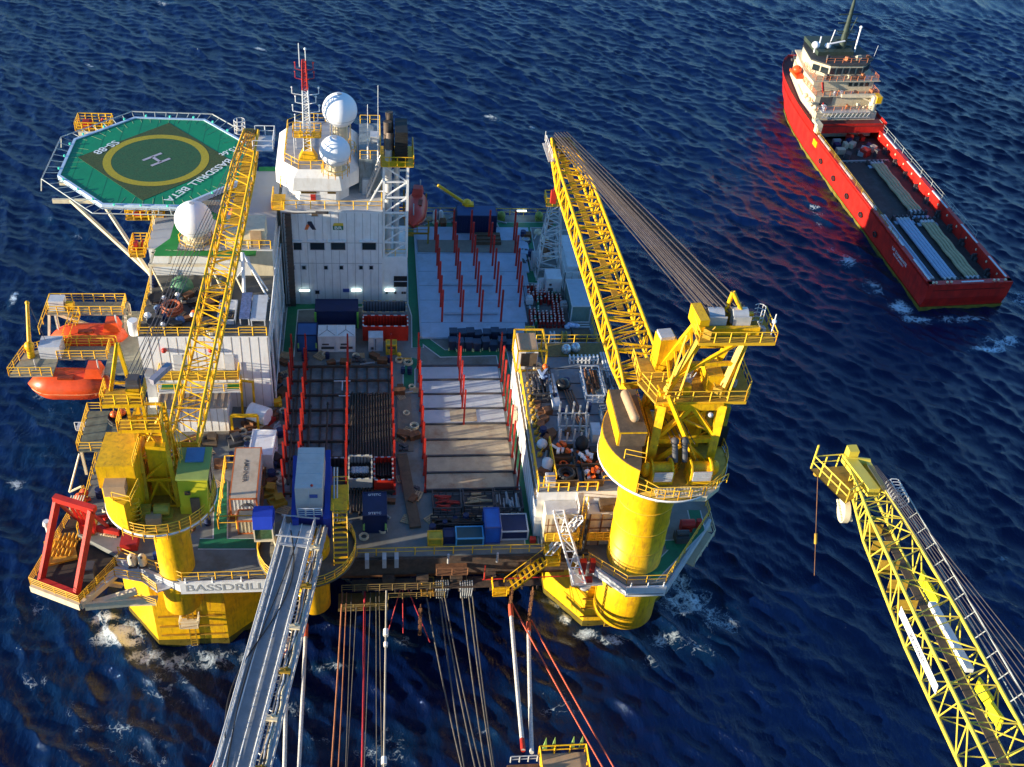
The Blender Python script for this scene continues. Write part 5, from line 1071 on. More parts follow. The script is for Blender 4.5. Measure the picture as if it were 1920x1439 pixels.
# winches in front
for x in (26.0,29.6):
    m=M(); m.tube((x-.9,72.1,28.3),(x+.9,72.1,28.3),.75,18); m.tube((x-1.0,72.1,28.3),(x-.85,72.1,28.3),1.1,18); m.tube((x+.85,72.1,28.3),(x+1.0,72.1,28.3),1.1,18); m.cb((x,72.1,27.15),2.2,1.6,.5); m.ball((x-1.35 if x<28 else x+1.35,72.1,28.4),.5,10,7,1.8); O(m,'winch',yel,cr)
    m=M(); m.box(x-.85,x+.85,70.95,71.05,27.9,29.0); [m.box(x-.85,x+.85,70.9,70.96,28+i*.25,28.06+i*.25) for i in range(4)]; O(m,'winch_guard',galv,cr)
for x in (27.3,28.2): m=M(); m.tube((x,72.4,29.0),(x-.1,73.2,30.6),.28,10); m.ball((x-.1,73.3,30.7),.4,10,6); O(m,'sheave',dgrey,cr)
# main frame
m=M()
F=[(25.4,73.6),(31.0,73.6),(31.0,79.0),(25.4,79.0)]; Tn=[(26.0,75.2),(31.6,75.2),(31.6,79.0),(26.0,79.0)]
for a,b in zip(F,Tn): m.beam((*a,27.15),(*b,33.4),.75,.75)
for i in range(4): 
    j=(i+1)%4; a,b=V3((*F[i],27.15)),V3((*Tn[i],33.4)); c,d=V3((*F[j],27.15)),V3((*Tn[j],33.4))
    m.beam(a.lerp(b,.45),c.lerp(d,.45),.5,.5); m.beam(a.lerp(b,.98),c.lerp(d,.98),.5,.7); m.beam(a.lerp(b,.47),(c.lerp(d,.97)+a.lerp(b,.97))/2,.4,.4); m.beam(c.lerp(d,.47),(c.lerp(d,.97)+a.lerp(b,.97))/2,.4,.4)
m.beam((25.4,73.6,27.3),(27.9,73.8,29.8),.4,.4); m.beam((31,73.6,27.3),(28.5,73.8,29.8),.4,.4)
m.beam((26.3,75,34.6),(29.4,73.3,28.4),.35,.35); O(m,'tower_frame',yel,cr)
m=M(); m.prism([(26.8,76.2),(30.6,76.2),(30.6,78.8),(26.8,78.8)],27.2,31.5); O(m,'inner_wall',yel,cr)
m=M(); m.prism([(25.3,75.2),(33.7,75.2),(34.5,76.6),(34.5,80.6),(24.6,80.6),(24.2,78)],33.45,33.7); O(m,'mid_platform',ydk,cr)
m=M(); m.rail([(24.4,78,33.7),(25.4,75.3,33.7),(33.6,75.3,33.7),(34.4,76.7,33.7),(34.4,80.5,33.7)],1.15,.055,2,1.5); m.beam((25.3,75.15,33.6),(33.7,75.15,33.6),.06,.3); O(m,'handrail',yel2,cr)
m=M()   # upper gantry
B0=[(26.3,76.2),(31.5,76.2),(26.3,79.6),(31.5,79.6)]; U0=[(29.2,77.4),(33.2,77.4),(29.2,79.2),(33.2,79.2)]
for a,b in zip(B0,U0): m.beam((*a,33.7),(*b,40.0),.55,.55)
for k in (0,2): m.beam((*B0[k],35.2),(*U0[k+1],39.3),.3,.3); m.beam(V3((*B0[k],33.7)).lerp(V3((*U0[k],40)),.5),V3((*B0[k+1],33.7)).lerp(V3((*U0[k+1],40)),.5),.35,.35)
for i in range(5): m.beam(V3((26.3,76.2,33.7)).lerp(V3((29.2,77.4,40)),.15+i*.18),V3((26.3,79.6,33.7)).lerp(V3((29.2,79.2,40)),.25+i*.18),.22,.22)
m.box(30.2,31.6,76.5,79,33.7,35.6); m.beam((29,77.2,40.2),(34,77.2,40.2),.4,.9); m.beam((29,79.3,40.2),(34,79.3,40.2),.4,.9); m.cb((28.7,78.2,40),.9,2.6,1.6,.1); O(m,'gantry',yel,cr)
m=M(); m.prism([(28.3,75.9),(35.2,75.9),(35.2,79.8),(28.3,79.8)],39.75,39.9); O(m,'top_platform',ydk,cr)
m=M(); m.rail([(28.3,79.8,39.9),(28.3,75.9,39.9),(35.2,75.9,39.9),(35.2,79.8,39.9)],1.15,.055,2,1.5); m.beam((28.3,75.85,39.8),(35.2,75.85,39.8),.05,.3); O(m,'handrail',yel2,cr)
for x in (30.2,32.4): m=M(); m.tube((x-.7,78.6,40.9),(x+.7,78.6,40.9),.75,16); m.box(x-.8,x+.8,77.5,77.6,40.3,41.5); O(m,'sheave_block',galv,cr)
m=M(); m.tube((31.3,79.2,40.6),(31.6,79.2,43.0),.2,8); m.tube((31.6,79.2,43.0),(33.0,78.2,40.6),.2,8); O(m,'aframe_tube',yel,cr)
m=M()
for i in range(5): 
    ring=[V3((34.2+.5*cos(a),78.6+.5*sin(a),40+i*.45)) for a in [k*pi/4-pi/2 for k in range(6)]]; m.path(ring,.04,4)
for k in range(5): a=k*pi/4-pi/2; m.tube((34.2+.5*cos(a),78.6+.5*sin(a),40),(34.2+.5*cos(a),78.6+.5*sin(a),41.8),.035,4)
for i in range(9): m.tube((32.7,79.8,34+i*.6),(33.3,79.8,34+i*.6),.03,4)
m.tube((32.7,79.8,33.7),(32.7,79.8,40),.05,5); m.tube((33.3,79.8,33.7),(33.3,79.8,40),.05,5); O(m,'ladder_cage',galv,cr)
m=M(); m.tube((35.1,77,40),(35.1,77,42.2),.05,5); m.ball((35.1,77,41.4),.22,8,5); O(m,'mast_light',white,cr)
Rm=random.Random(31)
for (x0,x1,y0,y1,z,n__) in ((26,33.5,75.8,79.8,33.7,9),(29,34.5,76.3,79.4,39.9,6),(25,31,72.5,75,27.15,5)):
    for i in range(n__):
        c=V3((Rm.uniform(x0,x1),Rm.uniform(y0,y1),z)); m=M(); m.cb(c,Rm.uniform(.3,1.0),Rm.uniform(.3,.9),Rm.uniform(.3,1.3),Rm.random()); m.tube(c+V3((0,0,.2)),c+V3((Rm.uniform(-.9,.9),Rm.uniform(-.5,.5),Rm.uniform(.8,1.6))),.07,6); O(m,'machinery',[yel,ydk,grey][i%3],cr)
for z0,z1 in ((27.4,30.2),(30.2,33.2)):
    for xa,xb in ((25.5,31),(31,25.5)): O(M().beam((xa,75.0 if z0>28 else 74.2,z0),(xb,75.2,z1),.18,.18),'cross_brace',yel,cr)
for x in (26.2,27.4,32.0): O(M().beam((x,75.6,33.8),(x+1.4,77.3,39.7),.16,.16),'cross_brace',yel,cr)
# boom
cbp=aty(1240,650,80.5)
m=M(); m.cb((cbp.x+.2,80.2,34.0),1.6,1.6,3.4,.12); O(m,'cab',yel,cr); m=M(); m.cb((cbp.x+.1,80.2,37.4),1.3,1.3,.3,.12); O(m,'cab_roof',galv,cr)
m=M(); m.cb((cbp.x-.2,79.6,33.75),4.2,3.4,.12); O(m,'cab_landing',ydk,cr); m=M(); b=V3((cbp.x-.2,79.6,33.87)); m.rail([b+V3((-2.1,1.7,0)),b+V3((-2.1,-1.7,0)),b+V3((1.2,-1.7,0))],1.1,.06,2,1.1); O(m,'landing_rail',yel2,cr)
def boomst(foot,tip,sts,up=V3((0,0,1))):
    d=(tip-foot); L=d.length; d.normalize(); s=d.cross(up).normalized(); u=s.cross(d)
    return [[foot+d*L*t+s*a*w/2+u*b*h/2 for a,b in ((-1,-1),(1,-1),(1,1),(-1,1))] for t,w,h in sts],d,s,u
bf=at(1205,722,30.0); bt=at(1049,268,38.0)
sts,d_,s_,u_=boomst(bf,bt,[(0,4.0,1.0),(.1,3.9,2.6),(.82,3.2,2.6),(1,2.0,1.2)])
lattice(sts,yel,cr,'boom_lattice',17,.19,.085)
m=M(); a=[bf+d_*((bt-bf).length)*.3+s_*k*.4 for k in(-1,1)]; b=[bf+d_*((bt-bf).length)*.97+s_*k*.4 for k in(-1,1)]
O(m.beam((a[0]+a[1])/2-u_*1.1+s_*.9,(b[0]+b[1])/2-u_*.6,.7,.06),'boom_walkway',ydk,cr)
m=M(); m.tube(bf-s_*2.1,bf+s_*2.1,.3,10); m.beam(bf-s_*1.9,V3((25.8,79,29)),.5,.8); m.beam(bf+s_*1.9,V3((30.5,79.5,29.5)),.5,.8); O(m,'boom_hinge',yel,cr)
m=M(); m.tube(bt-s_*.9,bt+s_*.9,.55,14); m.tube(bt-s_*.3-d_*1.2,bt+s_*.8-d_*1.2,.5,12); O(m,'tip_sheave',dgrey,cr)
m=M(); b=bt-s_*1.6; m.rail([b,b-d_*3,],1.,.05); m.beam(b,b-d_*3,.8,.08); m.path([b+d_*.4+V3((0,0,z)) for z in (0,1.2)],.05); O(m,'tip_platform',galv,cr)
m=M(); b=bt-s_*1.3-d_*4-V3((0,0,1.5)); m.cb(b-V3((0,0,3.0)),.6,.5,1.6); m.tube(b,b-V3((0,0,2)),.05,5); O(m,'hook_block',red,cr)
for i in range(22):
    f=i/21; m=M(); a=V3((28.9+f*4.2,78.6,41.0+.3*(i%4))); b=bt+s_*(-.9+1.8*f)+V3((0,0,.5+.25*(i%4)))
    m.tube(a,b,.06,5); O(m,'hoist_rope',mat('steel rope',(.11,.09,.085),.5,metal=.3,n=.2),cr)
for i in range(5):
    m=M(); m.tube(V3((27.0+i*.5,73,30.6)),bf+d_*6+u_*(.2+.1*i)+s_*(-.8+.4*i),.045,5); O(m,'winch_rope',MATS['steel rope'],cr)
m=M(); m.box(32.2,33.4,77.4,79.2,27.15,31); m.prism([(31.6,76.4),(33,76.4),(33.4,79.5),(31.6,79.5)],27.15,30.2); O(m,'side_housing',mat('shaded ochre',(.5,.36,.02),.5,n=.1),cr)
m=M(); m.box(32.25,33.2,76.2,76.4,27.2,29.6); O(m,'doorway',black,cr)
for x,y,z in ((30.2,74,33.2),(27.9,77.2,33)): m=M(); m.ball((x,y,z),.25,8,6); O(m,'flood_light',galv,cr)
# ---- left crane
cl=T('pedestal_crane','smaller yellow pedestal crane on the left front corner with its boom across the deckhouse','crane',(-18.7,75.6,7.3))
m=M(); m.lathe((-18.7,75.6,0),[(.4,7.0),(1.4,7.1),(1.75,7.6),(1.78,12.9),(1.68,13),(1.66,21.6),(2.6,22.2)],48); O(m,'pedestal',yel,cl)
LC=(-19.0,75.6)
m=M(); m.lathe((*LC,0),[(2.4,22.0),(4.8,22.5),(4.9,22.5),(4.9,22.7),(.2,22.7)],48); O(m,'slew_platform',ydk,cl)
m=M(); m.lathe((*LC,0),[(4.91,22.5),(4.95,22.5),(4.95,22.73),(4.91,22.73)],48,False); O(m,'platform_rim',white,cl)
ring=[(LC[0]+4.8*cos(a),LC[1]+4.8*sin(a),22.7) for a in [radians(225+i*12) for i in range(14)]]
m=M(); m.rail(ring,1.15,.05,3,1.3); m.rail([(x,y,21.9) for x,y,z in [(LC[0]+5.0*cos(a),LC[1]+5.0*sin(a),0) for a in [radians(235+i*12) for i in range(10)]]],1.0,.045,2,1.5); O(m,'handrail',yel2,cl)
A0,A1=radians(110),radians(243)
arc=[(LC[0]+4.9*cos(A0+(A1-A0)*i/16),LC[1]+4.9*sin(A0+(A1-A0)*i/16)) for i in range(17)]
m=M(); m.prism(arc+[(-20.2,73.8),(-20.0,79)],22.7,26.0); O(m,'curved_housing',yel,cl)
m=M(); m.prism([(-23.6,73.4),(-20.4,73.4),(-20.2,77.8),(-23.4,77.8)],26.0,28.6); O(m,'engine_box',yel,cl)
m=M(); m.box(-23.0,-21.2,72.3,73.4,26.0,27.2); O(m,'radiator_box',tan,cl)
m=M(); m.rail([(-22.2,71.8,26),(-20.6,71.2,26),(-20.2,73.4,26)],1.1,.05); m.rail([(-20.2,77.8,28.6),(-20.4,73.4,28.6)],.9,.05); O(m,'housing_rail',yel2,cl)
# cab
m=M(); A=[V3((-16.9,73.2,23.6)),V3((-14.6,73.2,23.6)),V3((-14.6,76.4,23.6)),V3((-16.9,76.4,23.6))]; Bc=[V3((-17.0,73.6,26.6)),V3((-14.4,73.6,26.6)),V3((-14.4,77.4,26.6)),V3((-17.0,77.4,26.6))]
m.loft(A,Bc); m.box(-17,-14.5,73.2,76.8,22.7,23.6); O(m,'cab_body',mat('lime yellow cab',(.55,.50,.02),.45,n=.06),cl)
m=M(); m.prism([(-17.1,73.5),(-14.3,73.5),(-14.3,77.6),(-17.1,77.6)],26.6,26.8); O(m,'cab_roof',mat('cab roof green',(.30,.36,.08),.6,n=.1),cl)
m=M(); m.box(-16.5,-14.9,75.6,77.4,26.81,26.95); O(m,'skylight',mat('blue skylight',(.1,.2,.35),.2),cl)
m=M(); m.box(-14.45,-14.35,74.3,75.4,24.2,26.2); m.box(-14.42,-14.32,75.7,77.2,24.4,26.3); m.box(-16.4,-15.9,73.1,73.22,25.2,25.6); O(m,'cab_window',glass,cl)
m=M(); m.box(-16.0,-15.2,73.05,73.18,22.9,24.8); O(m,'cab_door',brown,cl)
# A-frame tower
m=M()
F=[(-20.0,74.2),(-17.3,74.2),(-17.3,77.6),(-20.0,77.6)]; Tn=[(-20.6,77.2),(-18.4,77.2),(-18.4,78.8),(-20.6,78.8)]
for a,b in zip(F,Tn): m.beam((*a,22.7),(*b,31.0),.4,.4)
for f in (.0,.3,.55,.8,1.):
    q_=[V3((*a,22.7)).lerp(V3((*b,31.0)),f) for a,b in zip(F,Tn)]
    for i in range(4): m.beam(q_[i],q_[(i+1)%4],.2,.2)
q0=[V3((*a,22.7)).lerp(V3((*b,31.0)),.0) for a,b in zip(F,Tn)]; q1=[V3((*a,22.7)).lerp(V3((*b,31.0)),.3) for a,b in zip(F,Tn)]; q2=[V3((*a,22.7)).lerp(V3((*b,31.0)),.55) for a,b in zip(F,Tn)]; q3=[V3((*a,22.7)).lerp(V3((*b,31.0)),1) for a,b in zip(F,Tn)]
m.beam(q0[0],(q1[0]+q1[1])/2,.15,.15); m.beam(q0[1],(q1[0]+q1[1])/2,.15,.15); m.beam(q1[0],q2[1],.2,.2); m.beam(q2[1],q3[0],.2,.2); m.beam(q2[0],q3[1],.2,.2)
m.prism([(-19.7,75.6),(-18,75.6),(-18,77.4),(-19.7,77.4)],22.7,28.8); O(m,'tower_frame',yel,cl)
for (x0,x1,y0,y1,z,nm) in ((-22.8,-19.4,76.2,78.4,33.0,'top_platform'),(-21.8,-18.2,76.0,77.6,30.2,'mid_platform')):
    m=M(); m.box(x0,x1,y0,y1,z,z+.15); O(m,nm,ydk,cl)
    m=M(); m.rail([(x0,y1,z+.15),(x0,y0,z+.15),(x1,y0,z+.15),(x1,y1,z+.15)],1.2,.07,3,1.2); m.beam((x0,y0-.03,z+.1),(x1,y0-.03,z+.1),.06,.35); O(m,'platform_rail',yel,cl)
m=M()
for x in (-20.9,-19.6): m.beam((x,77,30.3),(x,77,33),.25,.25)
m.beam((-22.4,78.2,33),(-21.2,78.6,38.0),.3,.3); m.beam((-20.6,78.2,33),(-21.2,78.6,38.0),.3,.3); m.beam((-21.9,78.2,34),(-20.9,78.2,34),.2,.2); m.cb((-20.3,77.6,33.2),1.1,1.2,.9); O(m,'sheave_frame',yel,cl)
m=M(); m.tube((-20.8,77.6,34.4),(-19.7,77.6,34.4),.5,12); m.cb((-20.2,77.6,34.6),.9,.9,.5); O(m,'sheave',dgrey,cl)
m=M(); m.cb((-18.0,78.4,34.6),.5,2.6,.5,-.5); O(m,'wind_sock_arm',mat('grey violet',(.3,.28,.32),.5),cl)
m=M(); stair(m,(-17.6,74.6,22.8),(-18.3,78.0,31.0),.8,12); 
for i in range(9):
    c=V3((-16.9,74.4,23.5)).lerp(V3((-17.6,77.6,30.5)),i/8); ring=[c+V3((.5*cos(a),.5*sin(a),0)) for a in [k*pi/4-.8 for k in range(7)]]; m.path(ring,.035,4)
for k in range(5):
    a=k*pi/3.2-.8; o_=V3((.5*cos(a),.5*sin(a),0)); m.tube(V3((-16.9,74.4,23.5))+o_,V3((-17.6,77.6,30.5))+o_,.03,4)
O(m,'caged_ladder',yel2,cl)
m=M()
for i in range(6): c=V3((-20.6,72.3,23.0+i*.5)); m.path([c+V3((.45*cos(a),.45*sin(a),0)) for a in [k*pi/4+2.6 for k in range(7)]],.035,4); m.tube(c+V3((-.2,.2,0)),c+V3((.2,.2,0)),.03,4)
m.tube((-20.8,72.5,22.9),(-20.8,72.5,25.7),.035,4); m.tube((-21.05,72.3,22.9),(-21.05,72.3,25.7),.035,4); O(m,'access_ladder',yel2,cl)
m=M(); m.tube((-19.2,73,23.6),(-17.9,73,23.6),.55,14); m.cb((-18.5,73,22.7),1.7,1.2,.4); m.cb((-19.9,72.9,22.7),.9,1.0,1.2); O(m,'winch',mat('ochre winch',(.35,.28,.03),.5,n=.3),cl)
m=M(); m.cb((-19.2,72.3,22.7),1.3,.9,.9); O(m,'hydraulic_tank',tan,cl)
bf2=at(342,835,26.3); bt2=at(472,250,36.0)
sts,d2,s2,u2=boomst(bf2,bt2,[(0,2.7,.8),(.08,2.6,2.1),(.86,2.2,2.1),(1,1.6,.9)])
lattice(sts,yel,cl,'boom_lattice',18,.14,.065)
m=M(); m.tube(bf2-s2*1.5,bf2+s2*1.5,.25,10); m.beam(bf2-s2*1.2,(-19.6,77.5,24),.35,.5); m.beam(bf2+s2*1.2,(-17.2,77.4,24),.35,.5); O(m,'boom_hinge',yel,cl)
m=M(); m.beam(bf2+d2*29-u2*.9,bt2-u2*.4,1.0,.06); O(m,'boom_walkway',ydk,cl)
b=bt2-d2*1.0+s2*1.5
m=M(); m.prism([(b.x-1.0,b.y-2.5),(b.x+1.2,b.y-2.5),(b.x+1.2,b.y+1),(b.x-1.0,b.y+1)],b.z-.1,b.z); m.rail([(b.x+1.2,b.y-2.5,b.z),(b.x+1.2,b.y+1,b.z),(b.x-1,b.y+1,b.z)],1.2,.06,2,1); m.rail([(b.x-1,b.y-2.5,b.z),(b.x+1.2,b.y-2.5,b.z)],1.2,.06); O(m,'tip_platform',lgrey,cl)
m=M(); m.tube(bt2-s2*.7,bt2+s2*.7,.5,12); O(m,'tip_sheave',ydk,cl)
m=M(); c=bt2-s2*1.3
for i in range(4): m.path([c+V3((.6*cos(a),0.6*sin(a),i*.5)) for a in [k*pi/5 for k in range(11)]],.05,4)
for k in range(6): a=k*pi/3; m.tube(c+V3((.6*cos(a),.6*sin(a),0)),c+V3((.6*cos(a),.6*sin(a),1.5)),.04,4)
O(m,'ladder_cage',galv,cl)
for i in range(5):
    m=M(); m.tube((-20.9+i*.35,77.7,34.8),bt2+s2*(-.5+.25*i)+V3((0,0,.5)),.035,5); O(m,'hoist_rope',MATS['steel rope'],cl)
for i in range(3):
    m=M(); m.tube((-20.4+i*.4,77.7,34.6),(-19.6+i*.35,103.5,31.5),.03,4); O(m,'luffing_rope',MATS['steel rope'],cl)
# platform deck left behind the crane
lp=T('side_platform','yellow railed equipment platform between the left crane and the orange lifeboat','platform',(-27,91,16.5))
m=M(); m.box(-29.6,-24.4,88.1,94.2,16.4,16.6); O(m,'platform_deck',mat('grey green floor',(.17,.18,.13),.7,n=.3),lp)
m=M(); m.rail([(-29.6,88.1,16.6),(-24.5,88.1,16.6),(-24.5,94.2,16.6),(-29.6,94.2,16.6)],1.15,.06,3,1.2,close=True); O(m,'handrail',yel2,lp)
m=M(); [m.beam((x,y,13),(x,y,16.4),.25,.25) for x in (-29.4,-24.6) for y in (88.4,94)]; m.beam((-29.5,88,16.3),(-31.0,86.8,12),.15,.15); m.beam((-31,86.8,12),(-29.6,86.6,13),.15,.15); O(m,'platform_leg',cream,lp)
item('cable_coil','black cable coil with two orange floats on the side platform','cable coil',black,lambda m:coil(m,(-26.3,92.6,16.6),1.0,.1,5),None,(('orange_float',orange,lambda m:(m.ball((-26.7,92.7,17.4),.42,10,7),m.ball((-25.9,92.9,17.5),.42,10,7))),))
item('cable_coil','flat black cable coil at the near end of the side platform','cable coil',black,lambda m:coil(m,(-26.4,89.3,16.6),.95,.09,4))
item('yellow_stair_tower','yellow stair and ladder tower beside the side platform','stair',ydk,lambda m:(stair(m,(-24.2,86.5,13),(-24.0,93.6,17.5),.9,12),m.rail([(-23.4,86.5,13),(-23.4,94,17.5)],1.1,.05,3,1)))
# ================================================================== gangway and its pedestal
gp=T('gangway_landing','yellow round gangway pedestal with a ring deck and stair at the front of the platform','gangway landing',(-6.1,74.5,7.6))
m=M(); m.lathe((-5.7,74.6,0),[(.4,7.4),(1.2,7.5),(1.55,8.0),(1.5,15.4),(3.6,15.75)],40); O(m,'pedestal',yel,gp)
m=M(); m.lathe((-6.15,74.5,0),[(3.4,15.7),(4.65,15.95),(4.7,15.95),(4.7,16.1),(.2,16.1)],48); O(m,'ring_deck',mat('dark grey walkway',(.09,.085,.07),.7,n=.25,dirt=(.3,.2,.03),damt=.4),gp)
ring=[(-6.15+4.6*cos(a),74.5+4.6*sin(a),16.1) for a in [radians(150+i*13) for i in range(22)]]
m=M(); m.rail(ring,1.15,.05,3,1.4,kick=True); O(m,'handrail',yel2,gp)
m=M(); stair(m,(-2.9,72.4,16.1),(-3.0,76.6,19.2),1.3,11); m.box(-3.9,-2.2,76.6,80,19.1,19.2); m.rail([(-3.7,80,19.2),(-2.3,80,19.2),(-2.2,76.7,19.2)],1.1,.06); O(m,'stair',yel,gp)
m=M(); m.lathe((-5.9,74.4,0),[(1.9,16.1),(1.9,17.2)],24); O(m,'slew_drum',yel,gp)
gw=T('gangway','long grey railed gangway running from the round yellow landing towards the viewer','gangway',(-6.9,75,17))
ga=V3((-6.75,76.0,18.0)); gb=V3((-12.4,40.0,18.0)); gd=(gb-ga).normalized(); gs=V3((-gd.y,gd.x,0))   # gs points to +x side
if gs.x<0: gs=-gs
GL=(gb-ga).length
m=M(); m.beam(ga-V3((0,0,.05)),gb-V3((0,0,.05)),2.75,.1); O(m,'floor',mat('gangway floor',(.25,.265,.28),.6,metal=.1,n=.15,scale=1.5,dirt=(.12,.12,.12),damt=.4),gw)
for s_,nm in ((-1.42,'handrail'),(1.42,'handrail')):
    m=M()
    for z,r in ((1.15,.07),(.6,.04),(.05,.09)): m.tube(ga+gs*s_+V3((0,0,z)),gb+gs*s_+V3((0,0,z)),r,6)
    n=int(GL/1.5)
    for i in range(n+1):
        p=ga+gs*s_+gd*i*1.5; m.tube(p,p+V3((0,0,1.15)),.05,5)
        if i<n: m.tube(p,p+gd*1.5+V3((0,0,1.15 if i%2 else .05)),.03,4)
    O(m,nm,galv,gw)
m=M(); m.tube(ga+gs*.15+V3((0,0,.09)),gb+gs*.15+V3((0,0,.09)),.05,6); m.tube(ga+gs*1.15+V3((0,0,.06)),gb+gs*1.15+V3((0,0,.06)),.05,5); m.tube(ga-gs*.95+V3((0,0,.05)),gb-gs*.95+V3((0,0,.05)),.06,5); O(m,'guide_rail',white,gw)
m=M()
P_=[[ga+gs*a+V3((0,0,b)) for a,b in ((-1.65,-1.3),(2.5,-1.3),(2.5,-.15),(-1.65,-.15))],[gb+gs*a+V3((0,0,b)) for a,b in ((-1.65,-1.3),(2.5,-1.3),(2.5,-.15),(-1.65,-.15))]]
lattice(P_,galv,gw,'gangway_truss',18,.09,.06,mid=False)
m=M(); m.beam(ga+gs*2.15+V3((0,0,-.1)),gb+gs*2.15+V3((0,0,-.1)),.95,.06); O(m,'cable_tray',galv,gw)
R4=random.Random(4)
for k,(col) in enumerate((wood,dgrey,galv,black,MATS['hose'] if 'hose' in MATS else brown,cream,grey)):
    m=M(); pts=[]
    for i in range(30): pts.append(ga+gd*(GL*i/29)+gs*(1.8+.1*k+R4.uniform(-.10,.10))+V3((0,0,.05+R4.uniform(0,.12))))
    m.path(pts,.055+.02*(k%3),6); O(m,'cable',col,gw)
m=M(); pts=[ga+gd*(1+i*.9)+gs*(-.9+1.6*sin(i*.23))*.8+V3((0,0,.12)) for i in range(26)]; m.path(pts,.06,6); pts=[ga+gd*(1+i*1.1)+gs*(.6*cos(i*.2)-.5)+V3((0,0,.12)) for i in range(30)]; m.path(pts,.05,6); O(m,'loose_cable',black,gw)
for i in range(7):
    m=M(); c=ga+gd*(3+i*4.6)+gs*(1.95+.1*(i%2)); m.cb(c,.5,.9,.35,atan2(gd.y,gd.x)); m.ball(c+V3((.1,.1,.5)),.18,7,5); O(m,'junction_box',ydk if i%2 else cream,gw)
m=M(); a=ga-gd*.2; m.beam(a-gs*1.8+V3((0,0,.8)),a+gs*1.8+V3((0,0,.8)),.12,.12); m.beam(a+gd*3-gs*1.7+V3((0,0,1.3)),a+gd*3+gs*1.7+V3((0,0,1.3)),.1,.1); m.beam(a+gd*3-gs*1.7+V3((0,0,.1)),a+gd*3+gs*1.7+V3((0,0,.1)),.3,.1); O(m,'end_gate',galv,gw)
m=M(); c=ga+gd*1.5; m.beam(ga+gd*.2+V3((0,0,.03)),ga+gd*2.8+V3((0,0,.03)),3.0,.06); O(m,'landing_plate',galv,gw)
wh=T('gangway_house','grey container shaped machinery house on a blue frame at the head of the gangway','machinery house',(-5.8,80,16))
hd_=atan2(5.2,.35)-pi/2
m=M(); m.cb((-5.85,79.8,18.9),2.55,5.6,2.9,-.02); O(m,'house_shell',mat('house grey blue',(.56,.53,.48),.55,n=.1,dirt=(.35,.33,.3),damt=.3),wh)
m=M(); [m.cb((-5.85,77.6+i*1.4,21.79),2.5,.04,.03,-.02) for i in range(4)]; m.cb((-5.9,76.97,19.2),.05,.05,2.3); O(m,'house_seam',lgrey,wh)
m=M(); m.cb((-5.45,76.93,20.6),.75,.06,.4); O(m,'sign_plate',blue,wh)
m=M(); m.ball((-5.6,77.3,21.9),.14,8,6); O(m,'beacon',red,wh)
m=M(); m.box(-7.5,-6.9,75.8,82.5,16.2,18.7); m.box(-4.6,-3.9,75.8,82.5,16.2,18.9); m.box(-7.5,-3.9,82.5,83,16.2,18.8); m.box(-6.9,-4.6,76.6,82.5,16.2,18.6); m.beam((-4.2,82.6,21.3),(-4.2,76.2,18.6),.5,.5); m.beam((-7.4,82.6,20.6),(-7.4,76.2,18.6),.4,.4); O(m,'blue_frame',mat('gangway blue',(.02,.045,.30),.4,n=.12),wh)
O(M().rail([(-7.0,76.3,18.7),(-4.7,76.3,18.7)],1.1,.07,4,.7),'front_rail',galv,wh); m=M(); m.tube((-3.6,76,18),(-3.6,81,20.6),.1,6); m.tube((-3.3,76,18),(-3.3,81,20.6),.08,6); O(m,'side_rail',galv,wh)
bc=T('blue_cab','small blue roofed glazed cab hanging beside the gangway landing','cab',(-10.1,75.3,17))
m=M(); m.loft([V3((-11.0,74.2,19.3)),V3((-9.2,74.2,19.3)),V3((-9.1,75.2,19.3)),V3((-11.1,75.2,19.3))],[V3((-11.0,74.9,20.3)),V3((-9.2,74.9,20.3)),V3((-9.2,76.4,20.2)),V3((-11.0,76.4,20.2))]); m.box(-11.1,-9.1,75.2,76.4,19.2,19.9); O(m,'cab_roof',mat('cab blue',(.02,.05,.42),.35,n=.08),bc)
m=M(); m.box(-10.9,-9.3,74.5,76.1,17.7,19.3); O(m,'cab_glass',mat('greenish glass',(.06,.12,.06),.1,n=.3,scale=3),bc)
m=M(); [m.box(x-.06,x+.06,y-.06,y+.06,17.5,19.4) for x in (-10.95,-9.25) for y in (74.45,76.2)]; m.box(-11,-9.2,74.4,76.2,17.4,17.6); m.beam((-9.2,75,17.5),(-8.9,74.5,16.1),.3,.3); O(m,'cab_frame',cream,bc)
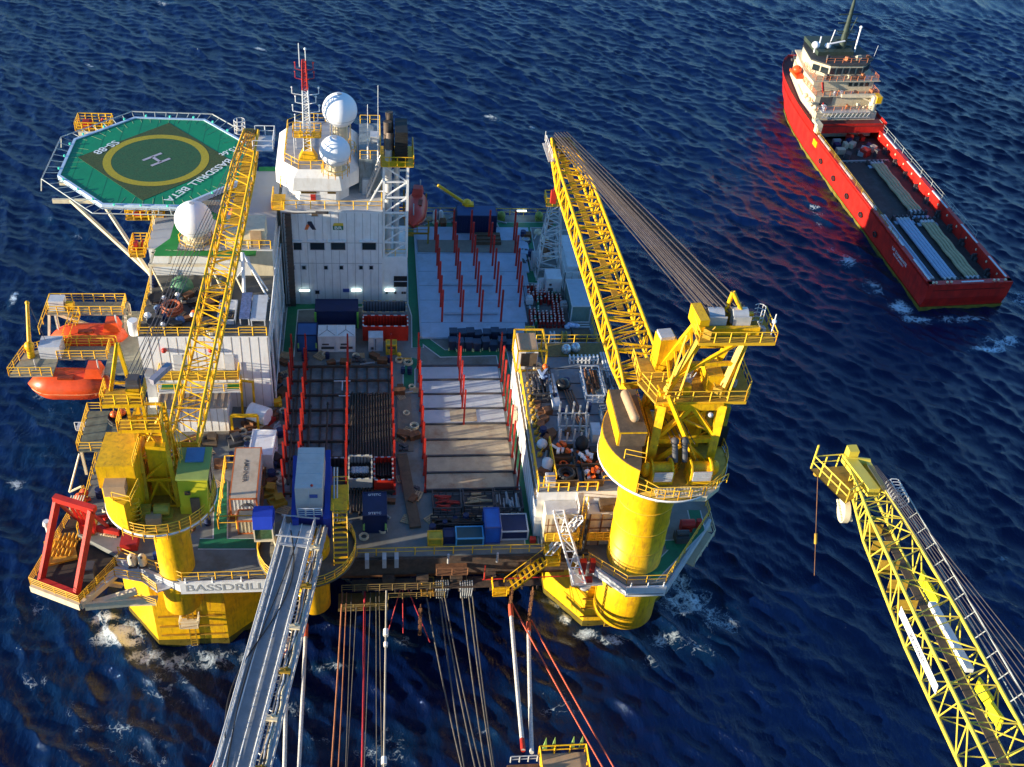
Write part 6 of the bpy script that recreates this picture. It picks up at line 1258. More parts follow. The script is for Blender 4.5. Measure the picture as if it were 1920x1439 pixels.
# ================================================================== lifeboats and their stations
def lifeboat(lab,c,L,w,rz,mt):
    t=T('lifeboat',lab,'lifeboat',c); ns=15; nr=20; rings=[]
    for i in range(ns):
        u=i/(ns-1); x=-L/2+L*u; s=min(1,(1-abs(2*u-1)**3.2))**.5 if 0<u<1 else .02
        if u<.3: s=max(.03,sin(u/.3*pi/2)**.75)
        rings.append([V3((x, cos(a)*w/2*s*(1 if sin(a)>0 else (1-.25*abs(sin(a)))), sin(a)*(w*.46 if sin(a)>0 else w*.52)*s)) for a in [2*pi*k/nr for k in range(nr)]])
    R=Matrix.Translation(c+V3((0,0,w*.5)))@Matrix.Rotation(rz,4,'Z')
    m=M(); vs=[v for r in rings for v in r]; m.add(vs,[(i*nr+k,i*nr+(k+1)%nr,(i+1)*nr+(k+1)%nr,(i+1)*nr+k) for i in range(ns-1) for k in range(nr)],True); m.add(rings[-1],[tuple(range(nr))]); m.xf(R); O(m,'hull',mt,t)
    m=M(); m.loft([V3((x,y,w*.40)) for x,y in ((L*.2,-w*.25),(L*.42,-w*.25),(L*.42,w*.25),(L*.2,w*.25))],[V3((x,y,w*.72)) for x,y in ((L*.24,-w*.2),(L*.38,-w*.2),(L*.38,w*.2),(L*.24,w*.2))]); m.xf(R); O(m,'wheelhouse',mt,t)
    m=M(); m.add([(L*.215,-w*.2,w*.5),(L*.235,-w*.17,w*.68),(L*.235,w*.17,w*.68),(L*.215,w*.2,w*.5)],[(0,1,2,3)]); m.box(-L*.1,L*.08,-w*.3,-w*.12,w*.39,w*.45); m.xf(R); O(m,'window',mat('dull red recess',(.25,.04,.01),.4),t)
    m=M(); 
    for x in (-.32,-.1,.12,.34): m.box(L*x-.04,L*x+.04,-w*.505,-w*.47,-w*.02,w*.02)
    pts=[V3((-L/2+L*u,-cos(0)*w/2*min(1,(1-abs(2*u-1)**3.2))**.5*1.01 if u>.3 else -w/2*max(.03,sin(u/.3*pi/2)**.75)*1.01,0)) for u in [j/14 for j in range(1,14)]]; m.path(pts,.05,5); m.xf(R); O(m,'rubbing_strake',mat('pale orange',(.75,.3,.12),.5),t)
    m=M(); m.tube((L*.38,-w*.1,w*.3),(L*.38,-w*.1,w*1.0),.08,6); m.tube((-L*.36,0,w*.25),(-L*.36,0,w*.9),.08,6); m.xf(R); O(m,'lifting_hook',galv,t)
    return t
orange=mat('red orange gelcoat',(.78,.085,.015),.38,n=.12,dirt=(.5,.2,.1),damt=.25)
lifeboat('large orange enclosed lifeboat hanging at the lower left station, nearest the left crane',V3((-32.2,98.4,15.0)),8.9,3.7,-.03,orange)
lifeboat('orange lifeboat stowed under the upper left station beside the deckhouse',V3((-31.0,104.4,16.8)),8.6,3.4,0,orange)
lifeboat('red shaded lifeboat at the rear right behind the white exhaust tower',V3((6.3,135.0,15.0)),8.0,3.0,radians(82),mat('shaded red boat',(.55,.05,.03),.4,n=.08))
ls=T('lifeboat_station','yellow railed steel station projecting over the sea beside the two left lifeboats','lifeboat station',(-30,103,17))
m=M(); m.prism([(-38,97.6),(-33.6,97.6),(-33.6,100.4),(-28.4,100.4),(-28.4,97.8),(-24.4,97.8),(-24.4,109),(-28,109),(-28,102.6),(-34.6,102.6),(-37.2,101.4)],18.5,18.7); O(m,'lower_deck',mat('pale grating',(.30,.28,.20),.7,n=.2),ls)
m=M(); m.prism([(-35.6,106.2),(-27.2,106.2),(-27.2,108.6),(-35.6,108.6)],20.2,20.35); O(m,'upper_deck',MATS['pale grating'],ls)
m=M()
m.rail([(-38,97.6,18.7),(-33.6,97.6,18.7)],1.1,.06,3,1.2); m.rail([(-38,97.6,18.7),(-37.2,101.4,18.7),(-34.6,102.6,18.7),(-28,102.6,18.7)],1.1,.06,3,1.2); m.rail([(-33.6,100.4,18.7),(-28.4,100.4,18.7),(-28.4,102.4,18.7)],1.1,.06,3,1.2)
m.rail([(-35.6,106.2,20.35),(-27.4,106.2,20.35)],1.1,.06,3,1.2); m.rail([(-35.6,106.2,20.35),(-35.6,108.6,20.35),(-27.4,108.6,20.35),(-27.4,106.2,20.35)],1.1,.06,3,1.2); m.rail([(-34.6,103,18.7),(-27.8,103,18.7)],1.1,.06,2,1.3); m.rail([(-35.6,102.6,20.35),(-35.6,106.2,20.35)],1.1,.05); O(m,'handrail',yel2,ls)
m=M(); 
for x in (-35.4,-27.2): m.beam((x,103,16.5),(x,106.3,20.2),.25,.25); m.beam((x,108.4,15),(x,108.4,20.2),.3,.3)
m.beam((-24.4,100,14.5),(-36,100,18.2),.3,.4); m.beam((-24.4,107,14.5),(-35,107,20),.3,.4); O(m,'davit_frame',cream,ls)
O(M().cb((-34.3,101.4,18.7),2.2,2.0,1.6),'winch_unit',lgrey,ls); O(M().cb((-34.6,107.5,20.35),1.6,1.3,1.3),'winch_unit',lgrey,ls); O(M().tube((-33.6,107.2,20.9),(-32.8,107.2,20.9),.5,12),'hose_drum',yel,ls)
m=M(); stair(m,(-33.2,101.6,18.7),(-32.4,106.2,20.4),.8,8); O(m,'stair',yel,ls)
dv=T('davit_crane','slim yellow davit crane with an upright jib at the outer end of the lifeboat station','davit crane',(-36.4,101,18.7))
m=M(); m.tube((-36.4,100.8,18.7),(-36.4,100.9,20.2),.4,12); m.ball((-36.4,100.9,20.1),.55,10,7); O(m,'davit_base',yel,dv)
m=M(); m.tube((-36.4,100.9,20),(-36.4,103.4,24.0),.24,8,.18); m.ball((-36.4,103.4,24),.25,8,6); O(m,'jib',yel,dv)
m=M(); m.tube((-36.3,103.4,23.9),(-34.8,101.6,20.2),.03,4); O(m,'rope',MATS['steel rope'],dv)
item('access_bridge','grey railed walkway under the stern of the lower lifeboat','walkway',lgrey,lambda m:(m.box(-31.5,-27,94.6,95.8,13.4,13.55),m.rail([(-31.5,94.6,13.55),(-27,94.6,13.55)],1.1,.05,2,1.4)))
lc=T('rear_boat_frame','ochre steel cradle under the rear right lifeboat','cradle',(6.3,135,13)); m=M()
for y in (131.5,138.5): m.beam((4.8,y,13),(4.8,y,17.6),.2,.2); m.beam((7.9,y,13),(7.9,y,17.0),.2,.2); m.beam((4.8,y,15),(7.9,y,15),.2,.2)
m.rail([(4.8,131.4,15.1),(8,131.4,15.1)],1.1,.06); O(m,'cradle_frame',ydk,lc)
# ================================================================== red A-frame on its balcony, front left
sp=T('corner_balcony','balcony of dark grating projecting from the left front corner under the red portal frame','balcony',(-29,76,11.8))
c4=[at(58,1098,12),at(150,1133,12),at(247,1030,12),at(160,925,12)]
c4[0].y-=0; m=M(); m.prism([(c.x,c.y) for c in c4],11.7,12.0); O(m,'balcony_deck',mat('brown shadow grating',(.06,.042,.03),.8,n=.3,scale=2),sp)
m=M(); e0,e1=c4[0],c4[1]; m.beam(e0-V3((0,.15,.25)),e1-V3((0,.15,.25)),.3,.8); m.beam(e1+V3((0,0,-.3)),(-24.6,76.2,11.5),.4,.8); m.beam(e1+V3((1,.8,-1)),(-22.4,73.6,11.8),.5,.6); O(m,'edge_beam',cream,sp)
m=M(); m.rail([c4[3]+V3((0,0,0)),c4[0],c4[1],c4[2]],1.1,.05,4,1.3); O(m,'handrail',yel2,sp)
m=M(); m.prism([(-24.9,76.6),(-20.2,76.0),(-19.2,73.7),(-20.4,73.2),(-22.0,74.6),(-24.6,75.3),(-26.9,72.6),(-27.3,73.0)],11.9,12.0); O(m,'link_walkway',lgrey,sp)
m=M(); m.rail([(-26.9,72.7,12),(-24.6,75.3,12),(-22.0,74.7,12),(-20.4,73.3,12)],1.1,.05,3,1.3); m.rail([(-24.9,76.7,12),(-20.2,76.1,12)],1.1,.05); m.rail([(-23.5,74.0,10.6),(-20.5,72.6,10.6)],1,.05,3); O(m,'link_handrail',yel2,sp)
m=M(); m.box(-23.6,-20.6,72.9,74.0,10.4,10.55); m.beam((-27,72.4,11.2),(-21,73.4,10.6),.3,.9); m.beam((-25.8,75,11.5),(-24.4,76,9.8),.4,.4); O(m,'under_bracket',cream,sp)
af=T('portal_frame','red steel portal frame with winch gear on the balcony of the left front corner','portal frame',(-29.5,75.5,12))
A0_=at(77,1090,12); A1_=at(143,1116,12); 
B0_=at(108,934,20.8); B1_=at(172,957,20.8)
m=M()
for a,b in ((A0_,B0_),(A1_,B1_)): m.beam(a,b,.42,.6)
m.beam(B0_-V3((.3,0,0)),B1_+V3((.3,0,0)),.6,.6); 
for f in (.95,): m.beam(A0_.lerp(B0_,f)+V3((.5,.5,-.5)),A1_.lerp(B1_,f)+V3((-.4,.7,-.5)),.2,.2)
m.beam(A0_+V3((0,-.1,.3)),A1_+V3((0,-.1,.3)),.5,.4); m.beam(A0_+V3((.1,2.2,0)),A0_.lerp(B0_,.3),.3,.3); m.beam(A1_+V3((.1,2.2,0)),A1_.lerp(B1_,.3),.3,.3)
m.beam(A0_.lerp(B0_,.96),(-29.6,83.0,12),.25,.25); m.beam(A1_.lerp(B1_,.96),(-26.0,81.5,12),.25,.25); O(m,'portal_leg',red,af)
m=M(); mid=(B0_+B1_)/2
for k in (-.45,-.1,.25,.6): m.beam(mid+V3((k,.1,-.2)),mid+V3((k+.35,.6,-3.4)),.25,.12)
m.beam(mid+V3((-.6,.1,-.3)),mid+V3((.8,.1,-.3)),.25,.3); m.cb(mid+V3((.4,.7,-4.4)),1.3,.9,1.2); O(m,'hoist_carriage',mat('bright red steel',(.75,.03,.015),.4,n=.1),af)
m=M(); c=at(115,1030,12.2)
for j in range(3):
    for i in range(6): m.tube(c+V3((-1.0+i*.4+.3*j,-1.2+j*1.0,.25)),c+V3((-.8+i*.4+.3*j,-.4+j*1.0,.5)),.1,7)
m.cb(c-V3((0,.3,0)),2.8,3.2,.25,.3); O(m,'yellow_manifold',mat('orange yellow',(.75,.35,.02),.5,n=.25),af)
m=M(); c=at(172,1010,12.1); m.lathe((c.x,c.y,0),[(.9,12.1),(.9,12.9),(.6,13),(.6,14.2),(.95,14.3),(.95,14.6)],18,True); O(m,'cable_drum',ydk,af)
m=M(); c=at(92,1000,12.1); m.lathe((c.x,c.y,0),[(.25,12.1),(.25,13.2),(.4,13.3),(.3,13.8)],10); O(m,'white_fitting',white,af)
m=M(); c=at(170,1085,12); m.cb(c,1.1,1.2,1.8); O(m,'dark_cabinet',dgrey,af)
item('red_pump','cluster of red pumps beside the left crane housing','pump',orange,lambda m:(m.ball(at(150,935,13.6),.6,10,7),m.ball(at(158,925,13.7),.45,10,7),m.tube(at(145,945,13.2),at(170,935,13.4),.22,8)))
item('pipe_bank','bank of curved pale pipes at the left deck edge','pipes',cream,lambda m:[m.path([V3((-29.9+i*.25,82.6,13)),V3((-29.9+i*.25,82.9,14.4)),V3((-29.8+i*.25,83.8,14.5))],.07,5) for i in range(6)])
item('red_long_frame','long red frame with pale rollers behind the portal frame','frame',red,lambda m:(m.beam(at(172,990,13.4),at(224,1000,13.4),.4,.6),m.beam(at(195,975,13.4),at(225,950,13.6),.3,.3),m.beam(at(160,975,14),at(215,965,13.6),.2,.3)),None,(('roller',cream,lambda m:[m.tube(at(176+i*5,998+i*.9,13.0),at(176+i*5,1002+i*.9,13.0),.14,6) for i in range(9)]),))
item('red_box','red crate of bottles on the left front deck','crate',red,lambda m:m.box(-24.3,-22.7,77.6,79.2,13,13.9))
w0=T('life_raft','white raft canister standing on the left front deck','life raft',(0,0,0),'pair of white canisters on the left front deck')
m=M(); m.tube((0,0,.45),(0,0,1.2),.42,14); m.ball((0,0,1.2),.42,14,8); m.ball((0,0,.5),.42,14,8); O(m,'canister',cream,w0); m=M(); m.ball((0,-.25,1.45),.14,8,5); m.cb((0,0,0),.8,.7,.15); O(m,'fitting',dgrey,w0)
w0.location=at(250,1062,13); dup(w0,at(269,1062,13),.1)
item('blue_red_drums','small red and blue drums beside the left pedestal','drums',blue,lambda m:(m.lathe((-19.9+.0,78.6-1.5,0),[(.3,13),(.3,13.8)],10),m.lathe((-20.8,76.6,0),[(.28,13),(.28,13.7)],10)))
# people walking nowhere: none visible close enough to model
# ================================================================== lines to the lower platform
ln=[]
def hang(name,lab,cat,mt,top,bot,r,sag=1.0,zt=9.0,zb=9.0,grp=None,kids=None,ext=1.18,yt=None):
    a=at(*top,zt); b=at(*bot,zb); b=a+(b-a)*ext; pts=[]
    for i in range(13):
        u=i/12; p=a.lerp(b,u); p.z-=sag*4*u*(1-u); pts.append(p)
    m=M(); m.path(pts,r,7); o=O(m,name,mt); tag(o,lab,cat,grp)
    if kids:
        for kn,km,u0,u1,rr in kids:
            m=M(); i0,i1=u0*12,u1*12
            f=lambda u:(lambda p:(p.__setattr__('z',p.z-sag*4*u*(1-u)),p)[1])(a.lerp(b,u)); k=max(1,int((u1-u0)*12)); m.path([f(u0+(u1-u0)*j/k) for j in range(k+1)],rr,8); O(m,kn,km,o)
    return o
wr=mat('white rope sleeve',(.62,.6,.55),.6,n=.25,scale=5,dirt=(.3,.25,.2),damt=.4,dscale=3); rp=mat('red rope',(.55,.10,.05),.6,n=.2,scale=4); rp2=mat('deep red hose',(.42,.03,.04),.5,n=.2); ob=mat('orange brown hose',(.38,.15,.07),.6,n=.25,scale=3); gr_=mat('grey hose',(.12,.11,.095),.6,n=.3,scale=3,dirt=(.08,.06,.04),damt=.6,dscale=2)
hang('mooring_line','white sleeved mooring line with orange top eye, left one near the gangway','mooring line',wr,(574,1172),(560,1439),.19,.5,6.5,9,None,(('eye_splice',rp,0,.08,.24),))
hang('mooring_line','white mooring line running down right beside the gangway edge','mooring line',wr,(538,1190),(533,1439),.19,.5,6.5,9)
hang('red_line','thin red line from the gangway pedestal crossing behind the gangway','rope',rp,(575,1160),(393,1439),.09,.3,7,9)
hang('hose','orange brown hose, leftmost of the hanging hose group','hose',ob,(642,1112),(621,1439),.085,.8)
hang('hose','orange brown hose just right of the leftmost hanging hose','hose',ob,(650,1112),(634,1439),.06,.8)
hang('hose','thick deep red hose among the hanging grey hoses','hose',rp2,(684,1110),(679,1439),.12,.8)
for tp,bt_,lab in (((659,1115),(648,1439),'thin dark hose between the orange and the red hoses, left of two'),((668,1140),(650,1439),'thin dark hose between the orange and the red hoses, right of two'),((695,1112),(683,1439),'thin grey hose touching the thick red hose'),((705,1108),(706,1439),'straight thin grey hose, first right of the red hose'),((711,1108),(716,1439),'straight thin grey hose, second right of the red hose')): hang('hose',lab,'hose',gr_,tp,bt_,.04,.6)
hang('jointed_hose','pale jointed hose with white couplings left of the open span','hose',mat('pale hose',(.34,.31,.26),.6,n=.2),(725,1085),(720,1439),.10,.6,10,9,None,(('coupling',white,.24,.27,.26),('coupling',white,.30,.32,.2),('coupling',white,.80,.83,.26)))
for tp,bt_,lab in (((752,1100),(728,1185),'short red sling slanting left under the deck edge'),((755,1100),(756,1188),'short red sling hanging straight under the deck edge'),((762,1100),(806,1205),'short red sling slanting right under the deck edge')): hang('sling',lab,'sling',rp2,tp,bt_,.06,0,9,4,None,(),1.0)
for tp,bt_,lab in (((800,1122),(868,1439),'dark draped hose, leftmost of the draped bundle'),((822,1105),(872,1439),'dark draped hose, second from left in the draped bundle'),((826,1105),(893,1439),'dark draped hose in the middle of the left hang-off frame'),((832,1108),(903,1439),'dark draped hose, rightmost from the left hang-off frame'),((865,1105),(912,1439),'dark draped hose from the left side of the right hang-off frame'),((877,1100),(925,1439),'dark draped hose in the middle of the right hang-off frame'),((884,1100),(928,1439),'dark draped hose from the right side of the right hang-off frame')): hang('hose',lab,'hose',gr_,tp,bt_,.07,1.2)
hang('mooring_line','white mooring line with orange top, left of the two under the right corner','mooring line',wr,(957,1135),(981,1408),.2,.3,8,12,None,(('eye_splice',rp,0,.09,.25),('eye_splice',red,.93,1,.22)),1.0)
hang('mooring_line','white mooring line with orange top, right of the two under the right corner','mooring line',wr,(991,1168),(997,1412),.2,.3,7,12,None,(('eye_splice',rp,0,.08,.25),),1.0)
hang('tow_rope','red rope slanting right, left one of the crossing pair','rope',rp,(960,1132),(1131,1439),.08,.3,8,9)
hang('tow_rope','red rope slanting right, right one of the pair','rope',rp,(996,1164),(1152,1439),.08,.3,7,9)
def chain(lab,a,b,r=.13,n=None):
    m=M(); a=V3(a); b=V3(b); L=(b-a).length; n=n or int(L/.42); d=(b-a)/n
    for i in range(n):
        c=a+d*(i+.5); s=V3((1,0,0)) if i%2 else V3((0,1,0)); dd=d.normalized()*(d.length*.75)
        pts=[c-dd+s*r,c+dd+s*r,c+dd-s*r,c-dd-s*r,c-dd+s*r]; m.path(pts,.055,5)
    tag(O(m,'chain',rustm),lab,'chain')
ce=at(991,1168,7); chain('rusty chain above the right white mooring line',(ce.x,ce.y,12.3),ce); ce=at(957,1135,8); chain('short dark chain above the left white mooring line',(ce.x,ce.y,10.6),ce); ce=at(787,1190,4.5); chain('rusty chain hanging in the open span left of the hose frames',(ce.x,ce.y,9),ce)
for px,lab in ((829,'left pale hose hang-off frame under the front edge'),(874,'right pale hose hang-off frame under the front edge')):
    c=at(px,1098,9.6); t=T('hose_hanger',lab,'hose frame',c); m=M(); m.cb(c-V3((0,0,.3)),1.5,1.0,.7,.1); O(m,'frame_body',galv,t)
    m=M()
    for i in range(6): m.path([c+V3((-.6+i*.24,.2,.5)),c+V3((-.6+i*.24,-.6,.3)),c+V3((-.55+i*.2,-.8,-1.0))],.07,6)
    O(m,'hose_bend',grey,t); m=M(); m.tube(c+V3((0,.2,.4)),c+V3((0,.9,2.6)),.08,6); O(m,'hanger_chain',rustm,t)
t=T('hanging_basket','orange railed work basket hanging below the front edge','basket',at(801,1110,8.4)); c=at(801,1112,8.2); m=M(); m.rail([c+V3((a,b,0)) for a,b in ((-.6,-.5),(.6,-.5),(.6,.5),(-.6,.5))],1.8,.06,4,.6,close=True); m.cb(c,1.2,1.0,.08); O(m,'basket_frame',mat('orange ochre',(.6,.3,.03),.6,n=.2),t)
# lower platform corner at the picture's foot
t=T('neighbour_platform','yellow railed landing of the neighbouring platform at the bottom edge','platform',(14.5,46,19.8))
m=M(); m.box(12.9,16.6,40,49.2,19.6,19.8); O(m,'landing_deck',tan,t)
m=M(); m.rail([(12.9,40,19.8),(12.9,49.2,19.8),(16.6,49.2,19.8),(16.6,40,19.8)],1.1,.07,2,1.2); O(m,'handrail',yel,t)
m=M(); m.cb((11.6,47.2,19.2),1.0,1.4,.9); m.tube((10.9,47.6,20),(12.4,47.6,20),.25,8); m.rail([(10.6,48.6,19.8),(12.7,48.6,19.8)],.8,.06,2,.8); O(m,'mooring_winch',galv,t)
m=M(); m.box(10.4,12.9,40,48.8,18.9,19.1); O(m,'winch_deck',rustm,t)
for x in (13.4,14.1,15.6,16.3): m=M(); m.loft([V3((x+a*.18,49.5+b*.1,20.1)) for a,b in ((-1,-1),(1,-1),(1,1),(-1,1))],[V3((x+a*.01,49.5+b*.01,21.6)) for a,b in ((-1,-1),(1,-1),(1,1),(-1,1))]); O(m,'green_fin',mat('lime fin',(.25,.4,.1),.5),t)
# ================================================================== foreground crane boom
fb=T('foreground_boom','pale yellow lattice crane boom with ladder and banners rising from the lower right corner','crane boom',atd(1895,1430,56))
f1=atd(1616,882,78); f0=atd(1897,1420,56); dd=(f1-f0).normalized(); f00=f0-dd*14; Lb=(f1-f00).length
s3=dd.cross(V3((0,0,1))).normalized(); u3=s3.cross(dd)
ybm=mat('pale yellow boom',(.72,.55,.06),.4,n=.08,dirt=(.5,.3,.08),damt=.2)
def bst(t,w,h,off=0): c=f00.lerp(f1,t)-u3*h/2; return [c+s3*a*w/2+u3*b*h/2 for a,b in ((-1,-1),(1,-1),(1,1),(-1,1))]
lattice([bst(0,2.75,2.5),bst(.62,2.65,2.4),bst(.86,2.2,1.9)],ybm,fb,'boom_lattice',12,.11,.042)
lattice([bst(.86,2.2,1.9),bst(1,1.4,1.0)],ybm,fb,'boom_tip_lattice',3,.11,.045)
m=M(); a=f00-u3*2.25+s3*.95; b=f00.lerp(f1,.9)-u3*1.9+s3*.7; m.beam(a,b,.55,.05,up=u3); O(m,'boom_walkway',brown,fb)
for t0,t1,lab_,sc_ in ((.70,.86,'',1),):
    for i in range(5): a=f00.lerp(f1,t0+.045*i)-u3*(2.0-.1*i); O(M().beam(a-s3*.9,a+s3*.3,.05,1.0,up=u3),'solid_plate',ydk,fb)
def banner(t0,t1,side,off,w,mt,lab,txt=None):
    a=f00.lerp(f1,t0)+s3*side*off-u3*1.15; b=f00.lerp(f1,t1)+s3*side*off-u3*1.0
    m=M(); n_=(V3((0,0,1))); m.add([a-u3*w/2,b-u3*w/2,b+u3*w/2,a+u3*w/2,a-u3*w/2+s3*side*.02,b-u3*w/2+s3*side*.02,b+u3*w/2+s3*side*.02,a+u3*w/2+s3*side*.02],[(0,1,2,3),(7,6,5,4),(0,4,5,1),(1,5,6,2),(2,6,7,3),(3,7,4,0)]); O(m,'banner',mt,fb,lab)
    if txt: text(txt,w*.62,navy,fb,(a+b)/2+s3*side*.03,(a-b),(u3*-1) if side<0 else u3,sx=1.3)
banner(.50,.66,-1,1.45,.62,white,'white banner with blue lettering','BASSDRILL')
fl=f00.lerp(f1,.62)
m=M(); a=f00.lerp(f1,.52)+s3*.45-u3*.4; b=f00.lerp(f1,.66)+s3*.3-u3*.4; m.beam(a,b,.42,.3); O(m,'white_tube',white,fb)
for t0,t1,nm in ((.665,.73,'upper'),(.46,.5,'mid'),(.425,.455,'lower')):
    m=M(); a=f00.lerp(f1,t0)+s3*.75-u3*.25; b=f00.lerp(f1,t1)+s3*.6-u3*.25; m.beam(a-u3*.3,b-u3*.3,.08,.9,up=u3); O(m,'yellow_box_cover',mat('bright yellow cover',(.85,.72,.02),.4,n=.05),fb)
m=M(); tp=f1+dd*.3
pf=[tp-s3*3.0+dd*1.0,tp-s3*.2+dd*1.6,tp-s3*.1-dd*1.6,tp-s3*1.7-dd*3.0]; pf=[p-u3*.9 for p in pf]
m.add(pf+[p-V3((0,0,.12)) for p in pf],[(0,3,2,1),(4,5,6,7)]); O(m,'tip_platform',ydk,fb)
m=M(); m.rail([pf[2],pf[1],pf[0],pf[3],pf[2]],1.15,.06,2,1.1); m.tube(pf[0],pf[0]+V3((0,0,2.2)),.07,5); O(m,'platform_rail',ybm,fb)
m=M(); m.beam(tp-dd*3.0,tp+dd*1.2-s3*.6,.8,.6); m.beam(tp-dd*2.5+s3*.7,tp+dd*.6+s3*.6,.35,.5); m.tube(tp-s3*.9+dd*.8,tp+s3*.8+dd*.6,.35,12); m.cb(tp-s3*.4+dd*1.2,.7,.7,.9); O(m,'tip_head',ybm,fb)
m=M(); c=tp-s3*.8-dd*1.2-u3*2.0; 
for k in range(7): m.tube(c-dd*(.22*k)-s3*.75-u3*.1*k,c-dd*(.22*k)+s3*.05-u3*.1*k,.13,6)
m.tube(c-dd*.7-s3*.6-u3*.3,c-dd*.7-s3*.2-u3*.3,.85,20); O(m,'sheave_wheel',cream,fb)
m=M(); c=f00.lerp(f1,.93)+s3*1.5+u3*.1
for i in range(6): m.path([c+dd*(-.9+i*.35)+s3*.55*cos(a)+u3*.55*sin(a) for a in [k*pi/5 for k in range(11)]],.04,4)
for k in range(6): a=k*pi/3; m.tube(c+dd*-.9+s3*.55*cos(a)+u3*.55*sin(a),c+dd*.85+s3*.55*cos(a)+u3*.55*sin(a),.035,4)
O(m,'ladder_cage',galv,fb)
m=M(); m.tube(f00+s3*1.9+u3*.9,f00.lerp(f1,.9)+s3*1.9+u3*.5,.045,5); m.tube(f00+s3*1.9-u3*.1,f00.lerp(f1,.9)+s3*1.9-u3*.3,.035,5)
for i in range(22): t_=i/22*.9; a=f00.lerp(f1,t_); m.tube(a+s3*1.35,a+s3*1.9+u3*.9*(1-.4*t_),.03,4)
O(m,'side_handrail',MATS['net frame grey'],fb)
for i in range(7):
    m=M(); m.tube(f00+s3*(1.5+.35*i)+u3*(2.2+.25*i),f1+s3*(.3+.1*i)+u3*.4,.03,4); O(m,'hoist_rope',MATS['steel rope'],fb)
m=M(); h=tp-s3*2.6+dd*.6-V3((0,0,.8)); h2=atd(1527,1080,80); m.tube(h,h2,.03,5); O(m,'hook_rope',rustm,fb)
m=M(); m.tube(h.lerp(h2,.6),h.lerp(h2,.7),.11,7); m.ball(h-V3((0,0,.4)),.25,8,6); O(m,'hook_ball',ydk,fb)
# ================================================================== supply ship
SH=T('supply_ship','red hulled supply ship with cream superstructure carrying bundles of pipes','ship',(90.6,134.4,0))
M0=len(sc.collection.objects); SR=Matrix.Translation((90.6,134.4,0))@Matrix.Rotation(radians(4.2),4,'Z')@Matrix.Diagonal((1,1,.78,1))
def SO(m,name,mats,label=None,parent=None): m.xf(SR); return O(m,name,mats,parent or SH,label)
hw=lambda y:6.9 if y<42 else 6.9*max(.0,1-((y-42)/34.6)**3.0)**.56
def hullring(z,flare=0,y0=0):
    ys=[y0,2,12,24,34,42,50,56,61,66,69.5,72.5,74.8,76.2]
    k={ -3:.86, 0:.97, 3:1., 6:1.02, 9.5:1.06}.get(z,1)
    def f(y):
        base=hw(y*(1+flare)) if y>42 else 6.9
        return max(.08,base)*k if y<42 else max(.08,base)*min(k,1.04)
    R=[(f(y),y) for y in ys]; return [V3((x,y,z)) for x,y in R]+[V3((-x,y,z)) for x,y in reversed(R)]
zs=[(-3,.10),(0,.055),(1.0,.045),(3,.02),(6,0)]
m=M(); prev=None; n=None
for z,fl_ in zs:
    r=hullring(z,fl_,y0=0 if z>2 else .5)
    if prev: m.loft([v.copy() for v in prev],[v.copy() for v in r],False)
    prev=r
SO(m,'hull',shipred)
m=M(); r0=hullring(1.0,.045,.4); r1=hullring(-2.8,.1,.7); m.loft([v*1.0 for v in r0],[V3((v.x*1.02,v.y,v.z)) for v in r1],False)
bt_=mat('boot topping',(.20,.16,.02),.6,n=.3,scale=1,dirt=(.03,.03,.02),damt=.6,dscale=.6); m2=M()
r0=[V3((v.x*1.012,v.y+(-.05 if v.y<1 else 0),.75)) for v in hullring(1.0,.046,.35)]; r1=[V3((v.x*1.012,v.y,-.6)) for v in hullring(0,.056,.4)]; m2.loft(r0,r1,False); SO(m2,'waterline_band',bt_)
# bulwark tops, inner walls, deck
m=M(); m.prism([(-6.6,.6),(6.6,.6),(6.6,49.5),(-6.6,49.5)],3.2,3.4); SO(m,'cargo_deck',mat('dark cargo deck',(.045,.04,.04),.7,n=.3,scale=1.5,dirt=(.12,.10,.09),damt=.5,dscale=.5))
m=M(); 
for s_ in (-1,1):
    m.box(min(s_*6.6,s_*6.3),max(s_*6.6,s_*6.3),.9,48,3.4,6.3)
    m.box(min(s_*6.95,s_*6.2),max(s_*6.95,s_*6.2),.1,48,6.05,6.42)
m.box(-6.9,6.9,.05,1.0,5.5,6.05); m.box(-6.95,6.95,-.12,.9,6.05,6.42); SO(m,'bulwark',shipred)
for s_ in (-1,1):
    for y in (1.2,10.5,21,31,41):
        SO(M().box(s_*6.4-.13,s_*6.4+.13,y,y+5.5,6.43,6.6),'white_capping',mat('ship white',(.62,.64,.68),.5,n=.05))
SO(M().box(-1.5,2.2,.2,.45,6.43,6.55),'white_capping',MATS['ship white'])
m=M()
for i in range(15):
    y=3+i*3.4
    for s_ in (-1,1): m.box(s_*6.2-.06,s_*6.2+.06,y,y+.25,5.2,5.6)
for x in (-6.2,-5.7,-3.9,-3.2,5.8,4.6,3.9): m.tube((x,.3,6.43),(x,.3,6.75),.18,8)
SO(m,'bollard',cream)
m=M(); m.rail([(-6.7,y,6.42) for y in (12,24,36,50)],1.2,.05,3,2.2); SO(m,'side_rail',ydk)
m=M(); m.rail([(6.8,y,6.42) for y in (12,24,36,50)],1.4,.04,2,3.5); SO(m,'side_rail',MATS['net frame grey'])
for i in range(5): m=M(); y=18+i*6; a=-6.9*1.02; c=V3((a-.12,y,3.0-.0*i)); pts=[c+V3((0,.5*cos(k*pi/5),.5*sin(k*pi/5))) for k in range(11)]; m.path(pts,.14,5); SO(m,'tyre_fender',black)
text('UP DIAMANTE',.75,MATS['ship white'],SH,SR@V3((-7.12,9.5,4.7)),SR.to_3x3()@V3((0,-1,0)),(0,0,1),sx=1.1)
text('RIO DE JANEIRO',.45,MATS['ship white'],SH,SR@V3((-7.1,9.5,3.9)),SR.to_3x3()@V3((0,-1,0)),(0,0,1),sx=1.1)
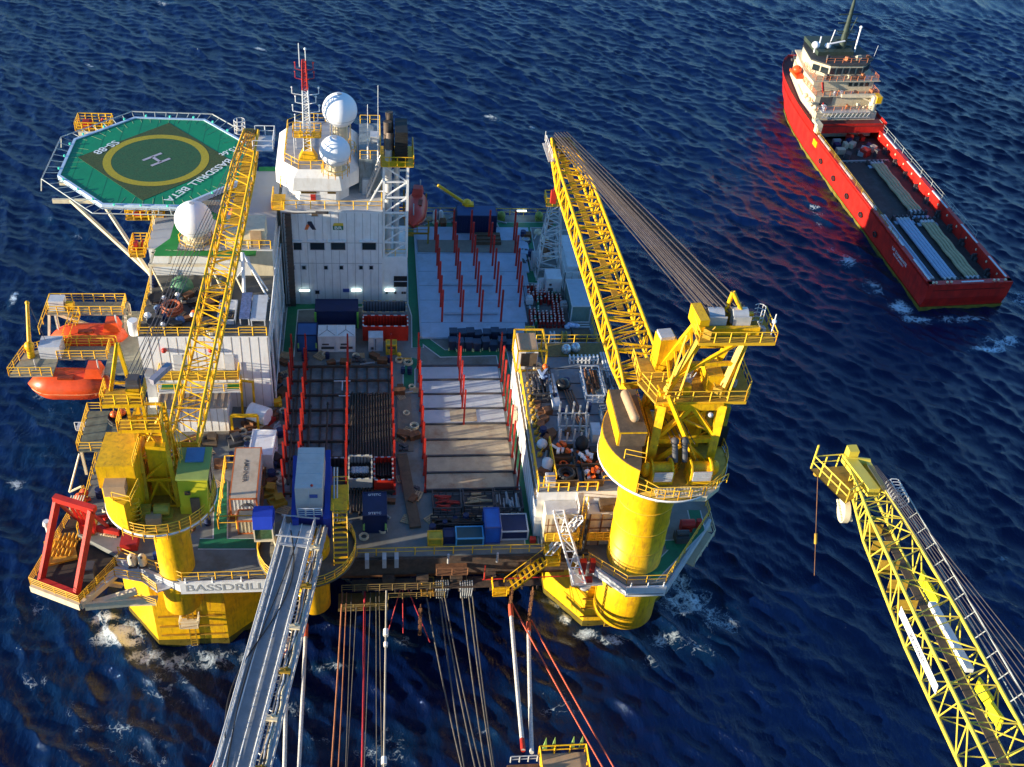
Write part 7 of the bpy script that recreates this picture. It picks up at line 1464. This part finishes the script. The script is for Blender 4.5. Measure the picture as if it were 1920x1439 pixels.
m=M(); m.box(-6.98,-6.9,.2,14,5.0,5.12); m.box(-6.0,6.0,-.14,-.06,4.9,5.0); SO(m,'hull_rib',MATS['dark red'])
# forecastle
HS=-3.2; SRH=SR@Matrix.Translation((0,HS,3.4))@Matrix.Diagonal((1.0,1,1.08,1))@Matrix.Translation((0,0,-3.4)); SR_keep=SR.copy()
m=M(); fr=[(hw(y)*1.0,y) for y in (48,52,56,61,66,69.5,72.5,74.8,76.3)]; pl=[(x,y) for x,y in fr]+[(-x,y) for x,y in reversed(fr)]
fa=[V3((x,y,5.9)) for x,y in pl]; fb_=[V3((x*1.06 if abs(x)>2 else x*1.3,y+.9*max(0,(y-62)/14),8.3)) for x,y in pl]; m.loft(fa,fb_,False); SO(m,'forecastle',shipred)
m=M(); m.prism([(v.x*.97,v.y-.1) for v in fb_],7.6,7.72); SO(m,'fore_deck',mat('dark red deck',(.16,.03,.025),.7,n=.2))
SR=SRH
sh_c=mat('ship cream',(.62,.54,.38),.5,n=.08,dirt=(.35,.2,.1),damt=.4,dscale=.5,streak=True)
def lvl(y0,y1,hx,z0,z1,name='superstructure'):
    h2=min(hx,max(1.5,hw(y1+HS)-1.0)); ym=min(y1-1.5,61); h1=min(hx,hw(ym+HS)-.5)
    m=M(); m.prism([(-hx,y0),(hx,y0),(h1,ym),(h2,y1),(-h2,y1),(-h1,ym)],z0,z1); return SO(m,name,sh_c)
lvl(53.5,72,5.9,3.4,9.2); lvl(56,71,5.6,9.2,12.0); lvl(57.5,70,5.9,12.0,14.6); 
m=M(); m.prism([(-6.6,56.5),(6.6,56.5),(6.6,61),(5.0,70),(-5.0,70),(-6.6,61)],14.6,14.75); m.prism([(-6.2,55),(6.2,55),(6.2,61),(4.6,70),(-4.6,70),(-6.2,61)],12,12.12); SO(m,'deck_edge',sh_c)
m=M(); m.prism([(-3.2,58),(3.2,58),(5.8,60.5),(5.2,66),(4,69),(-4,69),(-5.2,66),(-5.8,60.5)],14.75,17.6); SO(m,'wheelhouse',sh_c)
m=M(); m.prism([(-3.5,57.7),(3.5,57.7),(6.2,60.3),(5.5,66.2),(4,69.3),(-4,69.3),(-5.5,66.2),(-6.2,60.3)],17.6,17.9); SO(m,'wheelhouse_roof',mat('dark roof',(.05,.05,.05),.7,n=.2))
for i in range(5): m=M(); x=-2.6+i*1.3; m.box(x-.5,x+.5,57.88,57.99,15.6,17.0); SO(m,'bridge_window',glass)
for s_ in (-1,1): 
    m=M(); d=V3((s_*2.6,2.5,0)).normalized(); a=V3((s_*3.35,58.05,15.6)); n_=V3((s_*.6,-.6,0)); m.beam(a+d*.2+n_*.1+V3((0,0,.6)),a+d*1.5+n_*.1+V3((0,0,.6)),.06,1.3); m.beam(a+d*1.9+n_*.1+V3((0,0,.6)),a+d*3.1+n_*.1+V3((0,0,.6)),.06,1.3); SO(m,'bridge_window',glass)
for i in range(4): m=M(); m.box(1+i*1.1,1.7+i*1.1,57.4,57.5,13,13.8); SO(m,'cabin_window',glass)
m=M(); m.box(-4.6,-2.2,55.9,55.98,9.6,11.4); SO(m,'dark_doorway',dgrey)
m=M()
for z,y in ((14.75,56.6),(12.12,55.1)): m.rail([(-6.1,y+6,z),(-6.1,y,z),(6.1,y,z),(6.1,y+6,z)],1.1,.06,3,1.4)
m.rail([(-4,58.5,17.9),(4,58.5,17.9)],1,.05); m.rail([(-5.7,54,9.2),(5.7,54,9.2)],1.1,.05); SO(m,'red_rail',mat('orange red rail',(.5,.16,.06),.5))
m=M(); m.box(-5,4.5,53.2,55.6,9.25,9.4); [m.beam((-4.8+i*.8,53.2,8.2),(-4.4+i*.8,53.2,9.2),.1,.1) for i in range(12)]; m.box(-5,4.6,53.1,53.3,8.1,8.25); SO(m,'pale_gantry',galv)
m=M(); m.lathe((5.3,54.6,0),[(.9,6),(.9,8.5),(.7,8.6),(.7,11)],16); m.cb((5.6,54.4,11),1.8,1.6,1.6); m.beam((5.2,54.6,12.4),(-1.2,55.0,12.3),.7,.6); m.beam((4.8,54.6,11),(2.5,54.9,12.1),.3,.3); SO(m,'deck_crane',MATS['cream paint'])
m=M(); m.cb((5.7,54.3,11.2),1.0,1.7,1.5); SO(m,'crane_cab',yel)
m=M(); m.cb((-1,65,17.9),7,7,.9); m.lathe((.9,63.5,0),[(.75,17.9),(.3,28.5),(.1,31)],8); [m.tube((-.6-.2*i,63.5,20.5+i*1.9),(2.4+.2*i,63.5,20.6+i*1.9),.13) for i in range(4)]; m.tube((-1.6,63.5,20),(3.4,63.5,20.1),.12); m.tube((-.6,63.5,22),(2.6,63.5,22.1),.1); m.tube((.9,63.5,18),(2.0,62.8,26),.07); m.box(-.8,2.6,63,63.5,19,19.4); SO(m,'radar_mast',mat('dark green mast',(.04,.06,.045),.6,n=.3))
for x,r,z in ((-4.6,.75,19.6),(-2.2,.6,19.4),(3.4,.3,23.6)): m=M(); m.ball((x,63,z),r,16,10); m.tube((x,63,17.9),(x,63,z-r*.8),.15,6); SO(m,'radome',MATS['radome white'])
m=M(); m.tube((-1.4,64,19),(-1.0,64,22.5),.1); m.tube((-3.4,64,18.5),(-3.4,64,21),.14); m.tube((-2.6,62,20.3),(.4,62,21),.18,6); m.tube((5.8,60,18),(6.1,60,21),.03,4); SO(m,'antenna',MATS['ship white'])
for s_ in (-1,1):
    m=M(); m.cb((s_*4.0,66,9.2),2.0,2.6,4.6); SO(m,'funnel',MATS['ship cream'])
    m=M(); m.cb((s_*6.4,64,12.1),1.6,3.6,.6); m.ball((s_*6.6,64,13.4),.9,10,7,1.0); SO(m,'rescue_boat',cream if s_>0 else orange)
m=M(); m.beam((-3.6,55.8,9.3),(-4.4,57.3,14.5),.5,.15); m.beam((-5.9,56.2,9.2),(-5.0,57.5,12.0),.4,.15); SO(m,'red_stripe',shipred)
m=M(); [m.cb((-1.8+.8*(i%3),73.5+i*.9,8.7),.8,.6,.5,i) for i in range(5)]; m.tube((-1.6,75,9.3),(1.6,75,9.3),.6,12); m.rail([(-2.2,73,9.0),(-1.6,78,9.2)],1,.05); SO(m,'anchor_gear',dgrey)
m=M(); m.cb((-6.3,51.5,6.4),1.1,2.5,2.0); [m.ball((-6.0,54.5+i*1.6,9.9),.5,8,6) for i in range(4)]; m.rail([(-6.7,50,6.4),(-6.7,56,9.2)],1.2,.06); SO(m,'side_gear',MATS['cream paint'])
m=M(); m.cb((-6.9,49,4.2),.5,1.6,1.3); SO(m,'yellow_door_frame',yel)
SR=SR_keep
R8_=random.Random(8)
for i in range(26):
    z,yy=((14.75,57.2),(12.12,55.8),(9.4,54.4),(17.9,59.5))[i%4]; x=R8_.uniform(-5.4,5.4); c=V3((x,yy+R8_.uniform(-.3,.5),z)); m=M(); m.cb(c,R8_.uniform(.3,.9),R8_.uniform(.3,.8),R8_.uniform(.4,1.3),R8_.random()); m.ball(c+V3((.5,0,.5)),.22,7,5); O(m.xf(SRH),'deck_fitting',[sh_c,dgrey,MATS['orange red rail'],MATS['ship white']][R8_.randrange(4)],SH)
R5=random.Random(3)
for k,mt in enumerate((navy,dgrey,red,grey,MATS['ship cream'])):
    for i in range(4):
        m=M(); x=R5.uniform(-5,5); y=R5.uniform(42,49); m.cb((x,y,3.4),R5.uniform(.7,1.6),R5.uniform(.6,1.4),R5.uniform(.6,1.8),R5.random()); t=O(m.xf(SR),'deck_cargo',mt); tag(t,'small cargo unit lashed on the dark forward deck of the red ship','deck cargo','small cargo units in front of the ship house')
m=M(); m.box(-5.5,5.6,41.0,41.3,3.41,3.6); [m.box(-5.5+i*.9,-5.1+i*.9,40.7,40.76,3.41,3.5) for i in range(13)]; SO(m,'deck_beam',grey)
# pipe bundles
def shippipe(lab,grp,x0,y0,y1,n,mt,r=.27,dx=.62,blocks=True,drift=0):
    p=None
    for i in range(n):
        m=M(); 
        if mt is creamp:
            pts=[V3((0,(y1-y0)*k/12,.10*sin(k*1.9))) for k in range(13)]; m.path(pts,r,8)
        else: m.tube((0,0,0),(0,y1-y0,0),r,8)
        if p is None:
            t=T('cargo_pipe',lab,'pipe',(0,0,0),grp); O(m,'pipe_body',mt,t)
            for yy in (0,y1-y0): m=M(); m.tube((0,yy-.35,0),(0,yy+.35,0),r*1.15,8); O(m,'end_cap',galv,t)
            p=t; q_=t
        else: q_=dup(p,(0,0,0))
        q_.location=SR@V3((x0+i*dx,y0,3.4+.55)); q_.rotation_euler=(0,0,radians(4.2))
creamp=mat('cream pipe coat',(.48,.40,.22),.6,n=.15); bluep=mat('pale blue pipe',(.40,.50,.62),.5,n=.08)
shippipe('cream coated pipe of the rear right bundle on the ship deck','rear right cream pipes on the ship',2.0,3.8,20.0,4,creamp)
shippipe('cream coated pipe of the forward right bundle on the ship deck','forward right cream pipes on the ship',1.6,23.2,39.5,4,creamp)
shippipe('pale blue pipe of the middle bundle on the ship deck','middle blue pipes on the ship',-1.9,3.8,21.0,4,bluep)
shippipe('pale blue pipe of the left bundle on the ship deck','left blue pipes on the ship',-4.9,4.2,22.0,3,bluep,.25,.55)
shippipe('greenish pipe along the forward left bulwark of the ship','forward left green pipes on the ship',-5.2,25,40,3,mat('greenish pipe',(.26,.27,.15),.6,n=.15),.22,.5)
for (x,y,lab) in ((-.9,3.4,'grey steel chock at the rear end of the middle blue pipes'),(3.0,3.4,'grey steel chock at the rear end of the rear right cream pipes'),(-.9,21.6,'grey steel chock at the forward end of the middle blue pipes'),(2.9,20.8,'grey steel chock between the two cream bundles, rear one'),(2.5,23.0,'grey steel chock between the two cream bundles, forward one'),(2.4,39.9,'grey steel chock at the forward end of the forward cream pipes')):
    t=T('pipe_chock',lab,'chock',SR@V3((x,y,3.4))); m=M(); m.box(x-1.7,x+1.7,y-.25,y+.25,3.4,3.75)
    for i in range(5): m.box(x-1.7+i*.8,x-1.45+i*.8,y-.3,y+.3,3.4,4.5)
    O(m.xf(SR),'chock_frame',dgrey,t); m=M(); [m.box(x-1.6+i*.75,x-1.1+i*.75,y-1.4,y-.5,3.41,3.6) for i in range(5)]; O(m.xf(SR),'chock_plate',bluep,t)
item('deck_plates','row of pale blue grey plates across the stern of the ship deck','plates',bluep,lambda m:([m.box(-5.3+i*.95,-4.5+i*.95,1.6,2.9,3.41,3.75) for i in range(11)],m.xf(SR)))
for i in range(10):
    for s_ in (1,):
        m=M(); y=5+i*4.3; m.box(5.6,6.3,y,y+.3,3.4,4.8); m.box(5.9,6.28,y-.5,y+.8,3.4,4.2); SO(m,'stanchion',dgrey)

# the neighbouring platform below the viewpoint (its dark bulk shades and is mirrored by the near water)
NP=T('neighbour_hull','dark bulk of the neighbouring platform below the viewpoint','platform hull',(0,2,10))
O(M().box(-34,46,-30,34,14,30),'deck_box',dgrey,NP)
for a in (-26,38):
    for b in (-22,26): m=M(); m.lathe((a,b,0),[(6.5,-8),(6.5,14)],24); O(m,'column',ydk,NP)
